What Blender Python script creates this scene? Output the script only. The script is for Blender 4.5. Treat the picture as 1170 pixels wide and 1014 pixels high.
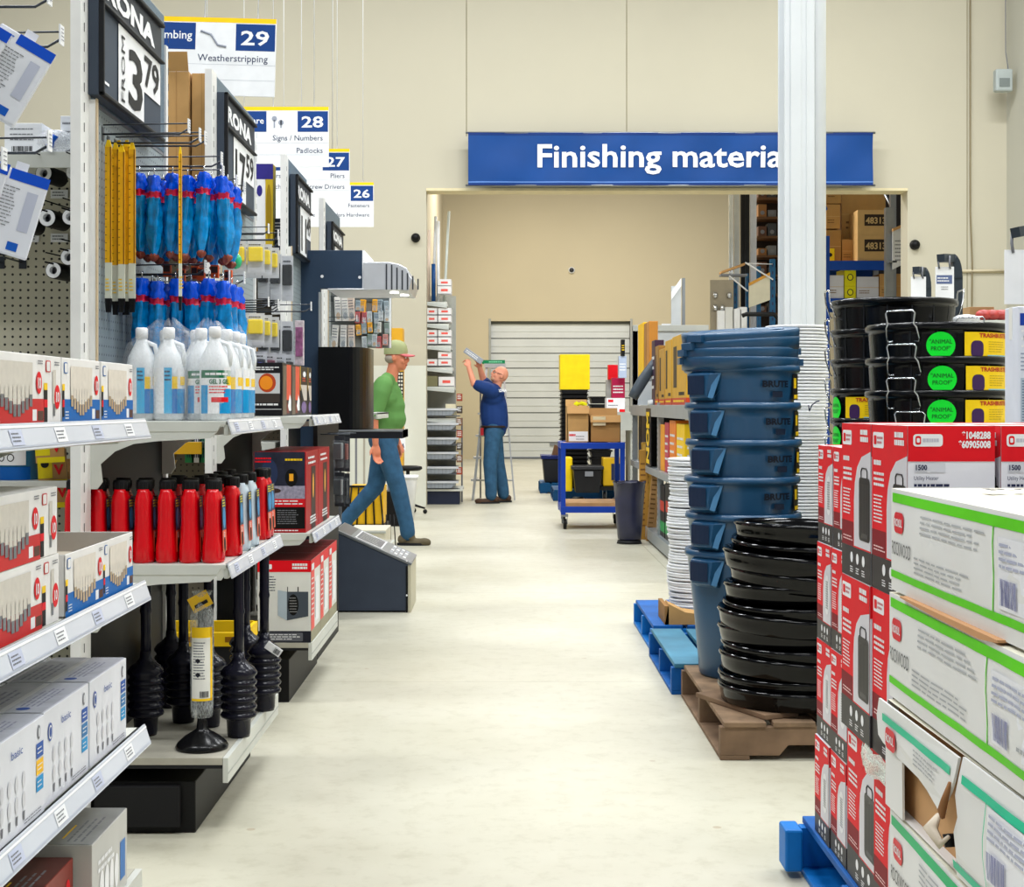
import bpy, math, random
from mathutils import Vector, Matrix
for _o in list(bpy.data.objects): bpy.data.objects.remove(_o)
SC = bpy.context.scene; COL = SC.collection
F = 1700.0; CH = 1.2; VX = 574.0; VY = 463.0      # focal length in pixels, eye height, vanishing point of the aisle
# ---------------- camera, world, lights, exposure
cd = bpy.data.cameras.new('camera'); cam = bpy.data.objects.new('camera', cd); COL.objects.link(cam)
cd.sensor_fit = 'HORIZONTAL'; cd.sensor_width = 36; cd.lens = F/1170*36
cd.shift_x = (585-VX)/1170; cd.shift_y = (VY-507)/1170
cam.location = (0, 0, CH); cam.rotation_euler = (math.pi/2, 0, 0); cd.clip_end = 200; cd.clip_start = .05
SC.camera = cam
w = bpy.data.worlds.new('world'); SC.world = w; w.use_nodes = True
w.node_tree.nodes['Background'].inputs[0].default_value = (0.90, 0.95, 1.0, 1)
w.node_tree.nodes['Background'].inputs[1].default_value = 0.34
def area(name, loc, sx, sy, power, col=(.96, .985, 1), rot=(0, 0, 0)):
    l = bpy.data.lights.new(name, 'AREA'); l.shape = 'RECTANGLE'; l.size = sx; l.size_y = sy; l.energy = power; l.color = col
    o = bpy.data.objects.new(name, l); COL.objects.link(o); o.location = loc; o.rotation_euler = rot; return o
for _y, _e in ((1.0, 270), (5.2, 290), (9.6, 290), (14.0, 300)):
    for _x in (-3.6, 0.6, 4.6):
        area('ceiling_lamp', (_x, _y, 7.4), 2.4, .45, _e)
for _y in (21.5, 28.5):
    area('back_room_lamp', (1.6, _y, 6.6), 4.5, .9, 600, (1, .97, .92))
SC.view_settings.view_transform = 'Standard'; SC.view_settings.look = 'None'
SC.view_settings.exposure = -0.58; SC.view_settings.gamma = 1; SC.view_settings.use_curve_mapping = False
# ---------------- materials
def lin(c):
    c = c/255.0
    return c/12.92 if c <= .04045 else ((c+.055)/1.055)**2.4
_mc = {}
def m(r, g, b, rough=.55, metal=0, var=.05, scale=9, bump=0, coat=0, name=None):
    k = (r, g, b, rough, metal, var, scale, bump, coat)
    if k in _mc: return _mc[k]
    mt = bpy.data.materials.new(name or 'surface'); mt.use_nodes = True; nt = mt.node_tree; N = nt.nodes; L = nt.links
    p = N['Principled BSDF']; p.inputs['Roughness'].default_value = rough; p.inputs['Metallic'].default_value = metal
    if max(r, g, b) < 40: p.inputs['Specular IOR Level'].default_value = .25
    elif not metal and rough >= .4: p.inputs['Specular IOR Level'].default_value = .3
    if coat: p.inputs['Coat Weight'].default_value = coat; p.inputs['Coat Roughness'].default_value = .08
    rgb = (lin(r), lin(g), lin(b))
    tc = N.new('ShaderNodeTexCoord'); nz = N.new('ShaderNodeTexNoise'); nz.inputs['Scale'].default_value = scale; nz.inputs['Detail'].default_value = 4
    cr = N.new('ShaderNodeValToRGB'); L.new(tc.outputs['Object'], nz.inputs['Vector']); L.new(nz.outputs['Fac'], cr.inputs['Fac'])
    cr.color_ramp.elements[0].position = .3; cr.color_ramp.elements[1].position = .7
    cr.color_ramp.elements[0].color = (*[max(0, c*(1-var)) for c in rgb], 1); cr.color_ramp.elements[1].color = (*[min(1, c*(1+var)) for c in rgb], 1)
    L.new(cr.outputs['Color'], p.inputs['Base Color'])
    if bump:
        bp = N.new('ShaderNodeBump'); bp.inputs['Strength'].default_value = bump; bp.inputs['Distance'].default_value = .01
        L.new(nz.outputs['Fac'], bp.inputs['Height']); L.new(bp.outputs['Normal'], p.inputs['Normal'])
    _mc[k] = mt; return mt
def film(r, g, b, alpha, rough=.12):
    k = ('film', r, g, b, alpha, rough)
    if k in _mc: return _mc[k]
    mt = bpy.data.materials.new('clear_film'); mt.use_nodes = True; p = mt.node_tree.nodes['Principled BSDF']
    p.inputs['Base Color'].default_value = (lin(r), lin(g), lin(b), 1); p.inputs['Roughness'].default_value = rough
    nt = mt.node_tree; nz = nt.nodes.new('ShaderNodeTexNoise'); nz.inputs['Scale'].default_value = 30
    mr = nt.nodes.new('ShaderNodeMapRange'); mr.inputs[1].default_value = .4; mr.inputs[2].default_value = .65; mr.inputs[3].default_value = alpha*.6; mr.inputs[4].default_value = alpha*1.6
    nt.links.new(nz.outputs['Fac'], mr.inputs[0]); nt.links.new(mr.outputs[0], p.inputs['Alpha'])
    _mc[k] = mt; return mt
def pegmat(base, hole, ax, pitch=.0254, rad=.0036, name='pegboard', rough=.5):
    mt = bpy.data.materials.new(name); mt.use_nodes = True; nt = mt.node_tree; N = nt.nodes; L = nt.links; p = N['Principled BSDF']
    p.inputs['Roughness'].default_value = rough
    tc = N.new('ShaderNodeTexCoord'); sp = N.new('ShaderNodeSeparateXYZ'); L.new(tc.outputs['Object'], sp.inputs[0]); sq = []
    for a in (ax, 2):
        d = N.new('ShaderNodeMath'); d.operation = 'PINGPONG'; d.inputs[1].default_value = pitch/2; L.new(sp.outputs[a], d.inputs[0])
        e = N.new('ShaderNodeMath'); e.operation = 'MULTIPLY'; L.new(d.outputs[0], e.inputs[0]); L.new(d.outputs[0], e.inputs[1]); sq.append(e)
    s = N.new('ShaderNodeMath'); s.operation = 'ADD'; L.new(sq[0].outputs[0], s.inputs[0]); L.new(sq[1].outputs[0], s.inputs[1])
    c = N.new('ShaderNodeMath'); c.operation = 'LESS_THAN'; c.inputs[1].default_value = rad*rad; L.new(s.outputs[0], c.inputs[0])
    nz = N.new('ShaderNodeTexNoise'); nz.inputs['Scale'].default_value = 3; nz.inputs['Detail'].default_value = 5; L.new(tc.outputs['Object'], nz.inputs['Vector'])
    cr = N.new('ShaderNodeValToRGB'); cr.color_ramp.elements[0].position = .35; cr.color_ramp.elements[1].position = .65; L.new(nz.outputs['Fac'], cr.inputs['Fac'])
    b = [lin(x) for x in base]; cr.color_ramp.elements[0].color = (*[x*.86 for x in b], 1); cr.color_ramp.elements[1].color = (*b, 1)
    mx = N.new('ShaderNodeMix'); mx.data_type = 'RGBA'; L.new(c.outputs[0], mx.inputs['Factor']); L.new(cr.outputs['Color'], mx.inputs['A']); mx.inputs['B'].default_value = (*[lin(x) for x in hole], 1)
    L.new(mx.outputs['Result'], p.inputs['Base Color']); return mt
def emit(r, g, b, s):
    mt = bpy.data.materials.new('lamp_face'); mt.use_nodes = True; p = mt.node_tree.nodes['Principled BSDF']
    p.inputs['Emission Color'].default_value = (lin(r), lin(g), lin(b), 1); p.inputs['Emission Strength'].default_value = s; return mt
WHITE = m(240, 241, 243, .5); BLACK = m(8, 8, 10, .5); DARK = m(26, 27, 30, .5); RED = m(228, 0, 24, .45); GREYT = m(120, 122, 128, .6)
NAVY = m(36, 44, 78, .5); STEEL = m(150, 155, 160, .35, .8); CHROME = m(205, 208, 212, .2, 1); WOODL = m(196, 150, 96, .7, 0, .15)
SHELF = m(205, 207, 200, .4); SHELFD = m(170, 172, 166, .45); CARD = m(190, 148, 92, .75, 0, .08); CARDD = m(150, 110, 62, .8); YEL = m(250, 205, 20, .5)
# ---------------- drawing frames on surfaces
class Fr:
    def __init__(s, o, U, V): s.o = Vector(o); s.U = Vector(U); s.V = Vector(V); s.N = s.U.cross(s.V).normalized(); s.flat = True
    def __call__(s, u, v, off): return s.o + s.U*u + s.V*v + s.N*off
class Cy:                                   # wraps round a vertical cylinder or cone; u = arc length, v = height
    def __init__(s, c, r, a0, r1=None, h=1): s.c = Vector(c); s.r = r; s.a = a0; s.r1 = r if r1 is None else r1; s.h = h; s.flat = False
    def __call__(s, u, v, off):
        r = s.r + (s.r1-s.r)*v/s.h + off; a = s.a + u/s.r
        return s.c + Vector((r*math.cos(a), r*math.sin(a), v))
def faces(x0, x1, y0, y1, z0, z1):
    return {'-y': Fr((x0, y0, z0), (1, 0, 0), (0, 0, 1)), '+x': Fr((x1, y0, z0), (0, 1, 0), (0, 0, 1)), '-x': Fr((x0, y1, z0), (0, -1, 0), (0, 0, 1)),
            '+z': Fr((x0, y0, z1), (1, 0, 0), (0, 1, 0)), '+y': Fr((x1, y1, z0), (-1, 0, 0), (0, 0, 1))}
_tx = {}
def textdata(s, bold):
    k = (s, bold)
    if k in _tx: return _tx[k]
    cu = bpy.data.curves.new('t', 'FONT'); cu.body = s; cu.offset = bold; cu.resolution_u = 2; cu.size = 1
    ob = bpy.data.objects.new('t', cu); COL.objects.link(ob); dg = bpy.context.evaluated_depsgraph_get(); dg.update()
    me = bpy.data.meshes.new_from_object(ob.evaluated_get(dg))
    vs = [(v.co.x, v.co.y) for v in me.vertices]; fs = [tuple(p.vertices) for p in me.polygons]
    bpy.data.objects.remove(ob); bpy.data.curves.remove(cu); bpy.data.meshes.remove(me)
    x0 = min(v[0] for v in vs); x1 = max(v[0] for v in vs)
    _tx[k] = ([((x-x0), y) for x, y in vs], fs, x1-x0); return _tx[k]
class MB:
    def __init__(s): s.v = []; s.f = []; s.mi = []; s.sm = []; s.mats = []; s.M = None
    def idx(s, mt):
        if mt not in s.mats: s.mats.append(mt)
        return s.mats.index(mt)
    def add(s, vs, fs, mt, sm=False):
        b = len(s.v); M = s.M
        s.v += [(M @ Vector(v) if M is not None else Vector(v)) for v in vs]; i = s.idx(mt)
        for f in fs: s.f.append([b+k for k in f]); s.mi.append(i); s.sm.append(sm)
        return s
    def box(s, x0, x1, y0, y1, z0, z1, mt):
        return s.add([(x0, y0, z0), (x1, y0, z0), (x1, y1, z0), (x0, y1, z0), (x0, y0, z1), (x1, y0, z1), (x1, y1, z1), (x0, y1, z1)],
                     [(0, 3, 2, 1), (4, 5, 6, 7), (0, 1, 5, 4), (1, 2, 6, 5), (2, 3, 7, 6), (3, 0, 4, 7)], mt)
    def grid(s, fr, u0, v0, u1, v1, mt, off=.0008, nu=1, nv=1, sm=False):
        vs = [fr(u0+(u1-u0)*i/nu, v0+(v1-v0)*j/nv, off) for j in range(nv+1) for i in range(nu+1)]
        return s.add(vs, [(j*(nu+1)+i, j*(nu+1)+i+1, (j+1)*(nu+1)+i+1, (j+1)*(nu+1)+i) for j in range(nv) for i in range(nu)], mt, sm)
    def rect(s, fr, u0, v0, u1, v1, mt, off=.0008):
        n = 1 if fr.flat else max(1, int(abs(u1-u0)/fr.r/.12)+1)
        nv = int(abs(v1-v0)/fr.dv)+1 if hasattr(fr, 'dv') else 1
        return s.grid(fr, u0, v0, u1, v1, mt, off, n, nv)
    def poly(s, fr, pts, mt, off=.0008): return s.add([fr(u, v, off) for u, v in pts], [tuple(range(len(pts)))], mt)
    def disc(s, fr, u, v, ru, rv, mt, off=.0012, n=20):
        if fr.flat: return s.poly(fr, [(u+ru*math.cos(2*math.pi*i/n), v+rv*math.sin(2*math.pi*i/n)) for i in range(n)], mt, off)
        for i in range(n//2):                                     # vertical strips so that it bends with the surface
            a0 = math.pi*i/(n//2); a1 = math.pi*(i+1)/(n//2)
            s.add([fr(u-ru*math.cos(a0), v-rv*math.sin(a0), off), fr(u-ru*math.cos(a1), v-rv*math.sin(a1), off), fr(u-ru*math.cos(a1), v+rv*math.sin(a1), off), fr(u-ru*math.cos(a0), v+rv*math.sin(a0), off)], [(0, 1, 2, 3)], mt)
        return s
    def rr(s, fr, u0, v0, u1, v1, r, mt, off=.001):
        pts = []
        for cx, cy, a in ((u1-r, v0+r, -90), (u1-r, v1-r, 0), (u0+r, v1-r, 90), (u0+r, v0+r, 180)):
            for k in range(5): t = math.radians(a+k*22.5); pts.append((cx+r*math.cos(t), cy+r*math.sin(t)))
        return s.poly(fr, pts, mt, off)
    def text(s, fr, t, u, v, h, mt, w=None, off=.0016, bold=0.0, al='l', rot=0):
        vs, fs, tw = textdata(t, bold); k = h/.73; kx = (w/tw) if w else k
        if al == 'c': u -= tw*kx/2
        if al == 'r': u -= tw*kx
        if rot: return s.add([fr(u-y*k, v+x*kx, off) for x, y in vs], fs, mt)
        return s.add([fr(u+x*kx, v+y*k, off) for x, y in vs], fs, mt)
    def lines(s, fr, u0, v0, u1, v1, n, mt, seed=1, fill=.45, off=.0012):
        R = random.Random(seed); p = (v1-v0)/n
        for i in range(n):
            vv = v1-(i+1)*p + p*(1-fill)/2; u = u0; e = u1-(u1-u0)*R.random()*.25
            while u < e:
                l = min((u1-u0)*R.uniform(.06, .2), e-u); s.rect(fr, u, vv, u+l, vv+p*fill, mt, off); u += l+(u1-u0)*.025
        return s
    def bars(s, fr, u0, v0, u1, v1, mt, seed=3, off=.0014):
        R = random.Random(seed); u = u0
        while u < u1:
            l = (u1-u0)*R.choice((.02, .03, .05)); s.rect(fr, u, v0, min(u+l, u1), v1, mt, off); u += l+(u1-u0)*R.choice((.02, .03, .04))
        return s
    def tube(s, pts, r, mt, n=8, cap=True, sq=None, sm=True):
        pts = [Vector(p) for p in pts]; k = len(pts); rs = r if isinstance(r, (list, tuple)) else [r]*k; vs = []; up = None
        for i, p in enumerate(pts):
            t = (pts[min(i+1, k-1)]-pts[max(i-1, 0)]).normalized()
            if up is None: up = Vector((0, 0, 1)) if abs(t.z) < .9 else Vector((0, 1, 0))
            a = t.cross(up).normalized(); b = a.cross(t).normalized(); up = b
            qx, qy = sq[i] if sq else (1, 1)
            for j in range(n):
                th = 2*math.pi*(j+.5)/n; vs.append(p + a*math.cos(th)*rs[i]*qx + b*math.sin(th)*rs[i]*qy)
        fs = [(i*n+j, i*n+(j+1) % n, (i+1)*n+(j+1) % n, (i+1)*n+j) for i in range(k-1) for j in range(n)]
        if cap: fs += [tuple(range(n-1, -1, -1)), tuple(range((k-1)*n, k*n))]
        return s.add(vs, fs, mt, sm)
    def lathe(s, prof, mt, n=32, c=(0, 0), sx=1, sy=1, sm=True, sup=None, caps=True):
        vs = []
        for r, z in prof:
            for j in range(n):
                a = 2*math.pi*j/n; ca, sa = math.cos(a), math.sin(a)
                if sup: ca = math.copysign(abs(ca)**sup, ca); sa = math.copysign(abs(sa)**sup, sa)
                vs.append((c[0]+r*sx*ca, c[1]+r*sy*sa, z))
        fs = [(i*n+j, i*n+(j+1) % n, (i+1)*n+(j+1) % n, (i+1)*n+j) for i in range(len(prof)-1) for j in range(n)]
        if caps and prof[0][0] > 1e-5: fs.append(tuple(range(n-1, -1, -1)))
        if caps and prof[-1][0] > 1e-5: fs.append(tuple(range((len(prof)-1)*n, len(prof)*n)))
        return s.add(vs, fs, mt, sm)
    def ell(s, c, rx, ry, rz, mt, n=16, rot=None):
        vs = []; k = n//2
        for i in range(k+1):
            t = math.pi*i/k-math.pi/2
            for j in range(n):
                a = 2*math.pi*j/n; q = Vector((rx*math.cos(t)*math.cos(a), ry*math.cos(t)*math.sin(a), rz*math.sin(t)))
                if rot is not None: q = rot @ q
                vs.append(Vector(c)+q)
        return s.add(vs, [(i*n+j, i*n+(j+1) % n, (i+1)*n+(j+1) % n, (i+1)*n+j) for i in range(k) for j in range(n)], mt, True)
    def prism(s, pts, ax, a, b, mt, sm=False):                    # polygon in the plane across axis ax, extruded from a to b
        def P3(p, t): return {'x': (t, p[0], p[1]), 'y': (p[0], t, p[1]), 'z': (p[0], p[1], t)}[ax]
        n = len(pts); vs = [P3(p, a) for p in pts]+[P3(p, b) for p in pts]
        return s.add(vs, [tuple(range(n-1, -1, -1)), tuple(range(n, 2*n))]+[(i, (i+1) % n, n+(i+1) % n, n+i) for i in range(n)], mt, sm)
    def build(s, name, parent=None, loc=None, rot=None, bev=0, sub=0):
        me = bpy.data.meshes.new(name); me.from_pydata([tuple(v) for v in s.v], [], s.f)
        for mt in s.mats: me.materials.append(mt)
        me.polygons.foreach_set('material_index', s.mi); me.polygons.foreach_set('use_smooth', s.sm); me.update()
        o = bpy.data.objects.new(name, me); COL.objects.link(o)
        if parent is not None: o.parent = parent
        if loc is not None: o.location = loc
        if rot is not None: o.rotation_euler = rot
        if bev:
            b = o.modifiers.new('bevel', 'BEVEL'); b.width = bev; b.segments = 2; b.limit_method = 'ANGLE'; b.angle_limit = math.radians(50); b.use_clamp_overlap = True
        if sub: q = o.modifiers.new('subsurf', 'SUBSURF'); q.levels = q.render_levels = sub
        return o
def tag(o, label, cat, group=None):
    o['label'] = label; o['category'] = cat
    if group: o['group'] = group
    return o
def thing(name, label, cat, loc=(0, 0, 0), rot=(0, 0, 0), group=None):
    o = bpy.data.objects.new(name, None); COL.objects.link(o); o.location = loc; o.rotation_euler = rot; o.empty_display_size = .05
    return tag(o, label, cat, group)
def struct(mb, name, **k): o = mb.build(name, **k); o['kind'] = 'structure'; return o
def dup(root, loc, rot=None, label=None, group=None, scale=None):
    r = root.copy(); COL.objects.link(r); r.location = loc
    if rot is not None: r.rotation_euler = rot
    if scale is not None: r.scale = scale
    if label: r['label'] = label
    if group: r['group'] = group
    for ch in list(root.children):
        c = ch.copy(); COL.objects.link(c); c.parent = r
        for g in list(ch.children):
            d = g.copy(); COL.objects.link(d); d.parent = c
    return r
def X(px, d): return (px-VX)*d/F
def Z(py, d): return CH-(py-VY)*d/F
ORD = ['first', 'second', 'third', 'fourth', 'fifth', 'sixth', 'seventh', 'eighth', 'ninth', 'tenth', 'eleventh', 'twelfth', 'thirteenth', 'fourteenth', 'fifteenth', 'sixteenth']
rot90 = math.pi/2
# ---------------- the setting
def floormat():
    mt = bpy.data.materials.new('polished_floor'); mt.use_nodes = True; nt = mt.node_tree; N = nt.nodes; L = nt.links; p = N['Principled BSDF']
    tc = N.new('ShaderNodeTexCoord')
    def noise(sc, det, rough=.6):
        n = N.new('ShaderNodeTexNoise'); n.inputs['Scale'].default_value = sc; n.inputs['Detail'].default_value = det; n.inputs['Roughness'].default_value = rough; L.new(tc.outputs['Object'], n.inputs['Vector']); return n
    a = noise(.8, 6); r = N.new('ShaderNodeValToRGB'); L.new(a.outputs['Fac'], r.inputs['Fac'])
    r.color_ramp.elements[0].position = .3; r.color_ramp.elements[0].color = (lin(184), lin(180), lin(160), 1)
    r.color_ramp.elements[1].position = .68; r.color_ramp.elements[1].color = (lin(203), lin(200), lin(183), 1)
    b = noise(14, 8, .7); r2 = N.new('ShaderNodeValToRGB'); L.new(b.outputs['Fac'], r2.inputs['Fac'])
    r2.color_ramp.elements[0].position = .30; r2.color_ramp.elements[0].color = (.86, .85, .82, 1); r2.color_ramp.elements[1].position = .5; r2.color_ramp.elements[1].color = (1, 1, 1, 1)
    mu = N.new('ShaderNodeMix'); mu.data_type = 'RGBA'; mu.blend_type = 'MULTIPLY'; mu.inputs['Factor'].default_value = 1
    L.new(r.outputs['Color'], mu.inputs['A']); L.new(r2.outputs['Color'], mu.inputs['B'])
    br = N.new('ShaderNodeTexBrick'); br.offset = 0; br.inputs['Scale'].default_value = 1; br.inputs['Brick Width'].default_value = 3.4; br.inputs['Row Height'].default_value = 3.05
    br.inputs['Mortar Size'].default_value = .0025; br.inputs['Color1'].default_value = br.inputs['Color2'].default_value = (1, 1, 1, 1); br.inputs['Mortar'].default_value = (.5, .47, .4, 1)
    mp = N.new('ShaderNodeMapping'); mp.inputs['Location'].default_value = (2.2, -.35, 0); L.new(tc.outputs['Object'], mp.inputs[0]); L.new(mp.outputs[0], br.inputs['Vector'])
    m2 = N.new('ShaderNodeMix'); m2.data_type = 'RGBA'; m2.blend_type = 'MULTIPLY'; m2.inputs['Factor'].default_value = 1
    L.new(mu.outputs['Result'], m2.inputs['A']); L.new(br.outputs['Color'], m2.inputs['B'])
    vo = N.new('ShaderNodeTexVoronoi'); vo.feature = 'F1'; vo.inputs['Scale'].default_value = 2.2; L.new(tc.outputs['Object'], vo.inputs['Vector'])
    sp = N.new('ShaderNodeMath'); sp.operation = 'GREATER_THAN'; sp.inputs[1].default_value = .028; L.new(vo.outputs['Distance'], sp.inputs[0])
    m3 = N.new('ShaderNodeMix'); m3.data_type = 'RGBA'; L.new(sp.outputs[0], m3.inputs['Factor']); m3.inputs['A'].default_value = (.42, .36, .26, 1); L.new(m2.outputs['Result'], m3.inputs['B'])
    L.new(m3.outputs['Result'], p.inputs['Base Color'])
    q = noise(5, 4); mr = N.new('ShaderNodeMapRange'); mr.inputs[3].default_value = .28; mr.inputs[4].default_value = .5; L.new(q.outputs['Fac'], mr.inputs[0]); L.new(mr.outputs[0], p.inputs['Roughness'])
    p.inputs['Specular IOR Level'].default_value = .4
    return mt
FLOOR = floormat()
WALLM = m(196, 190, 170, .85, 0, .03, .6); WALLI = m(206, 194, 164, .85, 0, .03, .6); WALLW = m(222, 224, 212, .8, 0, .04, 2); GROOVE = m(150, 142, 118, .9); WALLR = m(192, 190, 176, .85, 0, .03, .6)
YW = 17.7; YF = 32.9; OX0 = -.906; OX1 = 4.82; OZ = 3.78
b = MB(); b.box(-12, 12, -4, 34, -.1, 0, FLOOR); struct(b, 'floor')
b = MB(); b.box(-12, OX0, YW, YW+.3, 0, 9, WALLM).box(OX0, OX1, YW, YW+.3, OZ, 9, WALLM).box(OX1, 6.35, YW, YW+.3, 0, 9, WALLM)
b.box(-12, OX0-.002, YW-.006, YW, 0, 1.67, WALLW)
for gx in (X(380, YW), X(533, YW), X(716, YW), X(1105, YW)): b.box(gx-.006, gx+.006, YW-.002, YW, OZ+.62 if OX0 < gx < OX1 else 0, 9, GROOVE)
struct(b, 'wall_back')
b = MB(); b.box(6.0, 6.3, -2, YW, 0, 9, WALLR); struct(b, 'wall_right')
DX0 = X(561, YF); DX1 = X(720, YF); DZ = Z(367, YF)
b = MB(); b.box(-1.6, DX0, YF, YF+.3, 0, 8, WALLI).box(DX1, 9, YF, YF+.3, 0, 8, WALLI).box(DX0, DX1, YF, YF+.3, DZ, 8, WALLI); struct(b, 'wall_far')
b = MB(); b.box(-1.6, -1.31, YW+.3, YF, 0, 8, WALLI); struct(b, 'wall_left')
b = MB(); DOOR = m(216, 220, 218, .45, .1, .04, 2); DOORG = m(112, 116, 112, .6)
z = .05; i = 0
while z < DZ-.1:
    h = .33; b.box(DX0, DX1, YF+.12, YF+.15, z, min(z+h-.025, DZ-.02), DOOR)
    b.box(DX0, DX1, YF+.135, YF+.15, z+h-.025, min(z+h, DZ-.02), DOORG); b.box(DX0, DX1, YF+.11, YF+.12, z+.14, z+.16, DOOR); z += h
b.box(DX0, DX1, YF+.13, YF+.16, DZ-.14, DZ, DOORG)  # grey strip paints the shadow line along the top of the door
d1 = struct(b, 'door_1'); b = MB(); b.box(DX0-.05, DX0, YF-.02, YF+.14, 0, DZ+.05, SHELFD).box(DX1, DX1+.05, YF-.02, YF+.14, 0, DZ+.05, SHELFD); b.build('door_track', d1)
b = MB(); b.box(DX0+1.3, DX0+1.5, YF+.09, YF+.11, .3, .36, STEEL); b.build('door_handle', d1)
b = MB(); b.box(OX0, OX1, YW-.012, YW+.31, OZ-.03, OZ, m(226, 214, 176, .7)); struct(b, 'trim_1')
# ---------------- column and pipe
dcol = 9.0; PAINT = m(222, 226, 228, .35, 0, .03, 3)
xa, xb = X(889, dcol+.21)+.0, X(931, dcol)
t = thing('steel_column', 'white painted steel column in front of the blue banner', 'column', (0, dcol, 0))
b = MB(); b.box(xa, xb, 0, .02, 0, 9, PAINT).box(xa, xb, .2, .22, 0, 9, PAINT).box((xa+xb)/2-.008, (xa+xb)/2+.008, .02, .2, 0, 9, PAINT); b.build('beam', t, bev=.006)
b = MB(); b.box(xa+.035, xa+.10, -.012, 0, 0, 9, PAINT).box(xa+.13, xa+.14, -.006, 0, 0, 9, PAINT); b.build('cover_strip', t, bev=.005)
b = MB(); b.box(xa-.05, xb+.05, -.05, .27, 0, .03, PAINT); b.build('base_plate', t, bev=.004)
px_ = X(937, dcol); t = thing('drain_pipe', 'white vertical drain pipe running beside the steel column', 'pipe', (px_, dcol+.05, 0))
b = MB(); b.lathe([(.046, 0), (.046, 9)], PAINT, 20); b.build('pipe', t)
b = MB(); b.box(-.075, -.04, -.03, .03, Z(325, dcol), Z(298, dcol), PAINT); b.build('bracket', t, bev=.004)
# ---------------- banner
t = thing('banner', 'long blue fabric banner reading Finishing materials over the opening', 'banner', (X(535, 17.5), 17.5, Z(212, 17.5)))
bw = X(997, 17.5)-X(535, 17.5); bh = Z(152, 17.5)-Z(212, 17.5); BLUE = m(0, 64, 134, .6, 0, .1, 2); BLUED = m(0, 44, 112, .6)
b = MB(); nx, nz_ = 60, 8
def bf(u, v, off=0): return Vector((u, -.02-.012*math.sin(u*3.1+v*5)*math.sin(v/bh*3.1)-.008*math.sin(u*7-v*9)-off, v))
bf.flat = False; bf.r = 1.5
class BF: flat = False; r = 2.0
BF.__call__ = lambda s, u, v, off: bf(u, v, off)
bfr = BF()
b.grid(bfr, 0, 0, bw, bh, BLUE, 0, nx, nz_, True); b.grid(bfr, 0, .03, bw, .045, m(90, 130, 200, .5), .002, nx); b.grid(bfr, 0, 0, bw, .02, BLUED, .003, nx); b.grid(bfr, 0, bh-.03, bw, bh, BLUED, .003, nx)
b.build('cloth', t)
b = MB(); u0 = X(614, 17.5)-X(535, 17.5); b.text(bfr, 'Finishing materials', u0, Z(191, 17.5)-Z(212, 17.5), .275, m(238, 242, 248, .5), w=(X(918, 17.5)-X(614, 17.5)), off=.012, bold=.018); b.build('lettering', t)
for k in range(4): b = MB(); b.box(.1+k*(bw-.2)/3-.01, .1+k*(bw-.2)/3+.01, 0, .2, bh-.02, bh, STEEL); b.build('wall_bracket', t)
b = MB()
for zz in (.0, bh): b.tube([(-.03, -.005, zz), (bw+.03, -.005, zz)], .014, STEEL)
b.build('hanging_rod', t)
# ---------------- hanging aisle signs
SY = m(255, 205, 0, .5); SB = m(0, 58, 128, .45); SW = m(236, 238, 240, .5); SN = m(52, 62, 96, .5)
def aisle_sign(num, d, right, top, dept, left, rows, label, roll=0, pic=1):
    t = thing('aisle_sign', label, 'sign', (X(right, d), d, Z(top, d)), (0, roll, 0), 'hanging aisle signs')
    W, H = 1.12, .455; b = MB(); b.box(-W, 0, 0, .012, -H, 0, SW); fr = faces(-W, 0, 0, .012, -H, 0)['-y']
    b.rect(fr, 0, H-.028, W, H, SY); b.rect(fr, W-.235, H-.19, W-.005, H-.034, SB); b.rect(fr, .25, H-.19, W-.47, H-.034, SB)
    b.text(fr, num, W-.205, H-.155, .085, SW, w=.165, bold=.02); b.text(fr, dept, W-.49, H-.128, .05, SW, bold=.01, al='r')
    b.rect(fr, 0, H-.275, W, H-.272, SN if 0 else m(200, 204, 210, .5)); b.rect(fr, 0, H-.365, W, H-.362, m(200, 204, 210, .5))
    for k, s_ in enumerate(left):
        if s_: b.text(fr, s_, W-.60, H-.255-.095*k, .042, SN, al='r')
    for k, s_ in enumerate(rows):
        if s_: b.text(fr, s_, W-.045, H-.255-.095*k, .042, SN, al='r')
    g = m(150, 156, 170, .5)
    if pic == 1:      # pipe fitting drawing
        b.tube([fr(W-.44, H-.08, .003), fr(W-.38, H-.1, .003), fr(W-.34, H-.16, .003), fr(W-.29, H-.17, .003)], .006, g, 6)
    else:
        for k in range(2): b.disc(fr, W-.41+.05*k, H-.09-.03*k, .02, .02, g, .002); b.rect(fr, W-.415+.05*k, H-.16, W-.405+.05*k, H-.1, g, .002)
    b.build('board', t)
    for s_ in (-.11, -.42, -W+.2):
        b = MB(); b.tube([(s_, .006, -.01), (s_, .006, 5.2)], .0035, SW, 6); b.build('wire', t)
aisle_sign('29', 8.7, 316, 22, 'Plumbing', ['Repair'], ['Weatherstripping'], 'white aisle sign numbered 29 reading Plumbing and Weatherstripping', math.radians(1.6))
aisle_sign('28', 11.25, 375.5, 122, 'Hardware', ['Hinges', 'Chains'], ['Signs / Numbers', 'Padlocks'], 'white aisle sign numbered 28 reading Signs / Numbers', 0, 2)
aisle_sign('27', 12.95, 399.5, 170, 'Tools', ['Fasteners', 'Wrench'], ['Pliers', 'Screw Drivers'], 'white aisle sign numbered 27 reading Pliers and Screw Drivers', 0, 2)
aisle_sign('26', 15.2, 427, 208.5, 'Hardware', ['', 'Hardware'], ['Fasteners', 'Builders Hardware'], 'white aisle sign numbered 26, farthest of the hanging row', 0, 2)
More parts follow.
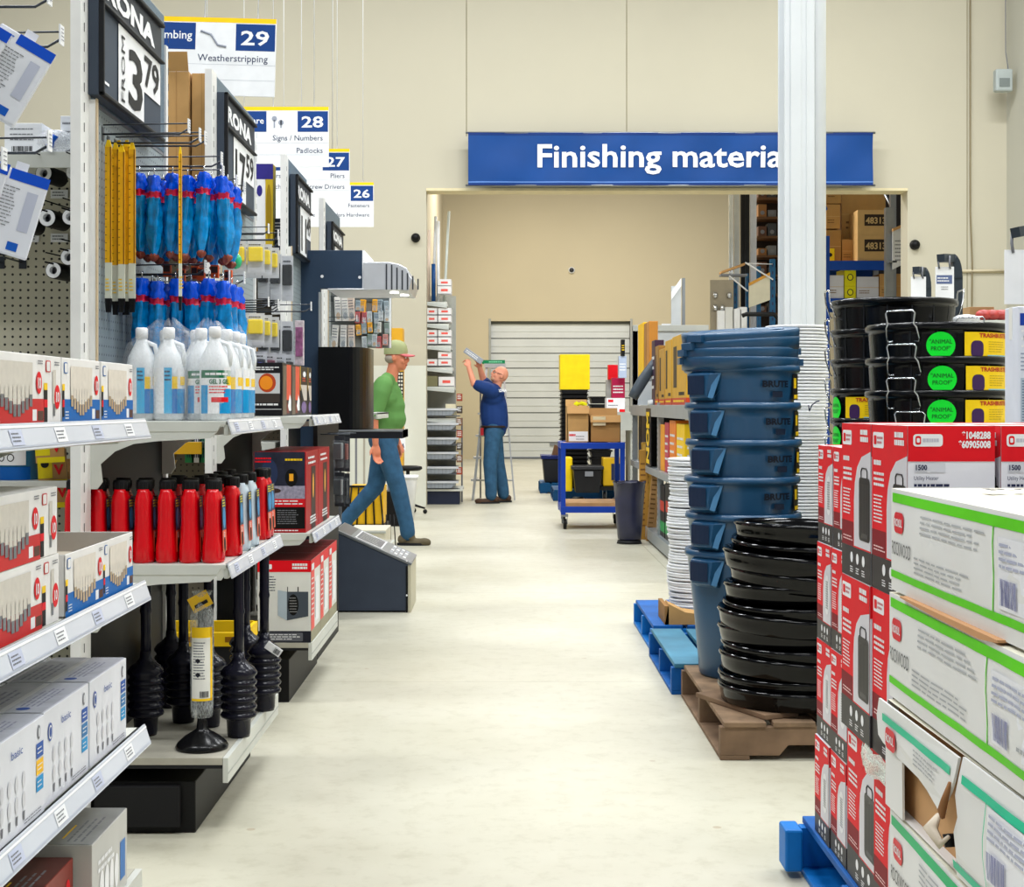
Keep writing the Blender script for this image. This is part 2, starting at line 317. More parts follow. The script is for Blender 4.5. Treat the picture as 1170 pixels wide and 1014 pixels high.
# ---------------- wall devices
def dome(px, py, d, label, mt, r=.055):
    t = thing('security_camera', label, 'camera', (X(px, d), d, Z(py, d)))
    b = MB(); b.M = Matrix.Rotation(math.pi/2, 4, 'X'); b.lathe([(r*1.1, 0), (r*1.1, .02), (r, .03)], SW if mt is not BLACK else DARK, 20)
    if mt is not BLACK: b.lathe([(r*1.3, .0), (r*1.2, .05), (0, .05)], SW, 20)
    b.build('mount', t)
    b = MB(); b.ell((0, -.035, 0), r, r, r, mt, 16); b.build('dome', t)
dome(475, 272, YW, 'black dome security camera on the wall left of the opening', BLACK, .05)
dome(1045, 280, YW, 'black dome security camera on the wall right of the opening', BLACK, .055)
dome(653, 309, YF, 'small white security camera high on the far wall', m(40, 40, 44, .3), .055)
t = thing('alarm_box', 'small grey alarm box high on the right wall corner', 'alarm', (X(1138, YW-.4), YW-.4, Z(104, YW-.4)))
b = MB(); b.box(0, .2, 0, .12, 0, .26, m(170, 178, 176, .5)); b.build('housing', t, bev=.02)
b = MB(); b.box(.04, .16, -.006, 0, .05, .15, m(120, 128, 126, .5)); b.build('grille', t)
b = MB(); b.tube([(.16, .05, .26), (.18, .2, .5), (.19, .25, 4)], .006, GREYT, 6); b.build('cord', t)
CB = m(140, 128, 100, .8); x_ = X(1108, YW)
b = MB(); b.tube([(x_, YW-.02, 9), (x_, YW-.02, 3.5), (x_+.02, YW-.03, 2.9), (x_+.01, YW-.02, .8)], .01, CB, 6); o = b.build('wall_cable'); tag(o, 'thin beige cable hanging down the back wall right of the opening', 'cable')
b = MB(); b.tube([(x_-.25, YW-.02, Z(310, YW)), (x_+.6, YW-.02, Z(310, YW)), (5.98, YW-.02, Z(312, YW))], .02, WALLI, 8); o = b.build('wall_conduit'); tag(o, 'beige horizontal conduit on the back wall near the right corner', 'conduit')
# ---------------- left side: end-of-aisle display fixtures
BX = -1.16; PEG = pegmat((150, 162, 168), (60, 66, 72), 1); PEGC = pegmat((205, 200, 178), (40, 38, 34), 0, .0254, .0042)
BLUEG = m(92, 116, 136, .35, .3, .12, 140, .15); SLATE = m(58, 68, 82, .6, 0, .06); HOOK = m(70, 74, 80, .3, .7); CHAN = m(214, 218, 226, .25, 0, .04, 4)
PX = m(232, 232, 230, .35)
def endcap(y0, Wd, label, shelves, hooks, base=True, black_to=1.29, board_top=2.53, deck=.215):
    """local origin at the board's foot, near end; x towards the aisle, y away from the camera"""
    t = thing('endcap_display', label, 'shelving', (BX, y0, 0))
    for k, yy in enumerate((-.10, Wd)):
        b = MB(); b.box(-.016, .012, yy, yy+.1 if k == 0 else yy+.03, .05, board_top-.0 if k == 0 else board_top-.1, PX)
        for i in range(40): b.box(.0125, .013, yy+.03, yy+.036, .3+i*.055, .325+i*.055, DARK)
        b.build('post', t, bev=.002)
    b = MB(); b.box(-.02, 0, 0, Wd, .05, black_to, BLACK); b.build('back_panel', t)
    b = MB(); b.box(-.018, .002, 0, Wd, black_to, 2.06, PEG); b.box(.0, .032, -.016, -.0, black_to, 2.05, PX).box(.030, .034, -.018, -.002, black_to, 2.052, m(196, 176, 146, .6)).box(.0, .004, 0, Wd, 2.05, 2.062, GREYT); b.build('pegboard', t)
    b = MB(); b.box(0, .04, 0, Wd, black_to-.035, black_to-.005, m(120, 126, 130, .5)); b.build('ledge', t, bev=.002)
    b = MB(); b.box(-.03, .006, 0, Wd, 2.06, board_top, BLUEG); b.build('header_panel', t, bev=.004)
    if base:
        b = MB(); b.box(.0, .30, .02, Wd, .0, deck-.07, BLACK).box(.02, .26, -.0, .02, .02, deck-.08, m(22, 22, 24, .6)); b.lathe([(.02, 0), (.02, .02)], BLACK, 12, (.24, .05)); b.build('plinth', t, bev=.003)
        b = MB(); b.box(0, .379, 0, Wd, deck-.02, deck, m(176, 172, 158, .5, 0, .15, 8)).box(.38, .395, 0, Wd, deck-.07, deck, SHELF).box(.0, .38, 0, .01, deck-.03, deck-.02, DARK); b.box(.395, .3965, 0, Wd, deck-.045, deck-.04, SHELFD); b.build('base_deck', t, bev=.002)
    for (z, xl, ch) in shelves:
        s = MB(); s.box(.0, xl, 0, Wd, z-.012, z, SHELF).box(xl-.012, xl, 0, Wd, z-.04, z, SHELF)
        s.prism([(0, z-.03), (xl-.03, z-.03), (xl-.02, z-.012), (xl-.005, z-.012), (xl-.005, z), (0, z)], 'y', -.004, .004, SHELF)
        so = s.build('shelf', t, bev=.002)
        arc = [(.0, z-.03), (xl-.03, z-.03), (xl-.05, z-.048), (xl*.5, z-.056), (xl*.33, z-.064), (xl*.2, z-.085), (xl*.1, z-.12), (.045, z-.17), (.03, z-.19), (0, z-.19)]
        for yy in (-.002, Wd-.01):
            s = MB(); s.prism(arc, 'y', yy, yy+.006, SHELF); s.build('bracket', so)
        if ch:
            s = MB(); s.M = Matrix.Translation((xl, 0, z)) @ Matrix.Rotation(math.radians(-18), 4, 'Y')
            s.box(.001, .005, -.02, Wd+.01, -.04, .004, CHAN); fr = faces(.001, .005, -.02, Wd+.01, -.04, .004)['+x']
            s.rect(fr, 0, .036, Wd+.03, .040, m(250, 250, 252, .3)); s.rect(fr, 0, .004, Wd+.03, .007, m(180, 186, 200, .3))
            for k in range(4):
                u = .07+k*Wd*.25; s.rect(fr, u, .008, u+.06, .034, WHITE if k % 2 else m(196, 202, 222, .4), .001); s.lines(fr, u+.006, .012, u+.05, .03, 3, GREYT, k, .4, .0015)
            s.build('price_channel', so)
    for (y, z, ln) in hooks: peg_hook(t, (0, y, z), ln)
    return t
def peg_hook(t, p, ln, ax='x', tagc=WHITE):
    """wire peg with a price plate: points along +x ('x') or towards the camera ('y')"""
    b = MB(); b.M = Matrix.Translation(p) @ (Matrix.Rotation(-math.pi/2, 4, 'Z') if ax == 'y' else Matrix.Identity(4))
    b.box(0, .004, -.012, .012, -.02, .02, HOOK); b.tube([(0, 0, .0), (ln*.9, 0, .0), (ln, 0, .015)], .003, HOOK, 6)
    b.tube([(0, .006, .028), (ln, .006, .032)], .0022, HOOK, 6); o = b.build('peg_hook', t)
    c = MB(); c.M = b.M.copy(); c.box(ln, ln+.003, -.011, .016, .004, .044, tagc); fr = faces(ln, ln+.003, -.011, .016, .004, .044)['+x']; c.lines(fr, .004, .006, .024, .036, 4, GREYT, 2, .3)
    c.build('price_tag', o)
Y0, Y1, Y2, Y3, Y4 = 2.23, 4.15, 5.98, 7.98, 9.65
hk1 = [(.16+.0, 1.985, .25), (.22, 1.97, .27), (.30, 1.975, .27), (.40, 1.93, .30), (.53, 1.91, .28), (.66, 1.9, .30), (.8, 1.9, .30), (.4, 1.6, .25), (.53, 1.58, .3), (.66, 1.57, .28), (.8, 1.6, .3)]
endcap(Y0, .93, 'nearest left display rack holding boxed light bulbs', [(1.166, .395, 1), (.822, .395, 1), (.515, .395, 1)], [(.45, 1.93, .27), (.72, 1.99, .26), (.8, 1.93, .26), (.45, 1.62, .26), (.72, 1.70, .26)])
endcap(Y1, .93, 'left display rack holding white jugs, red bottles and plungers', [(1.155, .395, 1), (.755, .395, 1)], hk1)
endcap(Y2, .93, 'left display rack holding stacked boxed heaters, third from the front', [(1.155, .395, 1), (.685, .395, 1)],
       [(.12, 1.9, .2), (.25, 1.89, .22), (.4, 1.88, .2), (.12, 1.6, .2), (.25, 1.6, .22), (.4, 1.6, .2), (.7, 1.62, .3)], deck=.243)
endcap(Y3, .8, 'left display rack with a tall price board just behind the blue kiosk', [], [], False, deck=.243)
endcap(Y4, .93, 'small farthest left display rack with a dark price board', [(1.15, .35, 0)], [(.15, 1.75, .2), (.4, 1.75, .2), (.65, 1.75, .2)], deck=.243)
# slatted price signs on the header panels
def price_sign(y0, ya, yb, za, zb, label, head, big, small, pre=None, fs=.1):
    t = thing('price_sign', label, 'sign', (BX+.012, y0+ya, za)); w_ = yb-ya; h_ = zb-za
    b = MB(); b.box(0, .03, 0, w_, 0, h_, SLATE).box(.03, .045, 0, w_, h_*.66, h_*.68, DARK).box(.03, .045, 0, w_, 0, .012, DARK).box(.03, .045, 0, .012, 0, h_, DARK).box(.03, .045, 0, w_, h_-.012, h_, DARK); b.build('holder', t, bev=.003)
    fr = Fr((.03, 0, 0), (0, 1, 0), (0, 0, 1)); hd = MB(); hd.rect(fr, .012, h_*.69, w_, h_-.014, m(44, 50, 60, .5), .002)
    hd.text(fr, head, .05, h_*.745, h_*.15, WHITE, w=w_*.8, off=.004, bold=.05); hd.build('header_card', t)
    c = MB(); u0 = w_*.27; us = w_*.68; c.rect(fr, u0, .02, us, h_*.65, WHITE, .003); c.rect(fr, us, h_*.30, w_-.02, h_*.65, WHITE, .003)
    if pre: c.text(fr, pre, u0+w_*.09, h_*.08, w_*.055, DARK, w=h_*.5, off=.005, rot=1)
    c.text(fr, big, u0+w_*(.15 if pre else .05), h_*.1, h_*.46, DARK, w=us-u0-w_*(.18 if pre else .08), off=.005, bold=.02)
    c.text(fr, small, us+.0, h_*.36, h_*.25, DARK, w=w_*.26, off=.005, bold=.02); c.build('price_card', t)
    c = MB(); c.rect(fr, .03, h_*.11, .10, h_*.13, WHITE, .003); c.build('label', t)
price_sign(Y1, -.03, .72, 2.06, 2.445, 'dark price sign reading FROM 3 79, nearest on the left', 'RONA', '3', '79', 'FROM')
price_sign(Y2, -.0, .72, 2.05, 2.46, 'dark price sign reading 17 and cents, second on the left', 'RONA', '17', '59')
price_sign(Y3, .06, .7, 2.02, 2.45, 'grey price sign above the blue kiosk, third on the left', 'RONA', '11', '49')
price_sign(Y4, .06, .8, 2.0, 2.4, 'small dark price sign, farthest on the left', 'RONA', '24', '99')
# gondola runs between the aisles, seen past the end displays
def gondola(yb, label, shelves, pegm, top=2.1, x0=-1.7, lip=SHELF):
    t = thing('gondola_shelving', label, 'shelving', (BX-.03, yb, 0)); W = 1.5
    b = MB(); b.box(-W, -.02, 0, .02, .2, 1.98, pegm); b.build('pegboard', t)
    b = MB(); b.box(-.045, -.0, -.04, .04, 0, 2.05, m(176, 180, 178, .4)).box(-.03, -.015, -.045, -.04, 0, 2.05, GREYT); b.build('post', t, bev=.002)
    for z in shelves:
        s = MB(); s.box(-W, -.03, -.40, 0, z-.025, z, SHELF).box(-W, -.03, -.41, -.40, z-.05, z, lip); s.build('shelf', t, bev=.002)
        s = MB(); s.prism([(-.0, z-.03), (-.36, z-.03), (-.2, z-.06), (-.05, z-.15), (0, z-.16)], 'x', -.036, -.03, SHELF); s.build('bracket', t)
    s = MB(); s.box(-W, -.03, -.38, 0, 0, .12, BLACK).box(-W, -.03, -.42, 0, .19, .215, SHELF).box(-W, -.03, -.43, -.42, .13, .215, lip); s.build('base_deck', t, bev=.002)
    return t
g1 = gondola(4.85, 'pegboard gondola behind the nearest rack, hung with black rolls', [], PEGC)
s = MB(); s.box(-1.5, -.03, -.30, 0, 1.955, 1.975, SHELF).box(-1.5, -.03, -.305, -.30, 1.925, 1.975, SHELF); s.build('shelf', g1, bev=.002)
s = MB(); s.box(-1.5, -.03, -.36, 0, .95, .97, SHELF).box(-1.5, -.03, -.36, 0, .60, .62, SHELF); s.build('shelf', g1, bev=.002)
g2 = gondola(6.45, 'gondola with cardboard cartons on top behind the glove packets', [1.05, 2.0], pegmat((120, 112, 96), (30, 28, 26), 0), lip=m(222, 170, 30, .5))
g3 = gondola(8.4, 'dark pegboard gondola behind the yellow blister packs', [1.0, 1.45, 1.98], pegmat((96, 84, 66), (24, 22, 20), 0))
g4 = gondola(10.2, 'gondola hidden mostly behind the blue kiosk', [1.0], pegmat((150, 140, 120), (30, 28, 26), 0))
# ---------------- goods of the nearest rack: boxes of light bulbs
def bulb_box_red(kind='red', L=.33, H=.117, D=.16, open_top=False):
    """side face (+x) carries the print; local origin near bottom edge of that face: x -D..0, y 0..L"""
    b = MB(); W_ = m(238, 236, 234, .5)
    if open_top:
        b.box(-D, 0, 0, L, 0, .004, CARD).box(-.003, 0, 0, L, 0, H, W_).box(-D, -D+.003, 0, L, 0, H, W_).box(-D, 0, 0, .003, 0, H, W_).box(-D, 0, L-.003, L, 0, H, W_)
        for k in range(3): b.box(-D+.01, -.01, .02+k*L/3.2, .02+k*L/3.2+.06, .004, H*.72, m(226, 214, 196, .5))
    else:
        b.box(-D, 0, 0, L, 0, H, W_); 
        b.rect(Fr((0, 0, H), (0, 1, 0), (-1, 0, 0)), 0, D*.49, L, D*.5, SHELFD)
    f = Fr((0, 0, 0), (0, 1, 0), (0, 0, 1)); colr = m(206, 44, 44, .45) if kind == 'red' else m(0, 104, 184, .45)
    bulb = m(214, 208, 198, .4, 0, .05, 60) if kind == 'red' else m(228, 220, 208, .4, 0, .05, 60); base = m(128, 130, 134, .3, .3) if kind == 'red' else m(186, 164, 136, .4)
    spans = [(0, L*.74, 1), (L*.74, L, 0)] if kind == 'red' else ([(0, L*.52, 1), (L*.52, L, 1)] if open_top else [(0, L, 1)])
    for (a, e, full) in spans:
        w_ = e-a
        if full:
            b.rect(f, a, 0, e, H*.37, colr)
            b.rect(f, a+w_*.2, H*.52, a+w_*.78, H*.88, bulb, .0012)
            for k in range(8):
                u = a+w_*(.2+.0725*k); dz = abs(k-3.5)/3.5; zb = H*(.10+.16*dz)
                b.rect(f, u+.001, zb+H*.16, u+w_*.068, H*.56, bulb, .0016); b.rect(f, u+.002, zb, u+w_*.062, zb+H*.17, base, .0018)
            b.rr(f, a+w_*.04, H*.76, a+w_*.13, H*.93, .004, colr, .001); b.rr(f, a+w_*.05, H*.775, a+w_*.12, H*.915, .003, W_, .0014)
            b.rect(f, a, H*.5, a+w_*.06, H*.6, YEL, .001); b.rect(f, a, H*.1, a+w_*.05, H*.5, DARK, .001); b.rect(f, a, H*.25, a+w_*.05, H*.36, RED, .0012)
            b.rect(f, a+w_*.78, H*.06, a+w_*.86, H*.22, WHITE, .001); b.rect(f, a+w_*.88, H*.06, a+w_*.99, H*.2, m(92, 62, 50, .6), .001); b.lines(f, a+w_*.07, H*.06, a+w_*.16, H*.2, 3, WHITE, 3, .4)
            b.lines(f, a+w_*.88, H*.86, a+w_*.98, H*.93, 2, GREYT, 3, .5)
            b.disc(f, a+w_*.9, H*.6, w_*.055, H*.16, RED, .0014); b.text(f, '10', a+w_*.87, H*.52, H*.16, WHITE, w=w_*.06, off=.002, bold=.03)
        else:
            b.rr(f, a+w_*.1, H*.76, a+w_*.38, H*.93, .004, colr, .001); b.rr(f, a+w_*.14, H*.775, a+w_*.34, H*.915, .003, W_, .0014)
            b.rect(f, a, H*.5, a+w_*.2, H*.6, YEL, .001); b.rect(f, a, H*.02, a+w_*.2, H*.5, DARK, .001); b.rect(f, a, H*.25, a+w_*.2, H*.36, RED, .0012)
            b.rect(f, a+w_*.5, H*.3, a+w_*.68, H*.8, bulb, .0012); b.rect(f, a+w_*.54, H*.12, a+w_*.64, H*.3, base, .0012)
            b.disc(f, a+w_*.75, H*.4, w_*.17, H*.18, RED, .0016); b.text(f, '10', a+w_*.66, H*.33, H*.15, WHITE, w=w_*.18, off=.0022, bold=.03)
            b.lines(f, a+w_*.6, H*.86, a+w_*.9, H*.93, 2, GREYT, 3, .5)
    return b.build('bulb_box', bev=.0012)
FX = -.775
rb = bulb_box_red('red', .375, .117); rb.location = (FX, 2.235, 1.167); tag(rb, 'white and red bulb box at the near end of the top shelf', 'box', 'red light bulb boxes')
for (y, z, L_) in ((2.235, .823, 'white and red bulb box standing on the middle shelf, lower of two'), (2.225, .941, 'white and red bulb box stacked on another on the middle shelf')):
    o = dup(rb, (FX-.003, y, z), label=L_)
bb = bulb_box_red('blue', .243, .117); bb.location = (FX, 2.618, 1.167); tag(bb, 'white and blue bulb box beside the red one on the top shelf', 'box', 'blue light bulb boxes')
dup(bb, (FX+.002, 2.867, 1.167), label='white and blue bulb box at the far end of the top shelf')
ob = bulb_box_red('blue', .48, .112, .22, True); ob.location = (FX+.002, 2.63, .823); tag(ob, 'open white and blue carton of light bulbs on the middle shelf', 'box')
def basic_box(sq, D=.15, L=.27, H=.163):
    b = MB(); W_ = m(226, 228, 236, .45); b.box(-D, 0, 0, L, 0, H, W_); f = Fr((0, 0, 0), (0, 1, 0), (0, 0, 1)); BL = m(40, 80, 160, .5)
    b.disc(f, L*.12, H*.76, .013, .016, m(36, 74, 160, .4), .001); b.disc(f, L*.12, H*.76, .009, .012, WHITE, .0014, 16); b.disc(f, L*.12, H*.76, .006, .009, BL, .0018, 12)
    b.text(f, 'basic', L*.36, H*.77, .014, BL, w=.055); b.disc(f, L*.88, H*.86, .007, .012, GREYT, .001); b.disc(f, L*.88, H*.86, .004, .008, W_, .0014)
    for k, c in enumerate(sq): b.rect(f, L*.83, H*(.60-.17*k), L*.97, H*(.75-.17*k), c); b.lines(f, L*.85, H*(.63-.17*k), L*.95, H*(.72-.17*k), 2, WHITE, k, .3)
    for r_ in range(2):
        for k in range(4):
            u = L*(.2+.13*k); b.disc(f, u, H*(.5-.2*r_), .008, .014, m(208, 209, 216, .4), .001, 12)
            if r_: b.poly(f, [(u-.005, H*.19), (u+.005, H*.19), (u+.003, H*.10), (u-.003, H*.10)], m(96, 98, 108, .4), .0012)
    b.lines(f, L*.6, H*.04, L*.95, H*.1, 2, GREYT, 8, .3)
    tp = Fr((0, 0, H), (0, 1, 0), (-1, 0, 0)); G2 = m(150, 154, 178, .6); b.rect(tp, 0, .004, L, D*.46, m(192, 195, 208, .5, 0, .1, 30)); b.rect(tp, 0, D*.54, L, D-.004, m(192, 195, 208, .5, 0, .1, 30)); b.disc(tp, .03, D*.3, .012, .012, BL, .0012); b.lines(tp, .05, D*.15, L*.8, D*.4, 4, G2, 5, .4); b.lines(tp, .02, D*.6, L*.8, D*.95, 4, G2, 6, .4)
    fn = faces(-D, 0, 0, L, 0, H)['-y']; b.lines(fn, .01, .02, D-.01, H-.02, 12, m(150, 160, 200, .6), 4, .4)
    return b.build('bulb_carton', bev=.0012)
c1 = m(36, 86, 170, .5); c2 = m(46, 120, 180, .5); c3 = m(0, 150, 214, .5)
o1 = basic_box((c1, c2, c3)); o1.location = (FX, 2.795, .516); tag(o1, 'white light bulb carton with three blue squares, far end of the lower shelf', 'box', 'white bulb cartons')
dup(o1, (FX, 2.515, .516), label='white light bulb carton with three blue squares, middle of the lower shelf')
o2 = basic_box((c1, m(255, 196, 30, .5), c3)); o2.location = (FX+.004, 2.235, .516); tag(o2, 'white light bulb carton with a yellow square among blue ones on the lower shelf', 'box', 'white bulb cartons')
for r_, nm in ((1, 'second'), (2, 'third')):
    for k, (y, nn) in enumerate(((2.795, 'far'), (2.515, 'middle'), (2.235, 'near'))):
        dup(o1, (FX-.155*r_-(.001 if r_ == 1 else .003), y+.004*r_, .516), label='white light bulb carton in the %s row back, %s one of the lower shelf' % (nm, nn))
# lowest deck of the nearest rack
def small_carton(col, top, L, D, H, label, loc, stripe=None, grp=None, mk=None):
    b = MB(); b.box(-D, 0, 0, L, 0, H, col); f = Fr((0, 0, 0), (0, 1, 0), (0, 0, 1)); tp = Fr((0, 0, H), (0, 1, 0), (-1, 0, 0)); b.rect(tp, .002, .002, L-.002, D-.002, top); b.lines(tp, .02, .02, L*.8, D*.45, 3, GREYT, 2, .35)
    b.lines(f, L*.15, H*.55, L*.6, H*.75, 2, WHITE, 5, .5); b.rect(tp, L*.15, D*.5, L*.5, D*.53, YEL, .0012)
    if mk: mk(b, f, L, H)
    o = b.build('bulb_carton', loc=loc, bev=.0012); return tag(o, label, 'box', grp)
def greyprint(b, f, L, H):
    for k in range(4): b.disc(f, L*(.25+.14*k), H*.35, L*.06, H*.22, WHITE, .001)
    b.rect(f, L*.78, H*.15, L*.93, H*.65, m(60, 120, 190, .5))
small_carton(m(196, 196, 192, .45), m(150, 152, 152, .5, 0, .1, 20), .26, .13, .155, 'grey light bulb carton at the far end of the lowest deck', (FX+.003, 2.80, .216), mk=greyprint)
small_carton(m(120, 122, 122, .45), m(96, 98, 100, .5, 0, .1, 20), .26, .13, .155, 'dark grey bulb carton behind the light grey one on the lowest deck', (FX-.135, 2.80, .216))
small_carton(m(140, 58, 48, .45), m(92, 46, 42, .45, 0, .1, 20), .30, .13, .135, 'dark red bulb carton on the lowest deck by the aisle', (FX-.03, 2.49, .216), mk=lambda b, f, L, H: b.disc(f, L*.88, H*.6, L*.05, H*.18, RED, .001))
small_carton(m(120, 50, 44, .45), m(84, 40, 38, .45, 0, .1, 20), .30, .13, .135, 'dark red bulb carton behind another on the lowest deck', (FX-.165, 2.49, .216))
# hanging white and blue cards above the nearest rack
def hang_card(label, loc, rot, w_=.115, h_=.165):
    t = thing('hanging_package', label, 'package', loc, rot, 'white and blue packages hanging from pegs')
    b = MB(); Wm = m(228, 230, 238, .35); b.box(-w_/2, w_/2, -.012, .012, -h_, 0, Wm); f = faces(-w_/2, w_/2, -.012, .012, -h_, 0)['-y']
    b.rect(f, w_*.35, h_*.87, w_, h_, m(14, 78, 200, .4)); b.lines(f, w_*.12, h_*.3, w_*.6, h_*.8, 12, GREYT, 4, .3); b.rect(f, w_*.7, h_*.3, w_*.88, h_*.78, m(190, 194, 212, .4)); b.lines(f, w_*.05, h_*.82, w_*.3, h_*.95, 3, m(60, 110, 200, .5), 4, .4)
    b.rect(f, w_*.62, h_*.05, w_*.8, h_*.15, m(20, 90, 190, .4)); b.bars(f, w_*.08, h_*.05, w_*.35, h_*.14, DARK); b.build('carton', t, bev=.003)
    b = MB(); b.box(-.012, .012, -.001, .001, 0, .018, Wm); b.build('hanger', t); return t
for k, (px, py, d, rz, L_) in enumerate(((33, 46, 2.9, .50, 'upper white and blue package hanging at the left edge, nearer the aisle'), (-18, 22, 2.86, .5, 'upper white and blue package cut off by the left edge'),
                                        (24, 196, 2.92, .28, 'lower white and blue package hanging in front of the pegboard'), (-22, 178, 2.88, .3, 'lower white and blue package cut off by the left edge'))):
    hang_card(L_, (X(px, d), d, Z(py, d)), (0, rz, .35))
# ---------------- goods on the pegboard gondola behind it
def tape_roll(label, px, py, r, ln=.12):
    d = 4.62; t = thing('tape_roll', label, 'roll', (X(px, d), d, Z(py, d)), (0, 0, -.12), 'black rolls on pegs')
    b = MB(); b.M = Matrix.Rotation(math.pi/2, 4, 'X'); b.lathe([(r*.52, 0), (r, 0), (r, -ln), (r*.5, -ln), (r*.5, 0)], BLACK, 28, sm=False, caps=False); b.build('roll', t)
    b = MB(); b.M = Matrix.Rotation(math.pi/2, 4, 'X'); b.lathe([(r*.48, .002), (r*.92, .002), (r*.92, 0), (r*.5, 0), (r*.5, -.03), (r*.48, .002)], WHITE, 28, sm=False, caps=False); b.lathe([(0, -.02), (r*.5, -.02)], GREYT, 20); b.build('core', t)
    c = MB(); c.M = Matrix.Rotation(0, 4, 'X'); c.tube([(0, .23, .02), (0, -.06, .02)], .0028, BLACK, 6); c.tube([(.02, .23, .045), (.02, -.10, .045)], .0022, BLACK, 6); c.build('peg', t)
for a in (('black roll on the pegboard, topmost of the middle column', 50, 198, .027), ('black roll on the pegboard, second down in the middle column', 54, 249, .028), ('black roll on the pegboard, lowest of the middle column', 61, 309, .026),
          ('black roll half hidden by the white post, upper', 84, 197, .025), ('black roll half hidden by the white post, middle', 80, 248, .026), ('black roll half hidden by the white post, lower', 78, 294, .026), ('black roll half hidden by the hanging package', 24, 255, .026)): tape_roll(*a)
pg = g1
for (px, py) in ((30, 165), (68, 222), (68, 272), (35, 272), (0, 280), (72, 170), (40, 168)):
    d = 4.846; b = MB(); x_ = X(px, d)-g1.location.x; z_ = Z(py, d); b.box(x_-.028, x_+.028, -.008, -.004, z_-.014, z_+.014, WHITE); f = faces(x_-.028, x_+.028, -.008, -.004, z_-.014, z_+.014)['-y']; b.lines(f, .006, .005, .05, .024, 2, GREYT, px, .4); b.build('price_tag', g1)
for (px, py) in ((25, 300), (0, 300), (60, 182)):
    peg_hook(g1, (X(px, 4.84)-g1.location.x, -.0, Z(py, 4.84)), .2, 'y', DARK)
b = MB(); Wm = m(232, 234, 238, .4)
bz = 1.976
for (px0, px1, h_, d, L_) in ((50, 68, .075, 4.6, 'plain white carton on the shelf above the black rolls'), (69, 84, .13, 4.66, 'taller white carton beside the post above the black rolls'), (5, 48, .10, 4.62, 'wide white carton with a barcode above the black rolls')):
    b = MB(); w_ = X(px1, d)-X(px0, d); b.box(0, w_, 0, .14, 0, h_, Wm); f = faces(0, w_, 0, .14, 0, h_)['-y']; b.bars(f, w_*.2, .008, w_*.75, .028, DARK); b.lines(f, w_*.15, .04, w_*.8, h_-.01, 3, GREYT, 3, .2); tag(b.build('white_carton', loc=(X(px0, d), d, bz), bev=.0015), L_, 'box')
t = thing('plastic_bag', 'clear plastic bag holding a blue fitting on the upper left shelf', 'bag', (X(62, 4.55), 4.57, bz))
b = MB(); b.ell((0, 0, .035), .06, .03, .035, film(240, 242, 246, .45), 14); b.build('bag', t)
b = MB(); b.tube([(-.012, -.03, .012), (-.004, -.03, .03), (.004, -.03, .048)], [.012, .008, .013], m(0, 96, 214, .35), 10); b.build('fitting', t)
# paint can and yellow packs
d = 4.6; t = thing('paint_can', 'blue and white paint can on the pegboard gondola shelf', 'can', (X(20, d), d, .971))
CAN = m(52, 132, 178, .35); b = MB(); r = .065; b.lathe([(r, 0), (r, .16), (r+.003, .163), (r+.003, .168), (r-.008, .168), (r-.01, .16), (0, .16)], CAN, 32); f = Cy((0, 0, 0), r, -rot90); 
b.rect(f, -.06, .045, .045, .155, WHITE, .001); b.rect(f, -.06, .0, .06, .04, m(0, 92, 176, .4), .001); b.disc(f, -.015, .115, .028, .022, m(80, 170, 214, .4), .0016); b.disc(f, -.015, .115, .02, .014, WHITE, .002); b.text(f, 'Home', -.03, .11, .013, RED, w=.03, off=.0026, bold=.03)
b.disc(f, -.03, .068, .011, .012, DARK, .0016); b.disc(f, -.0, .068, .011, .012, DARK, .0016); b.disc(f, -.03, .068, .008, .009, WHITE, .002); b.disc(f, 0, .068, .008, .009, WHITE, .002); b.build('can', t)
b = MB(); b.tube([(-.066, 0, .13), (-.05, -.05, .145), (0, -.07, .15), (.05, -.05, .145), (.066, 0, .13)], .002, STEEL, 6); b.build('handle', t)
for k, (px, py, L_) in enumerate(((57, 508, 'yellow and brown trap pack, uppermost beside the paint can'), (60, 534, 'yellow trap pack with a red letter V beside the paint can'), (64, 560, 'yellow and brown trap pack, lowest beside the paint can'), (72, 545, 'yellow trap pack turned edge on beside the gondola post'))):
    d = 4.5+.05*k; w_, h_ = .085, .11; b = MB(); b.box(-w_/2, w_/2, -.01, .01, -h_/2, h_/2, m(196, 150, 90, .5)); f = faces(-w_/2, w_/2, -.01, .01, -h_/2, h_/2)['-y']
    b.rect(f, 0, h_*.2, w_*.5, h_, m(240, 220, 20, .4)); b.rect(f, w_*.05, 0, w_, h_*.15, m(240, 220, 20, .4)); b.text(f, 'V', w_*.55, h_*.3, .03, RED, off=.002, bold=.04); b.disc(f, w_*.25, h_*.6, .012, .012, DARK, .0014); b.lines(f, w_*.05, h_*.8, w_*.45, h_*.95, 2, RED, 2, .4); tag(b.build('trap_pack', loc=(X(px, d), d, Z(py, d)), rot=(0, -.05, .2), bev=.001), L_, 'package', 'yellow trap packs')
for k, px in enumerate((18, 34)):
    d = 4.55; b = MB(); b.lathe([(0, .0), (.02, .004), (.024, .02), (.016, .035), (0, .038)], m(200, 10, 50, .4), 16, sx=1.3); tag(b.build('red_knob', loc=(X(px, d), d, 1.19)), 'small red cap behind the top bulb boxes, %s' % ('left' if k == 0 else 'right'), 'cap')
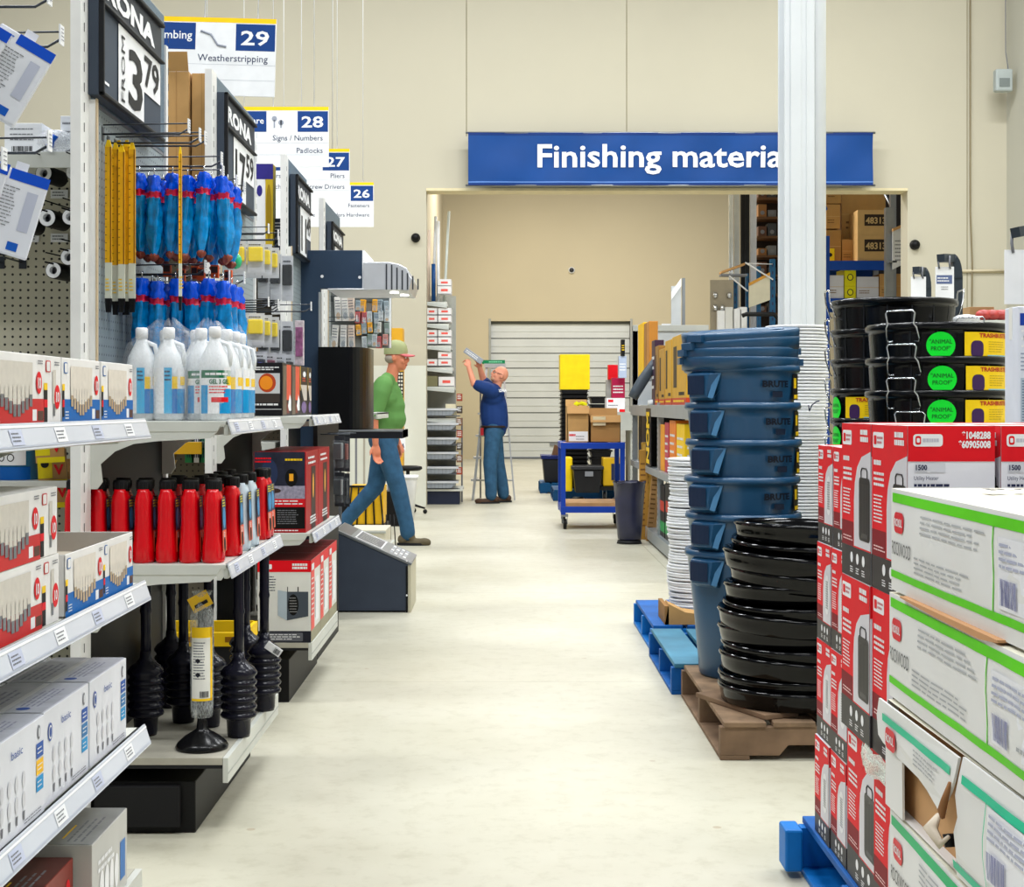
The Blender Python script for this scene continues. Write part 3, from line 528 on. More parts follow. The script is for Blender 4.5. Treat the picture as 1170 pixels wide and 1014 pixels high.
# ---------------- second rack: jugs, sticks, blue packets, red bottles, plungers
LBL = m(0, 150, 212, .4); LBG = m(0, 110, 70, .45)
def make_jug(kind):
    t = thing('jug', 'white plastic jug', 'jug', (0, 0, 0)); Wp = m(236, 240, 243, .3)
    b = MB(); b.lathe([(.0, 0), (.036, 0), (.042, .008), (.043, .15), (.038, .18), (.026, .205), (.0165, .225), (.015, .24), (0, .24)], Wp, 28, sup=.8, sy=.85); b.build('body', t)
    b = MB(); b.lathe([(.0175, .235), (.0175, .262), (.014, .266), (0, .266)], WHITE, 20); b.build('cap', t)
    b = MB(); b.tube([(.012, 0, .225), (.038, 0, .215), (.044, 0, .185), (.041, 0, .155)], .007, Wp, 8); b.build('handle', t)
    b = MB(); f = Cy((0, 0, 0), .0432, -rot90)
    if kind == 0:
        b.rect(f, -.03, .02, -.004, .15, WHITE, .001); b.rect(f, -.004, .02, .018, .15, m(60, 176, 226, .4), .001); b.rect(f, .018, .09, .036, .125, YEL, .001); b.rect(f, .018, .02, .036, .09, m(30, 120, 196, .4), .001); b.lines(f, -.002, .11, .016, .145, 3, NAVY, 2, .4, .0016)
    else:
        b.rect(f, -.036, .12, .07, .142, LBG, .001); b.rect(f, -.036, .02, .07, .12, WHITE, .001); b.rect(f, -.036, .02, -.012, .1, LBL, .0014); b.rect(f, .02, .02, .07, .05, LBL, .0014); b.text(f, 'GEL 3 GEL', -.008, .104, .013, LBG, w=.06, off=.002, bold=.03); b.lines(f, -.02, .125, .06, .138, 1, WHITE, 5, .5, .0016)
        b.lines(f, -.008, .075, .05, .1, 3, RED, 4, .4, .0016); b.rect(f, -.002, .052, .05, .066, RED, .0016)
    f2 = Cy((0, 0, 0), .0432, -.1); b.rect(f2, -.03, .02, .03, .15, WHITE, .001); b.rect(f2, -.03, .02, .03, .09, LBL, .0014); b.rect(f2, -.02, .1, .02, .125, YEL, .0016)
    b.build('label', t); return t
SZ1 = 1.156
jt = [(-1.035, 4.27, 0, 'white jug farthest left on the second rack top shelf'), (-.955, 4.26, 0, 'white jug second from the left on the second rack top shelf'), (-.87, 4.30, 1, 'white jug right of the gap, front row of the second rack'),
      (-.815, 4.22, 1, 'white jug with a green and red label at the front corner'), (-.81, 4.37, 0, 'white jug behind the green-labelled corner jug'), (-.81, 4.50, 0, 'white jug with blue label along the aisle edge, before the last'), (-.815, 4.63, 0, 'last white jug with blue label along the aisle edge'),
      (-.905, 4.40, 0, 'white jug standing inside the group behind the front jugs'), (-1.0, 4.42, 0, 'white jug behind the two leftmost jugs')]
pj = [None, None]
for (x, y, k, L_) in jt:
    if pj[k] is None: pj[k] = make_jug(k); o = pj[k]; o.location = (x, y, SZ1); o['label'] = L_; o['group'] = 'white jugs in clear bags'
    else: o = dup(pj[k], (x, y, SZ1), (0, 0, .0), L_, 'white jugs in clear bags')
def bag(loc, rx, ry, h, label, seed):
    b = MB(); R = random.Random(seed); n = 28; prof = [(1, 0), (1.0, h*.3), (.98, h*.6), (.9, h*.78), (.62, h*.92), (.3, h*1.02), (.2, h*1.06)]; vs = []
    for s_, z in prof:
        for j in range(n): a = 2*math.pi*j/n; k = s_*(1+R.uniform(-.05, .05)); vs.append((rx*k*math.cos(a), ry*k*math.sin(a), z+(R.uniform(-.012, .012) if z > h*.5 else 0)))
    b.add(vs, [(i*n+j, i*n+(j+1) % n, (i+1)*n+(j+1) % n, (i+1)*n+j) for i in range(len(prof)-1) for j in range(n)], film(240, 244, 248, .10, .2), True)
    tag(b.build('plastic_bag', loc=loc), label, 'bag', 'clear bags over the jugs')
bag((-.975, 4.33, SZ1+.001), .125, .15, .27, 'clear plastic bag over the left jugs of the second rack', 4)
bag((-.845, 4.31, SZ1+.001), .085, .16, .27, 'clear plastic bag over the front corner jugs', 5)
bag((-.82, 4.58, SZ1+.001), .055, .13, .27, 'clear plastic bag over the last jugs by the aisle', 6)
# yellow sticks
def stick(px, d, top, bot, label):
    h = Z(top, d)-Z(bot, d); t = thing('yellow_stick', label, 'stick', (X(px, d), d, Z(bot, d)), (0, 0, 0), 'yellow tipped sticks hanging at the second rack'); w_ = .0042 if px > 200 else .0095
    b = MB(); b.box(-w_, w_, -.004, .004, h*.30, h, m(236, 176, 20, .4, 0, .1, 30)); f = faces(-w_, w_, -.004, .004, h*.3, h)['-y']
    for k in range(14): b.rect(f, .001, .01+k*h*.048, .006, .012+k*h*.048, m(120, 84, 10, .5))
    b.rect(f, w_*1.55, 0, w_*2, h*.7, m(150, 100, 20, .5)); b.build('shaft', t)
    b = MB(); b.box(-w_, w_, -.004, .004, .04, h*.30, m(214, 216, 200, .4)); f = faces(-w_, w_, -.004, .004, .04, h*.3)['-y']; b.lines(f, .002, .02, .014, .06, 4, YEL, 2, .4); b.build('sleeve', t)
    b = MB(); b.prism([(-w_, .04), (w_, .04), (w_*.7, 0), (-w_*.7, 0)], 'y', -.006, .006, BLACK); b.build('tip', t)
    b = MB(); b.prism([(-w_, h), (w_, h), (w_*.4, h+.02), (-w_*.4, h+.02)], 'y', -.003, .003, YEL); b.build('hang_tab', t)
for k, (px, d) in enumerate(((124, 4.30), (132, 4.37), (139, 4.33), (145, 4.39), (151, 4.35), (128, 4.45), (136, 4.47), (143, 4.5), (150, 4.48))):
    stick(px, d, 168+(k % 3)*3, 357+(k % 2)*3, 'yellow stick with white sleeve and black tip, %s' % (['leftmost in front of the bundle', 'second from the left in the front bundle', 'middle of the front bundle', 'fourth from the left in the front bundle', 'rightmost of the front bundle', 'far left of the rear sticks', 'left middle of the rear sticks', 'right middle of the rear sticks', 'rightmost of the rear sticks'][k]))
stick(206, 4.25, 176, 355, 'single yellow stick hanging apart before the blue packets')
# blue packets
def packet(label, loc, h, seed, grp, loc_rot=0):
    R = random.Random(seed); t = thing('blue_packet', label, 'package', loc, (R.uniform(-.05, .05), R.uniform(-.08, .08), R.uniform(-.5, .5)), grp)
    c1 = m(0, 84, 224, .15); c2 = m(214, 24, 70, .25); c3 = m(0, 142, 214, .12, 0, .45, 30); c4 = m(150, 70, 50, .35)
    def seg(z0, z1, rs, mt, nm, par):
        b = MB(); n = 20; k = len(rs); vs = []; p1 = R.uniform(0, 6); p2 = R.uniform(0, 6)
        for i, r in enumerate(rs):
            z = z0+(z1-z0)*i/(k-1)
            for j in range(n): a = 2*math.pi*j/n; q = r*(1+.20*math.cos(5*a+p1+i*.5)+.13*math.cos(9*a+p2-i*.7)+R.uniform(-.05, .05)); vs.append((q*math.cos(a)*.75, q*math.sin(a), z))
        b.add(vs, [(i*n+j, i*n+(j+1) % n, (i+1)*n+(j+1) % n, (i+1)*n+j) for i in range(k-1) for j in range(n)], mt, True); return b.build(nm, par)
    seg(0, -h*.2, [.018, .026, .021, .029, .027], c1, 'header', t); seg(-h*.19, -h*.27, [.027, .024, .027], c2, 'red_band', t)
    seg(-h*.26, -h*.93, [.026, .025, .029, .027, .030, .028, .025, .018, .010], c3, 'wrap', t); seg(-h*.91, -h, [.011, .018, .015, .005], c4, 'knot', t)
    b = MB(); b.tube([(0, 0, -.005), (0, .0, .015), (.0, .006, .022)], .002, CHROME, 6); b.build('hook', t)
packs = []
for row, (zt, h, nm) in enumerate(((1.905, .26, 'upper'), (1.585, .27, 'lower'))):
    k = 0
    for (yy, nn) in ((4.52, 6), (4.63, 6), (4.75, 6), (4.88, 5)):
        for i in range(nn):
            xx = -1.105+.05*i+(.01 if row else 0)
            if row == 0 and yy > 4.8 and i == 0: continue
            packet('blue and teal shiny packet, %s row, %s peg, %s from the board' % (nm, {4.52: 'nearest', 4.63: 'second', 4.75: 'third', 4.88: 'farthest'}[yy], ORD[i]), (xx, yy+random.Random(k+row*50).uniform(-.015, .015), zt-.01*(i % 2)), h, 10+k+row*50, '%s row of blue packets' % nm); k += 1
b = MB(); b.ell((0, 0, 0), .02, .02, .026, m(40, 190, 130, .25), 12); tag(b.build('green_packet', loc=(-.87, 4.86, 1.67)), 'small green packet hanging at the right end of the blue packets', 'package')
for k in range(6):
    b = MB(); b.box(-.012, .012, -.01, .01, -.02, .02, m(226, 92, 40, .4)); b.box(-.010, .010, -.012, -.01, -.005, .015, m(60, 40, 40, .4)); tag(b.build('orange_packet', loc=(-1.04+.035*k, 4.62+.04*(k % 3), 1.618-.012*(k % 2)), bev=.003), 'small orange pack between the two rows of blue packets, %s from the left' % ORD[k], 'package', 'small orange packs')
# red bottles
def red_bottle(col=RED, capc=BLACK, nm='red'):
    t = thing('drain_bottle', 'bottle', 'bottle'); C_ = m(222, 0, 18, .25) if nm == 'red' else m(206, 222, 234, .3)
    prof = [(.0, 0), (.030, 0), (.0325, .006), (.0325, .045), (.029, .07), (.0275, .12), (.0275, .17), (.025, .185), (.021, .196), (.020, .206), (0, .206)]
    b = MB(); b.lathe(prof, C_, 24, sx=.95, sy=1.35, sup=.85); b.build('body', t)
    b = MB(); b.lathe([(.0235, .201), (.0235, .208), (.023, .228), (.021, .232), (0, .232)], BLACK, 20)
    for j in range(12): a = j*math.pi/6; b.box(.0233*math.cos(a)-.001, .0233*math.cos(a)+.001, .0233*math.sin(a)-.001, .0233*math.sin(a)+.001, .207, .226, DARK)
    b.build('cap', t)
    b = MB(); f = Fr((.031, -.028, .03), (0, 1, 0), (-.03, 0, 1)); w_ = .056
    b.rect(f, 0, .0, w_, .06, m(232, 96, 66, .4), .001); b.disc(f, w_*.5, .02, .014, .022, m(40, 26, 22, .5), .0014); b.rect(f, 0, .06, w_, .15, m(24, 44, 84, .35), .001); b.disc(f, w_*.5, .095, .02, .03, m(60, 150, 206, .3), .0014); b.lines(f, .006, .125, .05, .148, 3, m(240, 220, 60, .4), 6, .5, .0016); b.text(f, '13', .012, .04, .016, WHITE, off=.002, bold=.03)
    b.build('label', t); return t
SZ2 = .756; rbo = red_bottle(); first = True
def putb(x, y, L_, src, rz=0):
    global first
    g_ = 'red drain bottles'
    if src is rbo and first: first = False; src.location = (x, y, SZ2); src['label'] = L_; src['group'] = g_
    else: dup(src, (x, y, SZ2), (0, 0, rz), L_, g_)
for k in range(7): putb(-.8175-.0655*k, 4.215, 'red bottle with black cap in the front row, %s from the aisle' % ORD[k], rbo, .06*(k % 2))
for k in range(6): putb(-.84-.0655*k, 4.33, 'red bottle with black cap in the second row, %s from the aisle' % ORD[k], rbo)
for k in range(3): putb(-.84-.07*k, 4.5, 'red bottle with black cap in the third row, %s from the aisle' % ORD[k], rbo)
putb(-.80, 4.40, 'red bottle along the aisle edge just before the pale bottles', rbo, 0)
for k, (y, L_) in enumerate(((4.935, 'red bottle beyond the pale bottles, nearer of two'), (5.02, 'red bottle at the far end of the shelf beyond the pale bottles'))): putb(-.80-.004*k, y, L_, rbo, -.1)
pb = red_bottle(nm='pale'); pb.location = (-.802, 4.56, SZ2); pb['label'] = 'pale blue bottle among the red ones, nearer of two'; pb['group'] = 'pale drain bottles'
dup(pb, (-.80, 4.70, SZ2), None, 'pale blue bottle among the red ones, farther of two')
for k, y in enumerate((4.6, 4.75, 4.9)):
    putb(-.90, y, 'red bottle standing behind the pale bottles, %s from the camera' % ORD[k], rbo)
# plungers
PB = m(20, 20, 34, .22)
def plunger():
    t = thing('plunger', 'plunger', 'plunger'); b = MB(); prof = [(0, 0), (.032, 0), (.034, .01), (.036, .05), (.047, .058)]
    for k in range(5): z = .06+k*.024; prof += [(.052, z), (.054, z+.005), (.052, z+.011), (.047, z+.014), (.047, z+.021)]
    prof += [(.054, .185), (.054, .192), (.045, .205), (.03, .215), (.018, .23), (.016, .25)]
    b.lathe(prof+[(0, .25)], PB, 32); b.build('bellows', t)
    b = MB(); b.lathe([(.016, .24), (.0145, .30), (.0155, .36), (.018, .37), (.0155, .385), (.0155, .49), (.012, .52), (0, .525)], PB, 16); b.build('handle', t); return t
pz = .216; p0 = plunger(); first_p = True
for (x, y, L_) in ((-.783, 4.42, 'black bellows plunger nearest the aisle, front'), (-.768, 4.80, 'black bellows plunger with a price tag, far end by the aisle'), (-1.064, 4.44, 'black bellows plunger at the left of the deck'), (-.99, 4.62, 'black bellows plunger behind the left one'), (-.9, 4.56, 'black bellows plunger directly behind the packaged plunger'), (-.86, 4.98, 'black bellows plunger at the back behind the tagged one'), (-1.08, 4.85, 'black bellows plunger in the back left corner of the deck')):
    if first_p: first_p = False; p0.location = (x, y, pz); p0['label'] = L_; p0['group'] = 'black bellows plungers'
    else: q = dup(p0, (x, y, pz), (0, 0, 0), L_, 'black bellows plungers')
b = MB(); b.M = Matrix.Translation((-.768+.035, 4.75, pz+.205)) @ Matrix.Rotation(.6, 4, 'Y'); b.box(-.025, .03, -.002, .002, -.012, .014, WHITE); b.bars(faces(-.025, .03, -.002, .002, -.012, .014)['-y'], .03, .004, .05, .02, DARK); tag(b.build('hang_tag'), 'white price tag tied on the far plunger', 'tag')
t = thing('packaged_plunger', 'small black plunger in clear sleeve with yellow label, on the deck front', 'plunger', (-.862, 4.27, pz))
b = MB(); b.lathe([(0, .0), (.074, 0), (.076, .006), (.07, .016), (.066, .02), (.05, .034), (.03, .046), (.016, .056), (.013, .08), (.013, .1), (.0, .1)], m(16, 16, 18, .22), 32); b.build('cup', t)
b = MB(); b.lathe([(.013, .08), (.013, .40), (0, .405)], m(24, 24, 28, .4), 14); b.build('handle', t)
b = MB(); b.lathe([(.03, .09), (.033, .12), (.034, .38), (.02, .43), (.03, .45)], film(214, 220, 222, .3), 20); b.build('sleeve', t)
b = MB(); f = Cy((0, 0, 0), .0345, -rot90+.15); b.rect(f, -.03, .145, .034, .345, m(232, 232, 226, .4), .001); b.rect(f, -.03, .32, .034, .35, YEL, .0014); b.rect(f, -.03, .14, .034, .147, YEL, .0014); b.rect(f, .026, .14, .034, .35, YEL, .0014); b.lines(f, -.024, .2, .012, .31, 14, NAVY, 4, .3, .0016); b.poly(f, [(-.018, .255), (-.010, .247), (-.002, .255), (-.01, .262)], DARK, .002); b.poly(f, [(-.018, .215), (-.010, .207), (-.002, .215), (-.01, .222)], DARK, .002); b.bars(f, -.005, .15, .02, .168, DARK, 3, .002); b.build('label', t)
b = MB(); b.M = Matrix.Translation((0, -.02, .42)) @ Matrix.Rotation(-.5, 4, 'Y'); b.box(-.03, .03, -.002, .002, -.02, .025, m(236, 190, 40, .4)); b.box(-.02, .02, -.003, -.002, -.01, .0, DARK); b.build('top_tag', t)
# things glimpsed on the next gondola under the top shelf
d = 6.1; b = MB(); b.ell((0, 0, 0), .022, .02, .055, m(170, 130, 60, .25, .3), 14); b.prism([(-.02, -.05), (.02, -.05), (.0, -.09)], 'y', -.003, .003, m(196, 160, 90, .3)); tag(b.build('fishing_lure', loc=(X(197, d), d, Z(512, d))), 'gold coloured hanging item seen under the jug shelf', 'package')
for k, (px, c) in enumerate(((217, m(40, 150, 90, .4)), (225, WHITE), (233, m(40, 150, 90, .4)))):
    b = MB(); b.box(-.018, .018, -.01, .01, -.06, .06, c); f = faces(-.018, .018, -.01, .01, -.06, .06)['-y']
    for q in range(3): b.rect(f, .008+q*.008, .02, .012+q*.008, .11, NAVY)
    tag(b.build('striped_pack', loc=(X(px, d), d, Z(512, d))), 'striped pack under the jug shelf, %s of three' % ('left', 'middle', 'right')[k], 'package', 'striped packs')
# ---------------- cartons on top of the second gondola
def brown_carton(label, loc, w_, d_, h_, flap=True, c=CARD, rot=(0, 0, 0), name='cardboard_carton'):
    t = thing(name, label, 'box', loc, rot); b = MB(); b.box(0, w_, 0, d_, 0, h_, c); f = faces(0, w_, 0, d_, 0, h_)
    b.rect(f['-y'], w_*.48, 0, w_*.52, h_, CARDD if 0 else m(176, 134, 80, .7)); b.build('body', t, bev=.002)
    if flap: g = MB(); g.M = Matrix.Translation((0, 0, h_)) @ Matrix.Rotation(.35, 4, 'X'); g.box(.002, w_-.002, 0, .002, 0, min(.08, d_), c); g.build('flap', t)
    return t
d = 6.1; brown_carton('tall brown carton with bent flap standing on the gondola, left one', (X(187, d), d, 2.001), X(216, d)-X(187, d), .2, Z(82, d)-2.0)
d = 6.12; brown_carton('tall brown carton with taped seam on the gondola, right one', (X(219, d), d, 2.001), X(242, d)-X(219, d), .2, Z(84, d)-2.0, False)
# ---------------- third rack: blister packs, boxes
def blister(label, loc, c, h=.11, w_=.06, grp='blister packs', rz=0.0, cc=(206, 208, 214)):
    t = thing('blister_pack', label, 'package', loc, (0, 0, rz), grp); b = MB(); b.box(-w_/2, w_/2, 0, .002, -h, 0, m(*cc, .35)); b.lines(faces(-w_/2, w_/2, 0, .002, -h, 0)['-y'], .006, h*.75, w_*.8, h*.92, 2, DARK, 3, .4); b.build('card', t)
    b = MB(); b.box(-w_*.42, w_*.42, -.024, 0, -h*.66, -h*.2, c); b.build('tool', t, bev=.005)
    b = MB(); b.box(-w_*.45, w_*.45, -.026, -.001, -h*.9, -h*.12, film(220, 226, 232, .07)); b.build('blister', t, bev=.004)
YP = m(244, 214, 10, .35)
for r_, zz in enumerate((1.87, 1.575)):
    for k in range(3):
        for j in range(2): blister('yellow tool in clear blister, %s row, peg %s from the camera, %s' % (('upper', 'lower')[r_], ORD[k], ('inner one', 'outer one')[j]), (-1.08+.075*j+.01*k, 6.07+.13*k, zz), YP if (k+j+r_) % 3 else YP, .13, .07)
for k in range(3):
    for r_ in range(2): blister('dark tool in clear blister, %s row, %s beyond the yellow ones' % (('upper', 'lower')[r_], ORD[k]), (-1.03+.04*k, 6.42+.08*k, 1.86-.29*r_), DARK, .2, .05, 'dark blister packs')
for k in range(4): blister('grey tool in clear blister below the yellow ones, %s from the camera' % ORD[k], (-1.0+.02*k, 6.1+.13*k, 1.42), (DARK, m(120, 60, 80, .4), GREYT, DARK)[k], .16, .07, 'low blister packs')
b = MB(); b.box(-.02, .02, -.01, .01, -.2, 0, m(214, 200, 206, .3, 0, .3, 60)); b.box(-.016, .016, -.014, -.01, -.16, -.03, m(150, 90, 130, .3, 0, .4, 50)); tag(b.build('patterned_pack', loc=(-.9, 6.6, 1.575), bev=.005), 'white and purple patterned packet hanging by the blue kiosk', 'package')
d = 8.02; t = thing('bulb_package', 'white and yellow box with purple top above the blister packs', 'box', (X(290, d), d, 1.981)); w_ = X(312, d)-X(290, d); h_ = .52
b = MB(); b.box(0, w_*.6, 0, .1, 0, h_, WHITE).box(w_*.6, w_, 0, .1, 0, h_, m(206, 176, 40, .4)); f = faces(0, w_, 0, .1, 0, h_)['-y']; b.rect(f, 0, h_*.84, w_, h_, m(50, 44, 130, .4)); b.disc(f, w_*.3, h_*.72, .015, .03, m(50, 44, 130, .4), .0014); b.disc(f, w_*.78, h_*.5, .015, .15, m(160, 130, 20, .4), .0014); b.rect(f, w_*.08, h_*.1, w_*.4, h_*.2, m(60, 140, 220, .4)); b.build('box', t, bev=.003)
for k, (px, py, hh, c, L_) in enumerate(((320, 268, .17, m(30, 46, 70, .3), 'black and blue package hung above the dark pegboard'), (308, 330, .2, DARK, 'dark package hung on the third gondola, left'), (318, 345, .14, WHITE, 'white folded package hung on the third gondola'), (309, 395, .16, m(222, 216, 196, .5), 'upright cream box on the third gondola shelf'), (300, 400, .15, m(150, 110, 30, .5), 'narrow brown and yellow packet left of the cream box'))):
    d = 8.1; b = MB(); b.box(-.035, .035, -.02, .02, 0, hh, c); f = faces(-.035, .035, -.02, .02, 0, hh)['-y']; b.lines(f, .01, hh*.5, .06, hh*.9, 4, WHITE if k < 2 else GREYT, k, .4); tag(b.build('package', loc=(X(px, d), d, Z(py, d)-hh*.5 if k < 3 else 1.451), bev=.003), L_, 'package')
# spray can, fire-log boxes
t = thing('spray_can', 'blue and red spray can beside the white jugs', 'can', (X(297, 6.05), 6.05, 1.156))
b = MB(); b.lathe([(0, 0), (.03, 0), (.03, .16), (.026, .175), (0, .18)], m(30, 60, 150, .3), 20); f = Cy((0, 0, 0), .03, -rot90); b.rect(f, -.04, .0, .04, .03, RED, .001); b.rect(f, -.04, .07, .04, .085, RED, .001); b.rect(f, -.04, .12, .04, .15, m(200, 190, 40, .4), .001); b.disc(f, 0, .1, .02, .015, m(90, 190, 230, .4), .0015); b.build('can', t)
b = MB(); b.lathe([(.027, .172), (.027, .215), (0, .218)], m(20, 40, 170, .3), 20); b.build('cap', t)
def tool_carton(L_, y, side, front=False, ln=.255):
    w_ = .19; h_ = .215; b = MB(); b.box(-w_, 0, 0, ln, 0, h_, m(26, 26, 30, .4)); f = faces(-w_, 0, 0, ln, 0, h_); g = f['+x']; s = f['-y']
    if side == 'red': b.rect(g, ln*.05, .005, ln*.45, h_-.01, m(110, 96, 80, .5)); b.rect(g, ln*.45, h_*.3, ln*.95, h_-.005, m(224, 84, 60, .4)); b.poly(g, [(ln*.5, .02), (ln*.95, .02), (ln*.95, h_*.3), (ln*.8, h_*.42)], WHITE, .0012); b.poly(g, [(ln*.45, .01), (ln*.75, .01), (ln*.45, h_*.3)], m(120, 40, 30, .4), .0014)
    else: b.rect(g, ln*.1, h_*.3, ln*.9, h_*.62, m(206, 196, 186, .4)); b.poly(g, [(ln*.1, h_*.3), (ln*.5, h_*.3), (ln*.1, h_*.6)], DARK, .0012); b.disc(g, ln*.5, h_*.16, ln*.32, h_*.12, m(120, 100, 150, .4), .0014); b.disc(g, ln*.55, h_*.84, ln*.2, h_*.06, WHITE, .0014); b.rect(g, ln*.0, h_*.5, ln*.1, h_, m(200, 160, 40, .4)); b.lines(g, ln*.3, h_*.68, ln*.8, h_*.78, 2, m(226, 80, 50, .4), 2, .5)
    b.rect(s, .01, h_*.4, w_-.01, h_*.8, m(206, 208, 210, .5)); b.disc(s, w_*.68, h_*.62, .035, .038, m(190, 70, 30, .4), .0012); b.disc(s, w_*.66, h_*.62, .026, .028, m(250, 150, 30, .3), .0016); b.lines(s, w_*.3, h_*.85, w_*.95, h_*.93, 2, WHITE, 1, .5); b.rect(s, .01, h_*.25, w_-.01, h_*.42, m(60, 52, 48, .6), .0014); b.lines(s, w_*.3, h_*.18, w_*.95, h_*.25, 1, WHITE, 4, .5, .002); b.rect(s, w_*.3, h_*.12, w_*.98, h_*.13, WHITE)
    tag(b.build('tool_carton', loc=(-.885, y, 1.156), bev=.0015), L_, 'box', 'narrow tool cartons on the third rack')
tool_carton('black carton with an orange disc on its front, third rack', 5.985, 'red'); tool_carton('black carton with red side, second along the third rack top shelf', 6.245, 'red'); tool_carton('dark carton with white curve on its side, third along the top shelf', 6.50, 'brown'); tool_carton('dark carton with white curve on its side, last along the top shelf', 6.76, 'brown', ln=.14)
def garage_heater(L_, y):
    w_, ln, h_ = .21, .40, .325; b = MB(); R_ = m(176, 20, 28, .4); b.box(-w_, 0, 0, ln, 0, h_, R_); f = faces(-w_, 0, 0, ln, 0, h_); s = f['-y']; g = f['+x']
    b.rect(s, .002, h_*.42, w_-.004, h_, m(34, 38, 56, .45, 0, .4, 20)); b.rect(s, .002, h_*.42, w_-.004, h_*.58, m(150, 146, 166, .6, 0, .3, 80), .0012); b.disc(s, w_*.3, h_*.74, w_*.16, h_*.17, m(36, 50, 84, .5), .0012); b.disc(s, w_*.72, h_*.68, w_*.12, h_*.11, BLACK, .0014); b.rect(s, w_*.68, h_*.64, w_*.76, h_*.73, m(255, 176, 40, .3), .002); b.disc(s, w_*.4, h_*.52, w_*.12, h_*.03, m(60, 40, 36, .5), .0016)
    b.rect(s, .002, h_*.32, w_-.004, h_*.42, m(214, 24, 36, .4), .0014); b.lines(s, w_*.1, h_*.34, w_*.95, h_*.41, 2, WHITE, 9, .4, .0018); b.rect(s, .002, h_*.05, w_-.004, h_*.315, BLACK); b.lines(s, w_*.05, h_*.1, w_*.4, h_*.28, 6, GREYT, 5, .35); b.lines(s, w_*.45, h_*.1, w_*.9, h_*.29, 7, GREYT, 6, .35); b.lines(s, w_*.4, h_*.015, w_*.9, h_*.04, 1, WHITE, 7, .5); b.lines(s, w_*.03, h_*.86, w_*.35, h_*.94, 2, RED, 3, .5, .002); b.lines(s, w_*.6, h_*.88, w_*.95, h_*.93, 1, YEL, 3, .5, .002)
    b.rect(g, ln*.4, h_*.0, ln*.75, h_*.8, m(60, 40, 36, .5, 0, .3, 20)); b.disc(g, ln*.55, h_*.55, ln*.06, h_*.16, m(255, 176, 40, .3), .0014); b.lines(g, ln*.15, h_*.82, ln*.75, h_*.95, 2, WHITE, 5, .4); b.lines(g, ln*.3, h_*.07, ln*.85, h_*.18, 3, WHITE, 6, .6, .0016)
    tag(b.build('garage_heater_box', loc=(-.79, y, .686), bev=.002), L_, 'box', 'red and black garage heater boxes')
garage_heater('red and black garage heater box, nearer of two on the middle shelf', 5.985); garage_heater('red and black garage heater box, farther of two on the middle shelf', 6.395)
def utility_heater_left(L_, y):
    w_, ln, h_ = .215, .305, .33; b = MB(); b.box(-w_, 0, 0, ln, 0, h_, m(226, 226, 220, .5)); f = faces(-w_, 0, 0, ln, 0, h_); s = f['-y']; g = f['+x']
    b.rect(s, 0, h_*.86, w_, h_, RED); b.rr(s, w_*.04, h_*.895, w_*.27, h_*.955, .004, WHITE, .0014); b.lines(s, w_*.65, h_*.89, w_*.95, h_*.97, 2, WHITE, 3, .7); b.lines(s, w_*.05, h_*.62, w_*.35, h_*.82, 6, NAVY, 5, .3)
    b.poly(s, [(w_*.38, h_*.33), (w_*.55, h_*.27), (w_*.55, h_*.62), (w_*.38, h_*.64)], m(176, 190, 200, .4), .001); b.poly(s, [(w_*.55, h_*.27), (w_*.95, h_*.32), (w_*.95, h_*.62), (w_*.55, h_*.62)], m(72, 80, 90, .4), .001); b.disc(s, w_*.67, h_*.46, w_*.1, h_*.13, BLACK, .0014); b.lines(s, w_*.6, h_*.36, w_*.75, h_*.56, 6, m(150, 150, 150, .4), 2, .3, .0018)
    b.rect(s, 0, 0, w_, h_*.14, m(26, 28, 40, .5)); b.rr(s, w_*.08, h_*.015, w_*.85, h_*.12, .005, m(96, 98, 106, .5), .001); b.lines(s, w_*.14, h_*.03, w_*.8, h_*.11, 3, WHITE, 7, .4, .0016); b.bars(s, w_*.1, h_*.25, w_*.18, h_*.32, DARK)
    b.rect(s, w_*.555, h_*.62, w_*.57, h_*.68, DARK); b.rect(s, w_*.75, h_*.62, w_*.77, h_*.68, DARK)
    b.rect(g, 0, h_*.86, ln, h_, RED); b.rect(g, 0, h_*.14, ln*.35, h_*.86, m(232, 60, 56, .4)); b.rect(g, 0, 0, ln, h_*.14, m(150, 146, 120, .5)); b.rr(g, ln*.45, h_*.2, ln*.8, h_*.75, .015, WHITE, .0012); b.rect(g, ln*.42, h_*.25, ln*.46, h_*.7, GREYT); b.rr(g, ln*.05, h_*.87, ln*.3, h_*.95, .004, WHITE, .0014); b.lines(g, ln*.05, h_*.3, ln*.28, h_*.8, 8, WHITE, 5, .3, .0014); b.rect(g, ln*.98, 0, ln, h_, m(90, 20, 20, .5), .0014)
    tp = f['+z']; b.rect(tp, 0, 0, w_, ln, m(120, 20, 26, .5)); 
    tag(b.build('utility_heater_box', loc=(-.77, y, .244), bev=.002), L_, 'box', 'red and white heater boxes on the low deck')
for y, n_ in ((5.985, 'nearest'), (6.295, 'middle'), (6.605, 'farthest')): utility_heater_left('red and white utility heater box on the low deck, %s of three' % n_, y)
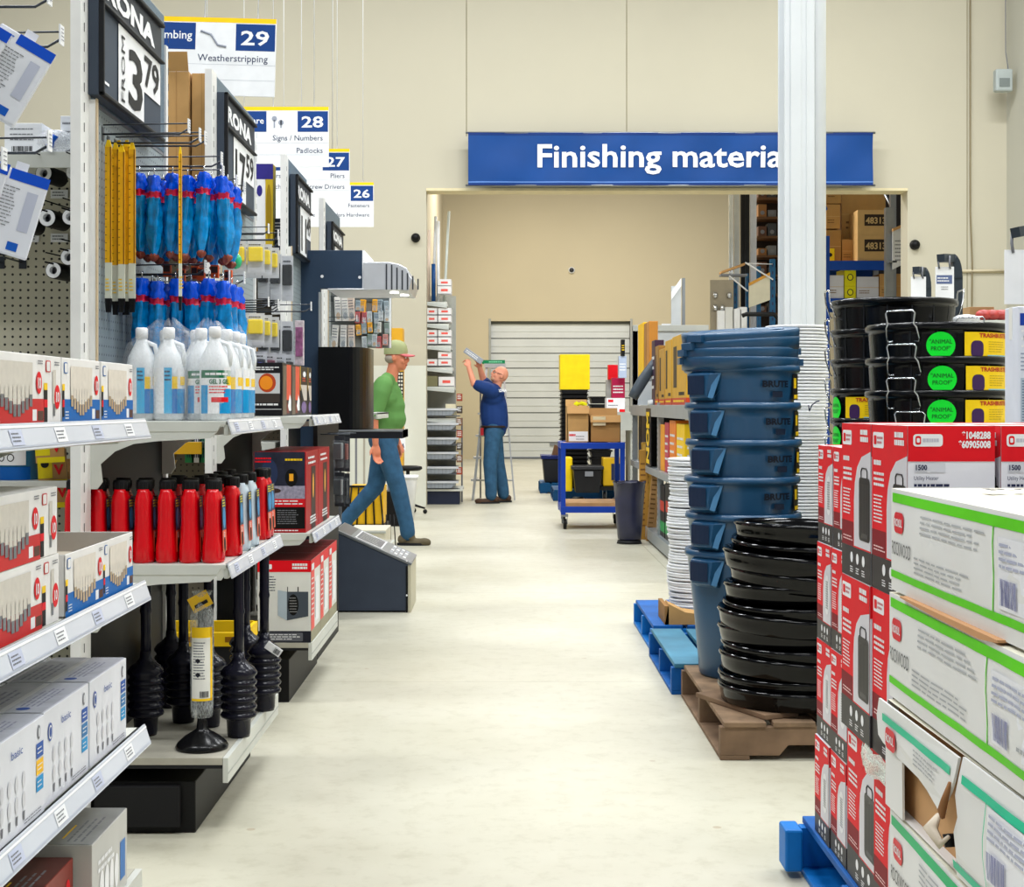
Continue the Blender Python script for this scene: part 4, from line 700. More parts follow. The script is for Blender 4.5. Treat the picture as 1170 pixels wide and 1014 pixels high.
# ---------------- kiosk
d = 8.55; KB = m(44, 62, 84, .45, 0, .05); kx = X(334, d); t = thing('service_kiosk', 'dark blue kiosk frame with steel canopy and black screen hood', 'kiosk', (kx, d, 0))
zt = Z(286, d); xr = X(414, d)-kx; xl = X(366, d)-kx; za = Z(330, d)
b = MB(); b.prism([(0, .45), (xl, .45), (xl, za), (xr, za), (xr, zt), (0, zt)], 'y', 0, .05, KB)
f = Fr((0, 0, 0), (1, 0, 0), (0, 0, 1))
for (px, py) in ((370, 316), (413, 317)): b.disc(f, X(px, d)-kx-.01, Z(py, d), .009, .009, WHITE, .002)
b.build('side_panel', t, bev=.003)
b = MB(); b.box(xr, xr+.012, 0, .62, za, zt, WHITE).box(xl-.01, xl+.002, -.003, .05, .8, za-.02, m(180, 186, 190, .3, .5)); b.build('edge_trim', t)
b = MB(); xs = xr+.012; x2 = X(446, d)-kx; x3 = X(472, d)-kx; zc = Z(301, d); zl = Z(326, d)
prof = [(xs, zc), (x2, zc), (x2+.05, zc-.01), (x2+.1, zc-.035), (x3-.015, zc-.075), (x3, zc-.1), (x3-.02, zc-.165), (x2+.06, zc-.16), (xl+.05, zc-.16), (xl+.05, zc-.15), (xs, zc-.15)]
b.prism(prof, 'y', -.08, .55, m(226, 228, 232, .38, .75)); b.build('canopy', t, bev=.004)
b = MB()
for k in range(7): q = x2-.02+.03*k; zq = zc-.012-.012*max(0, k-1); b.box(q, q+.008, -.086, -.08, zc-.158+.0*k, zq-.004*k, m(90, 92, 98, .3, .8))  # thin dark bars added for the striped reflections of the steel canopy
b.build('canopy_stripe', t)
b = MB(); 
for k in range(2): b.lathe([(.026, 0), (.026, .006)], emit(255, 250, 240, 4), 16, (x2+.02+.045*k, .05+.2*k)); 
ob_ = b.build('canopy_lamp', t, loc=(0, 0, zc-.169))
b = MB()
zh1 = Z(397, d); zh0 = Z(491, d); hx0 = X(365, d)-kx; hx1 = X(420, d)-kx; pts = []
for i in range(9): a = i/8*math.pi/2; pts.append((hx1-.10+.10*math.sin(a), -.06+.30*(1-math.cos(a))))
prof = [(hx0, -.06)]+pts+[(hx1, .40), (hx0, .40)]; b.prism(prof, 'z', zh0, zh1, m(8, 9, 12, .25), False); b.build('screen_hood', t)
b = MB(); b.box(hx0-.02, X(461, d)-kx, -.06, .42, zh0-.05, zh0-.002, m(30, 32, 38, .3)).box(hx0-.02, X(461, d)-kx, -.064, -.06, zh0-.012, zh0-.002, STEEL); b.box(X(461, d)-kx-.004, X(461, d)-kx, -.06, .42, zh0-.05, zh0-.002, CHROME); b.build('counter', t, bev=.004)
b = MB(); b.box(.02, .16, .3, .45, 0, zh0-.05, BLACK).box(0, .12, .05, .3, 0, .5, KB); b.build('pedestal', t)
# wedge shaped cabinet
d = 8.6; xa = X(383, d); xb = X(470, d); t = thing('wedge_cabinet', 'low slate cabinet with sloping metal top standing on the floor', 'cabinet', (xa, d, 0)); w_ = xb-xa-.02; za = Z(612, d+.1); zb = Z(641, d)
SL = m(52, 60, 74, .5, 0, .06); b = MB(); b.prism([(0, .01), (w_, .01), (w_, zb-.02), (0, za+.03)], 'y', 0, .5, SL); b.box(w_-.012, w_, -.004, 0, 0, zb-.03, BLACK); 
for zz in (.1, .3): b.disc(Fr((0, -.004, 0), (1, 0, 0), (0, 0, 1)), w_-.006, zz, .005, .006, WHITE, .002)
b.build('body', t, bev=.004)
b = MB(); b.box(w_, w_+.018, 0, .5, 0, zb-.025, m(190, 184, 160, .4)); b.build('front_panel', t, bev=.002)
b = MB(); sl = (zb-.02-(za+.03))/w_; ang = math.atan(sl); Ls = w_/math.cos(ang); b.M = Matrix.Translation((0, 0, za+.03)) @ Matrix.Rotation(-ang, 4, 'Y'); b.box(-.005, Ls+.02, -.005, .5, .0, .014, m(120, 124, 128, .35, .6)); f = Fr((0, 0, .014), (1, 0, 0), (0, 1, 0))
b.rect(f, .0, .02, Ls*.2, .48, m(80, 74, 72, .4)); b.rect(f, Ls*.25, .04, Ls*.62, .46, WHITE); b.rect(f, Ls*.27, .06, Ls*.6, .44, m(96, 96, 100, .4), .001); b.lines(f, Ls*.3, .1, Ls*.58, .4, 5, SHELFD, 4, .3, .0014)
for i in range(4):
    for j in range(4): b.rect(f, Ls*(.72+.06*i), .08+.1*j, Ls*(.76+.06*i), .15+.1*j, WHITE if (i+j) % 2 else m(170, 176, 186, .4), .001)
b.build('top_panel', t, bev=.002)
# blister goods beyond the arch, baskets and bins in the far left aisle
d = 9.9
R = random.Random(5); n_ = 0
t = thing('display_panel', 'wire display panel seen through the kiosk arch', 'panel', (X(378, d), d, 0)); b = MB(); pw = X(447, d)-X(378, d); b.box(0, pw, .0, .02, 1.58, Z(332, d), m(136, 140, 138, .5)).box(.0, .03, 0, .02, 0, 1.6, GREYT).box(.04, .07, 0, .02, 0, 1.6, GREYT); b.box(0, pw, -.01, 0, Z(345, d), Z(338, d), m(90, 96, 96, .4)); b.box(pw-.012, pw, -.012, .02, 1.58, Z(332, d), WHITE); b.box(0, .012, 0, .02, 0, 1.1, GREYT); b.build('panel', t)
R = random.Random(8)
cl = [(214, 150, 140), (246, 176, 40), (196, 204, 206), (150, 166, 174), (200, 208, 210), (190, 90, 90), (222, 222, 214), (120, 140, 130)]
def minipack(px, py, hh, w_, c, L_, k):
    b = MB(); b.box(-w_, w_, -.045, -.012, -hh, 0, m(*c, .35)); f = faces(-w_, w_, -.045, -.012, -hh, 0)['-y']; b.lines(f, .005, hh*.45, w_*1.9, hh*.9, 4, GREYT if k % 2 else NAVY, k, .3); b.disc(f, w_, hh*.22, w_*.6, hh*.14, (CARD, STEEL, CHROME)[k % 3], .001); b.box(-w_*.8, w_*.8, -.055, -.045, -hh*.9, -hh*.5, film(226, 232, 236, .25))
    tag(b.build('hanging_pack', loc=(X(px, d), d, Z(py, d)), rot=(0, R.uniform(-.08, .08), R.uniform(-.2, .2)), bev=.003), L_, 'package', 'small packs behind the kiosk arch')
for r_ in range(2):
    for k in range(3): minipack(385+k*8.5, 340+r_*32, .16, .022, ((236, 232, 226), (230, 226, 220), (226, 206, 190))[k], 'white pack behind the kiosk arch, %s row, %s' % (('upper', 'lower')[r_], ('left', 'middle', 'right')[k]), k)
for r_ in range(4):
    for k in range(6):
        if (r_, k) in ((0, 2), (3, 0)): continue
        minipack(410+k*6.3+R.uniform(-1, 1), 343+r_*13.5+R.uniform(-1.5, 1.5), .068+R.uniform(0, .02), .017, R.choice(cl), 'small glossy pack right of the white ones, %s row, %s from the left' % (('top', 'second', 'third', 'bottom')[r_], ORD[k]), k+r_)
for k, (px, py, c) in enumerate(((388, 520, STEEL), (394, 522, m(120, 60, 50, .4)), (388, 565, STEEL), (394, 568, DARK), (384, 545, GREYT))):
    blister('silver and black tool pack beside the red heater boxes, %s' % ('upper front', 'upper back', 'lower front', 'lower back', 'innermost')[k], (X(px, 7.1+.15*k), 7.1+.15*k, Z(py-22, 7.1)), c, .17, .055, 'tool packs beside the heater boxes', -.4, (60, 62, 68))
b = MB(); b.box(0, .02, 0, .9, .0, 1.14, BLACK); b.tube([(.02, .12, 1.06), (.16, .12, 1.06)], .003, HOOK, 6); b.tube([(.02, .42, 1.06), (.16, .42, 1.06)], .003, HOOK, 6); tag(b.build('tool_rack_panel', loc=(-.89, 7.0, 0)), 'narrow black panel holding tool packs beyond the heater boxes', 'panel')
YB = m(232, 180, 24, .45)
d = 13.6; t = thing('yellow_bin', 'yellow plastic crate with black wire front behind the walking man', 'crate', (X(398, d), d, Z(600, d)+.0)); bw_ = X(438, d)-X(398, d); bh_ = Z(556, d)-Z(600, d)
b = MB(); b.box(0, bw_, 0, .4, 0, bh_, YB); b.build('bin', t, bev=.01); b = MB(); 
for k in range(5): b.tube([(bw_*k/4, -.012, 0), (bw_*(k/4*.8+.1), -.012, bh_)], .008, BLACK, 6)
b.tube([(0, -.012, bh_), (bw_, -.012, bh_)], .01, BLACK, 6); b.build('wire_front', t)
b = MB(); b.box(0, X(440, d)-X(392, d), 0, .5, 0, Z(600, d), BLACK); tag(b.build('low_platform', loc=(X(392, d), d-.02, 0)), 'black low platform under the yellow crate', 'platform')
d = 11.6; b = MB(); b.box(0, X(441, d)-X(398, d), 0, .5, 0, Z(606, d), m(214, 208, 188, .5)).box(0, X(441, d)-X(398, d), -.01, 0, Z(610, d), Z(607, d), SHELFD); tag(b.build('low_deck', loc=(X(398, d), d, 0), bev=.004), 'cream low display deck beside the wedge cabinet', 'shelf')
t = thing('wire_rack', 'small black wire stand on the floor beside the cream deck', 'rack', (X(444, 12.2), 12.2, 0)); 
for k in range(4): b = MB(); b.tube([(-.06+.04*k, 0, 0), (-.05+.03*k, .02, .3)], .005, BLACK, 6); b.build('wire', t)
b = MB(); b.tube([(-.07, 0, .02), (.07, 0, .02), (.07, .12, .02), (-.07, .12, .02), (-.07, 0, .02)], .006, BLACK, 6); b.build('foot', t)
d = 15.4; t = thing('white_bin', 'white plastic bin beside the stool near the wall end', 'bin', (X(461, d), d+.1, 0)); b = MB(); b.lathe([(0, .02), (.1, .02), (.135, Z(546, d)-.02), (.145, Z(545, d)), (.12, Z(545, d)), (.11, .1), (0, .1)], WHITE, 24, sup=.5); b.build('body', t); b = MB(); b.lathe([(.15, Z(545, d)-.02), (.15, Z(545, d)+.01), (.13, Z(545, d)+.01)], WHITE, 24, sup=.5); b.build('rim', t)
d = 16.4; t = thing('stool', 'black padded stool on casters beside the wall end', 'stool', (X(466, d), d, 0)); b = MB(); zz = Z(538, d); b.lathe([(0, zz), (.13, zz), (.16, zz+.02), (.155, zz+.045), (.1, zz+.055), (0, zz+.055)], BLACK, 28); b.build('seat', t); b = MB(); b.lathe([(.02, .12), (.02, zz)], STEEL, 12); b.build('stem', t)
for k in range(5): a = k*2*math.pi/5; b = MB(); b.tube([(0, 0, .12), (.19*math.cos(a), .19*math.sin(a), .06)], [.018, .01], BLACK, 8); b.ell((.19*math.cos(a), .19*math.sin(a), .026), .025, .025, .026, BLACK, 10); b.build('leg', t)
d = 15.6; t = thing('wall_sign', 'small white sign with dark letters above the stool', 'sign', (X(449, d), d, Z(515, d))); b = MB(); b.box(0, .13, 0, .01, 0, .13, WHITE); b.text(faces(0, .13, 0, .01, 0, .13)['-y'], 'RONA', .01, .03, .045, NAVY, w=.11, bold=.04); b.build('board', t); b = MB(); b.tube([(.02, .02, -Z(515, d)), (.02, .02, .1)], .008, GREYT, 8); b.build('post', t)
d = 16.9; t = thing('yellow_display', 'tall yellow and black display stand left of the wall end', 'display', (X(447, d), d, 0)); b = MB(); b.box(0, X(460, d)-X(447, d), 0, .3, 0, Z(375, d), m(226, 168, 40, .5)); f = faces(0, X(460, d)-X(447, d), 0, .3, 0, Z(375, d))['-y']; b.build('body', t, bev=.004)
b = MB(); b.box(X(452, d)-X(447, d), X(460, d)-X(447, d)+.01, -.02, -.001, Z(455, d), Z(425, d), BLACK); fr = Fr((X(452, d)-X(447, d), -.02, Z(455, d)), (1, 0, 0), (0, 0, 1)); 
for i in range(3):
    for j in range(7): b.rect(fr, .006+.028*i, .01+.042*j, .026+.028*i, .035+.042*j, m(210, 206, 190, .5))
b.build('grid_panel', t)
b = MB(); b.box(0, X(462, 15.0)-X(392, 15.0), 0, .3, 0, Z(560, 15.0), BLACK); 
for k in range(7): b.box(.05+.08*k, .07+.08*k, .02, .04, Z(560, 15), Z(498, 15), GREYT if k % 2 else m(176, 170, 156, .5))
tag(b.build('pipe_rack', loc=(X(394, 15.0), 14.7, 0)), 'rack of upright grey pipes behind the walking man', 'rack')

t = thing('yellow_rimmed_crate', 'dark crate with yellow rim glimpsed behind the plungers', 'crate', (-1.42, 5.42, 0)); b = MB(); b.box(.01, .47, .01, .3, 0, .32, DARK); b.build('body', t, bev=.006)
b = MB(); b.box(0, .48, 0, .015, .32, .37, YEL).box(0, .48, .295, .31, .32, .37, YEL).box(0, .015, 0, .31, .32, .37, YEL).box(.465, .48, 0, .31, .32, .37, YEL)
for k in range(6): b.box(.06+.07*k, .09+.07*k, -.002, 0, .335, .355, m(150, 100, 10, .5))
b.build('rim', t)
# ---------------- right side: pallets
def pallet(label, x0, y0, w_, l_, col, col2=None, h=.13, name='pallet', seed=1, grp=None):
    R = random.Random(seed); t = thing(name, label, 'pallet', (x0, y0, 0), group=grp); c2 = col2 or col; n = max(4, int(l_ and w_/.15))
    for k, yy in enumerate((0, l_/2-.02, l_-.04)):
        b = MB(); zt_ = h-.018; zb = .016; nw = .11
        pts = [(0, zb)]
        for q in (.2, .66): pts += [(w_*q, zb), (w_*q+.03, zb+.035), (w_*q+nw*1.4, zb+.035), (w_*q+nw*1.4+.03, zb)]
        pts += [(w_, zb), (w_, zt_), (0, zt_)]; b.prism(pts, 'y', yy, yy+.038, c2); b.build('stringer', t, bev=.002)
    pw = w_/n
    for k in range(n):
        b = MB(); e0 = R.uniform(-.012, .006); e1 = R.uniform(-.01, .01); b.box(k*pw+.012, (k+1)*pw-.012, e0, l_+e1, h-.018, h, col); b.build('deck_board', t, bev=.003)
    for k in range(3): b = MB(); b.box((w_-.1)*k/2, (w_-.1)*k/2+.1, 0, l_, 0, .016, c2); b.build('bottom_board', t, bev=.003)
    return t
PBL = m(0, 88, 164, .6, 0, .25, 6, .3); PBL2 = m(0, 110, 190, .5, 0, .2, 5, .2); PWD = m(122, 98, 76, .8, 0, .3, 7, .4); PWD2 = m(132, 108, 84, .85, 0, .35, 9, .4); PBF = m(64, 124, 150, .6, 0, .2, 6, .3)
pallet('bright blue pallet under the red heater boxes', .765, 2.83, 1.1, 1.02, PBL, PBL2, .135)
b = MB(); b.box(.715, .76, 3.76, 3.85, .018, .125, PBL2); tag(b.build('pallet_block', bev=.006), 'bright blue wooden block poking out at the far corner of the heater pallet', 'block')
# heater boxes
def hbox(big=True):
    D, L, H = (.168, .262, .340) if big else (.2, .158, .24); b = MB(); b.box(0, D, 0, L, 0, H, m(232, 233, 240, .45)); F_ = faces(0, D, 0, L, 0, H); g = F_['-x']; s = F_['-y']; tp = F_['+z']
    R2 = m(130, 4, 22, .6); RR = m(226, 0, 24, .6)
    b.rect(g, 0, H*.2, L, H, RR)
    b.rect(g, 0, H*.2, L*.42, H*.36, R2, .001); b.rect(g, 0, 0, L, H*.2, m(42, 40, 42, .45), .001)
    pts = [(L, H*.21), (L*.44, H*.21), (L*.44, H*.5), (L*.47, H*.62), (L*.55, H*.72), (L*.7, H*.79), (L, H*.83)]; b.poly(g, pts, m(214, 212, 218, .45), .0012)
    if big:
        b.rr(g, L*.62, H*.26, L*.98, H*.66, .012, m(30, 30, 32, .4), .0018)
        for i in range(7): b.rect(g, L*.66+i*L*.042, H*.3, L*.66+i*L*.042+.003, H*.62, m(78, 76, 74, .4), .0022)
        b.rr(g, L*.7, H*.28, L*.92, H*.31, .002, m(60, 60, 62, .4), .0024); b.tube([g(L*.7, H*.66, .002), g(L*.7, H*.7, .002), g(L*.73, H*.72, .002), g(L*.87, H*.72, .002), g(L*.9, H*.7, .002), g(L*.9, H*.66, .002)], .0015, BLACK, 4)
    else:
        b.disc(g, L*.74, H*.5, L*.19, H*.2, m(236, 236, 238, .4), .0016)
        for i in range(6):
            for j in range(12): b.rect(g, L*(.66+.03*i), H*(.36+.024*j), L*(.675+.03*i), H*(.375+.024*j), m(110, 110, 116, .4), .002)
    b.rr(g, L*.04, H*.86, L*.36, H*.955, .006, WHITE, .0014); b.rr(g, L*.07, H*.88, L*.15, H*.935, .003, RR, .0018); b.lines(g, L*.17, H*.88, L*.34, H*.935, 2, m(200, 120, 130, .4), 1, .5, .002)
    b.lines(g, L*.66, H*.88, L*.97, H*.97, 2, WHITE, 2, .7, .0014); b.lines(g, L*.06, H*.74, L*.3, H*.8, 1, WHITE, 7, .5, .0014); b.lines(g, L*.06, H*.62, L*.38, H*.72, 3, WHITE, 3, .5, .0014); b.lines(g, L*.06, H*.4, L*.34, H*.58, 8, WHITE, 4, .4, .0014); b.lines(g, L*.06, H*.23, L*.4, H*.27, 2, m(240, 200, 200, .4), 5, .4, .0014)
    for k in range(3): b.disc(g, L*(.36+.2*k), H*.13, L*.045, H*.035, WHITE, .0014); b.lines(g, L*(.31+.2*k), H*.03, L*(.42+.2*k), H*.075, 3, WHITE, k, .5, .0016)
    b.rect(s, 0, H*.80, D, H, RR); b.rr(s, D*.06, H*.885, D*.4, H*.955, .006, WHITE, .0014); b.rr(s, D*.085, H*.895, D*.15, H*.945, .004, RR, .0018); b.rr(s, D*.1, H*.907, D*.135, H*.933, .002, WHITE, .0022); b.lines(s, D*.17, H*.9, D*.36, H*.94, 1, m(196, 198, 210, .5), 1, .5, .0018)
    b.text(s, '*1048288', D*.95, H*.93, H*.04, WHITE, w=D*.33, off=.002, bold=.04, al='r'); b.text(s, '*60905008', D*.95, H*.878, H*.04, WHITE, w=D*.37, off=.002, bold=.04, al='r')
    if big: b.text(s, '1500', D*.09, H*.752, H*.03, NAVY, w=D*.13, off=.002, bold=.03); b.rect(s, D*.08, H*.74, D*.43, H*.79, m(214, 216, 224, .5), .001); b.text(s, 'Utility Heater', D*.07, H*.695, H*.024, NAVY, w=D*.28, off=.002); b.lines(s, D*.07, H*.65, D*.5, H*.68, 1, NAVY, 4, .5, .0014); b.rect(s, D*.2, H*.22, D*.7, H*.4, GREYT)
    b.rect(s, 0, 0, D, H*.2, m(42, 40, 42, .45), .001)
    b.rect(tp, 0, D*0, D, L*.48, m(226, 222, 216, .5)); b.rect(tp, D*.05, L*.6, D*.95, L*.95, RR, .0008)
    return b.build('heater_box' if big else 'small_heater_box', bev=.0018)
hb = hbox(True); sb = hbox(False); usedb = [False, False]
def put(src, i, loc, L_, g_, rz=0):
    if not usedb[i]: usedb[i] = True; src.location = loc; src.rotation_euler = (0, 0, rz); tag(src, L_, 'box', g_); return src
    return dup(src, loc, (0, 0, rz), L_, g_)
R = random.Random(11); LAY = ['bottom', 'middle', 'top']
for z in range(3):
    for (cy, cn) in ((0, 'nearest the roxul boxes'), (1, 'next to the small boxes')):
        o_ = R.uniform(-.006, .006)
        put(hb, 0, (.782+o_-.004*z, 2.862+.268*cy, .1362+.3415*z), 'tall heater box at the aisle edge, %s layer, %s column' % (LAY[z], 'nearer' if cy == 0 else 'farther'), 'tall heater boxes', R.uniform(-.012, .012))
    for cx in (1, 2):
        put(hb, 0, (.782+.1765*cx, 2.862+R.uniform(-.004, .004), .1362+.3415*z), 'tall heater box facing the camera, %s right of the aisle corner, %s layer' % ('one' if cx == 1 else 'two', LAY[z]), 'tall heater boxes', R.uniform(-.006, .006))
        put(hb, 0, (.782+.1765*cx, 3.13, .1362+.3415*z), 'tall heater box in the second row, %s from the aisle, %s layer' % (ORD[cx], LAY[z]), 'tall heater boxes', 0)
SL4 = ['bottom', 'second', 'third', 'top']
for z in range(4):
    for cy in range(2):
        put(sb, 1, (.79+R.uniform(-.006, .006), 3.405+.168*cy, .1362+.2412*z), 'small red and white heater box at the aisle edge, %s layer, %s column' % (SL4[z], ('nearer', 'farther')[cy]), 'small heater boxes', R.uniform(-.015, .015))
        put(sb, 1, (1.0, 3.405+.168*cy, .1362+.2412*z), 'small red and white heater box in the second row back, %s layer, %s column' % (SL4[z], ('nearer', 'farther')[cy]), 'small heater boxes', 0)
b = MB(); R = random.Random(3); vs = []; n = 9
for i in range(n):
    for j in range(5): vs.append((-.012-.02*math.sin(i/8*3.1)*R.uniform(.5, 1.2), -.09+.18*i/8+R.uniform(-.008, .008), .03-.05*j/4-.03*abs(i/8-.5)+R.uniform(-.008, .008)))
b.add(vs, [(i*5+j, i*5+j+1, (i+1)*5+j+1, (i+1)*5+j) for i in range(n-1) for j in range(4)], film(226, 236, 226, .75), True); tag(b.build('torn_wrap', loc=(.772, 3.04, .475)), 'torn clear plastic wrap hanging on the heater boxes', 'plastic')
# insulation boxes
RW = m(232, 232, 230, .5, 0, .025, 5); RG = m(92, 212, 0, .5); RT = m(30, 196, 150, .45); RTOP = m(232, 228, 208, .5, 0, .03, 4)
class Soft:
    flat = False; r = .45; dv = .03
    def __init__(s, o, U, V, lu, lv, amp, seed): s.o = Vector(o); s.U = Vector(U); s.V = Vector(V); s.N = s.U.cross(s.V); s.lu = lu; s.lv = lv; s.a = amp; s.k = seed
    def __call__(s, u, v, off):
        a = max(0, min(1, u/s.lu)); c = max(0, min(1, v/s.lv)); e = 16*a*(1-a)*c*(1-c)
        d = s.a*e*(.6+.4*math.sin(7*a+s.k)) + .0015*e*math.sin(40*a+9*c+s.k)
        return s.o + s.U*u + s.V*v + s.N*(d+off)
def insul(label, loc, H, stripe, seed, rot=(0, 0, 0), L=1.2, D=.58, torn=False):
    t = thing('insulation_box', label, 'box', loc, rot, 'white insulation boxes'); b = MB()
    g = Soft((0, 0, 0), (0, -1, 0), (0, 0, 1), L, H, .010, seed); s = Soft((0, -L, 0), (1, 0, 0), (0, 0, 1), D, H, .008, seed); k = Soft((D, 0, 0), (-1, 0, 0), (0, 0, 1), D, H, .006, seed+1); r_ = Soft((D, -L, 0), (0, 1, 0), (0, 0, 1), L, H, .006, seed+2)
    tp = Soft((0, -L, H), (1, 0, 0), (0, 1, 0), D, L, .004, seed); bt = Soft((D, -L, 0), (-1, 0, 0), (0, 1, 0), D, L, .002, seed)
    if not torn: b.grid(g, 0, 0, L, H, RW, 0, 40, 8, True)
    b.grid(s, 0, 0, D, H, RW, 0, 16, 8, True); b.grid(k, 0, 0, D, H, RW, 0, 16, 8, True); b.grid(r_, 0, 0, L, H, RW, 0, 30, 6, True); b.grid(tp, 0, 0, D, L, RTOP, 0, 10, 20, True); b.grid(bt, 0, 0, D, L, RW, 0, 6, 12, True)
    tp2 = Fr((0, 0, H+.005), (0, -1, 0), (1, 0, 0)); 
    if seed == 1: b.text(Fr((0, 0, H+.0055), (1, 0, 0), (0, 1, 0)), 'ROXUL', .10, -.24, .06, m(60, 60, 60, .6), off=.004, bold=.02)
    b.build('carton', t)
    b = MB(); f = g; TG = m(176, 178, 180, .6)
    if not torn:
        b.rect(f, .012, H*.87, L, H*.96, stripe, .001); b.rect(f, .002, H*.13, L, H*.20, stripe, .001); b.rect(f, .552, H*.2, .556, H*.87, stripe, .001)
    else:
        b.rect(f, .0, H*.80, .40, H*.87, stripe, .010); b.rect(f, .45, H*.80, L, H*.87, stripe, .006); b.rect(f, .40, H*.05, L, H*.12, stripe, .006); b.rect(f, .56, H*.12, .563, H*.8, stripe, .006)
    o2 = .010 if torn else .0
    b.rr(f, .026, H*(.58), .092, H*.78, .014, m(222, 24, 44, .45), .0016+o2); b.text(f, 'ROXUL', .033, H*.645, H*.075, WHITE, w=.052, off=.0024+o2, bold=.03)
    if not torn: b.text(f, 'ROCKWOOD', .012, H*.36, H*.14, m(70, 70, 72, .6), w=.13, off=.0018, bold=.0)
    b.lines(f, .20, H*.62, .35 if torn else .53, H*.78 if torn else H*.82, 4, TG, seed, .35, .0016+o2)
    if not torn: b.lines(f, .16, H*.24, .47, H*.42, 4, TG, seed+3, .35)
    b.rr(f, .575, H*.24, .80, H*.80, .003, m(240, 241, 246, .4), .0014+o2*.7); b.lines(f, .585, H*.55, .76, H*.77, 4, m(176, 180, 200, .5), seed+1, .4, .0022+o2*.7); b.bars(f, .585, H*.27, .655, H*.48, m(120, 124, 170, .5), 3, .0024+o2*.7); b.lines(f, .69, H*.3, .78, H*.36, 1, TG, 3, .5, .0022+o2*.7)
    for vv in (.13, .87): b.rect(s, 0, H*vv, D, H*(vv+.08), stripe, .0015)
    b.lines(s, .05, H*.35, D*.8, H*.7, 5, TG, seed, .3, .0016); b.build('printing', t)
    if seed == 1: b = MB(); b.prism([(-.60, -.002), (-.52, -.009), (-.3, -.008), (-.1, -.003), (-.1, .0), (-.6, .002)], 'x', -.012, .004, m(200, 150, 106, .8)); b.build('brown_flap', t)
    if torn:
        b = MB(); ff = Fr((.02, 0, 0), (0, -1, 0), (0, 0, 1)); b.rect(ff, 0, 0, L, H, m(202, 156, 108, .75), .0); b.build('brown_liner', t)
        def sheet(pts, off, nm):
            b = MB(); n = len(pts); vs = [g(u, v, off) for u, v in pts]+[g(u, v, off-.004) for u, v in pts]; b.add(vs, [tuple(range(n)), tuple(range(2*n-1, n-1, -1))]+[(i, n+i, n+(i+1) % n, (i+1) % n) for i in range(n)], RW); b.build(nm, t)
        sheet([(-.03, H*.98), (-.045, H*.8), (-.035, H*.62), (-.0, H*.58), (.11, H*.56), (.22, H*.54), (.27, H*.50), (.33, H*.44), (.355, H*.40), (.375, H*.46), (.38, H*.55), (.40, H*.66), (.42, H*.8), (.43, H*.98)], .008, 'torn_flap')
        sheet([(.44, H*1.0), (.43, H*.8), (.415, H*.66), (.43, H*.5), (.415, H*.36), (.42, H*.2), (.41, H*.0), (L, 0), (L, H)], .005, 'side_panel')
        sheet([(0, H*.6), (0, 0), (.11, 0), (.11, H*.6)], .004, 'corner_panel')
        b = MB(); b.tube([g(.36, H*.42, .012), g(.375, H*.33, .03), (g(.39, H*.22, .02)), g(.40, H*.3, .008)], [.004, .012, .008, .003], m(214, 200, 180, .7), 6); b.tube([g(.405, H*.75, .01), g(.40, H*.6, .016), g(.385, H*.5, .014), g(.375, H*.42, .01)], [.003, .006, .007, .004], m(150, 104, 66, .8), 5); b.build('torn_edge', t)
        b = MB(); b.tube([g(.385, H*.30, .004), g(.39, H*.2, .004)], .010, BLACK, 8); b.build('hole', t)
    return t
RX = .700; RY = 2.69
insul('white insulation box with green bands, topmost of its stack', (RX+.002, RY-.005, .868), .182, RG, 1, (0, 0, .006))
insul('white insulation box with green bands, second from the top of its stack', (RX, RY-.0, .676), .186, RG, 2, (0, 0, -.004))
insul('torn white insulation box with teal band and brown hole in its side', (RX-.006, RY-.01, .482), .188, RT, 4, (0, 0, .01), torn=True)
insul('white insulation box with teal bands right under the torn one', (RX-.004, RY-.02, .288), .188, m(20, 180, 110, .45), 5, (0, 0, -.006))
insul('white insulation box at the bottom of the stack on its pallet', (RX, RY-.01, .112), .17, RT, 6)
pallet('wooden pallet under the white insulation boxes', RX, 1.49, .62, 1.2, PWD, PWD2, .11, seed=5)
# ---------------- brown and blue pallets along the aisle
PX0 = .735
pallet('weathered brown pallet under the stacked blue garbage cans', PX0, 5.02, 1.0, 1.1, PWD2, PWD, .13, seed=3)
b = MB(); b.box(-.14, .30, -.07, .07, 0, .018, PWD); tag(b.build('loose_board', loc=(PX0+.16, 5.2, .1305), rot=(0, .0, 2.0), bev=.003), 'loose weathered board lying across the brown pallet corner', 'board')
pallet('faded blue pallet just beyond the brown one', .70, 6.16, 1.0, .95, PBF, PBL, .13, seed=8)
pallet('blue pallet under the white lid stacks, farthest by the aisle', .72, 7.22, 1.0, .95, PBL, PBL2, .13, seed=9)
b = MB(); b.prism([(0, 0), (.34, 0), (.32, .03), (.1, .06), (.02, .10)], 'y', 0, .16, CARD); b.box(.0, .02, 0, .3, 0, .09, CARDD); tag(b.build('cardboard_tray', loc=(.79, 7.24, .1305)), 'bent cardboard tray on the farthest blue pallet', 'cardboard')
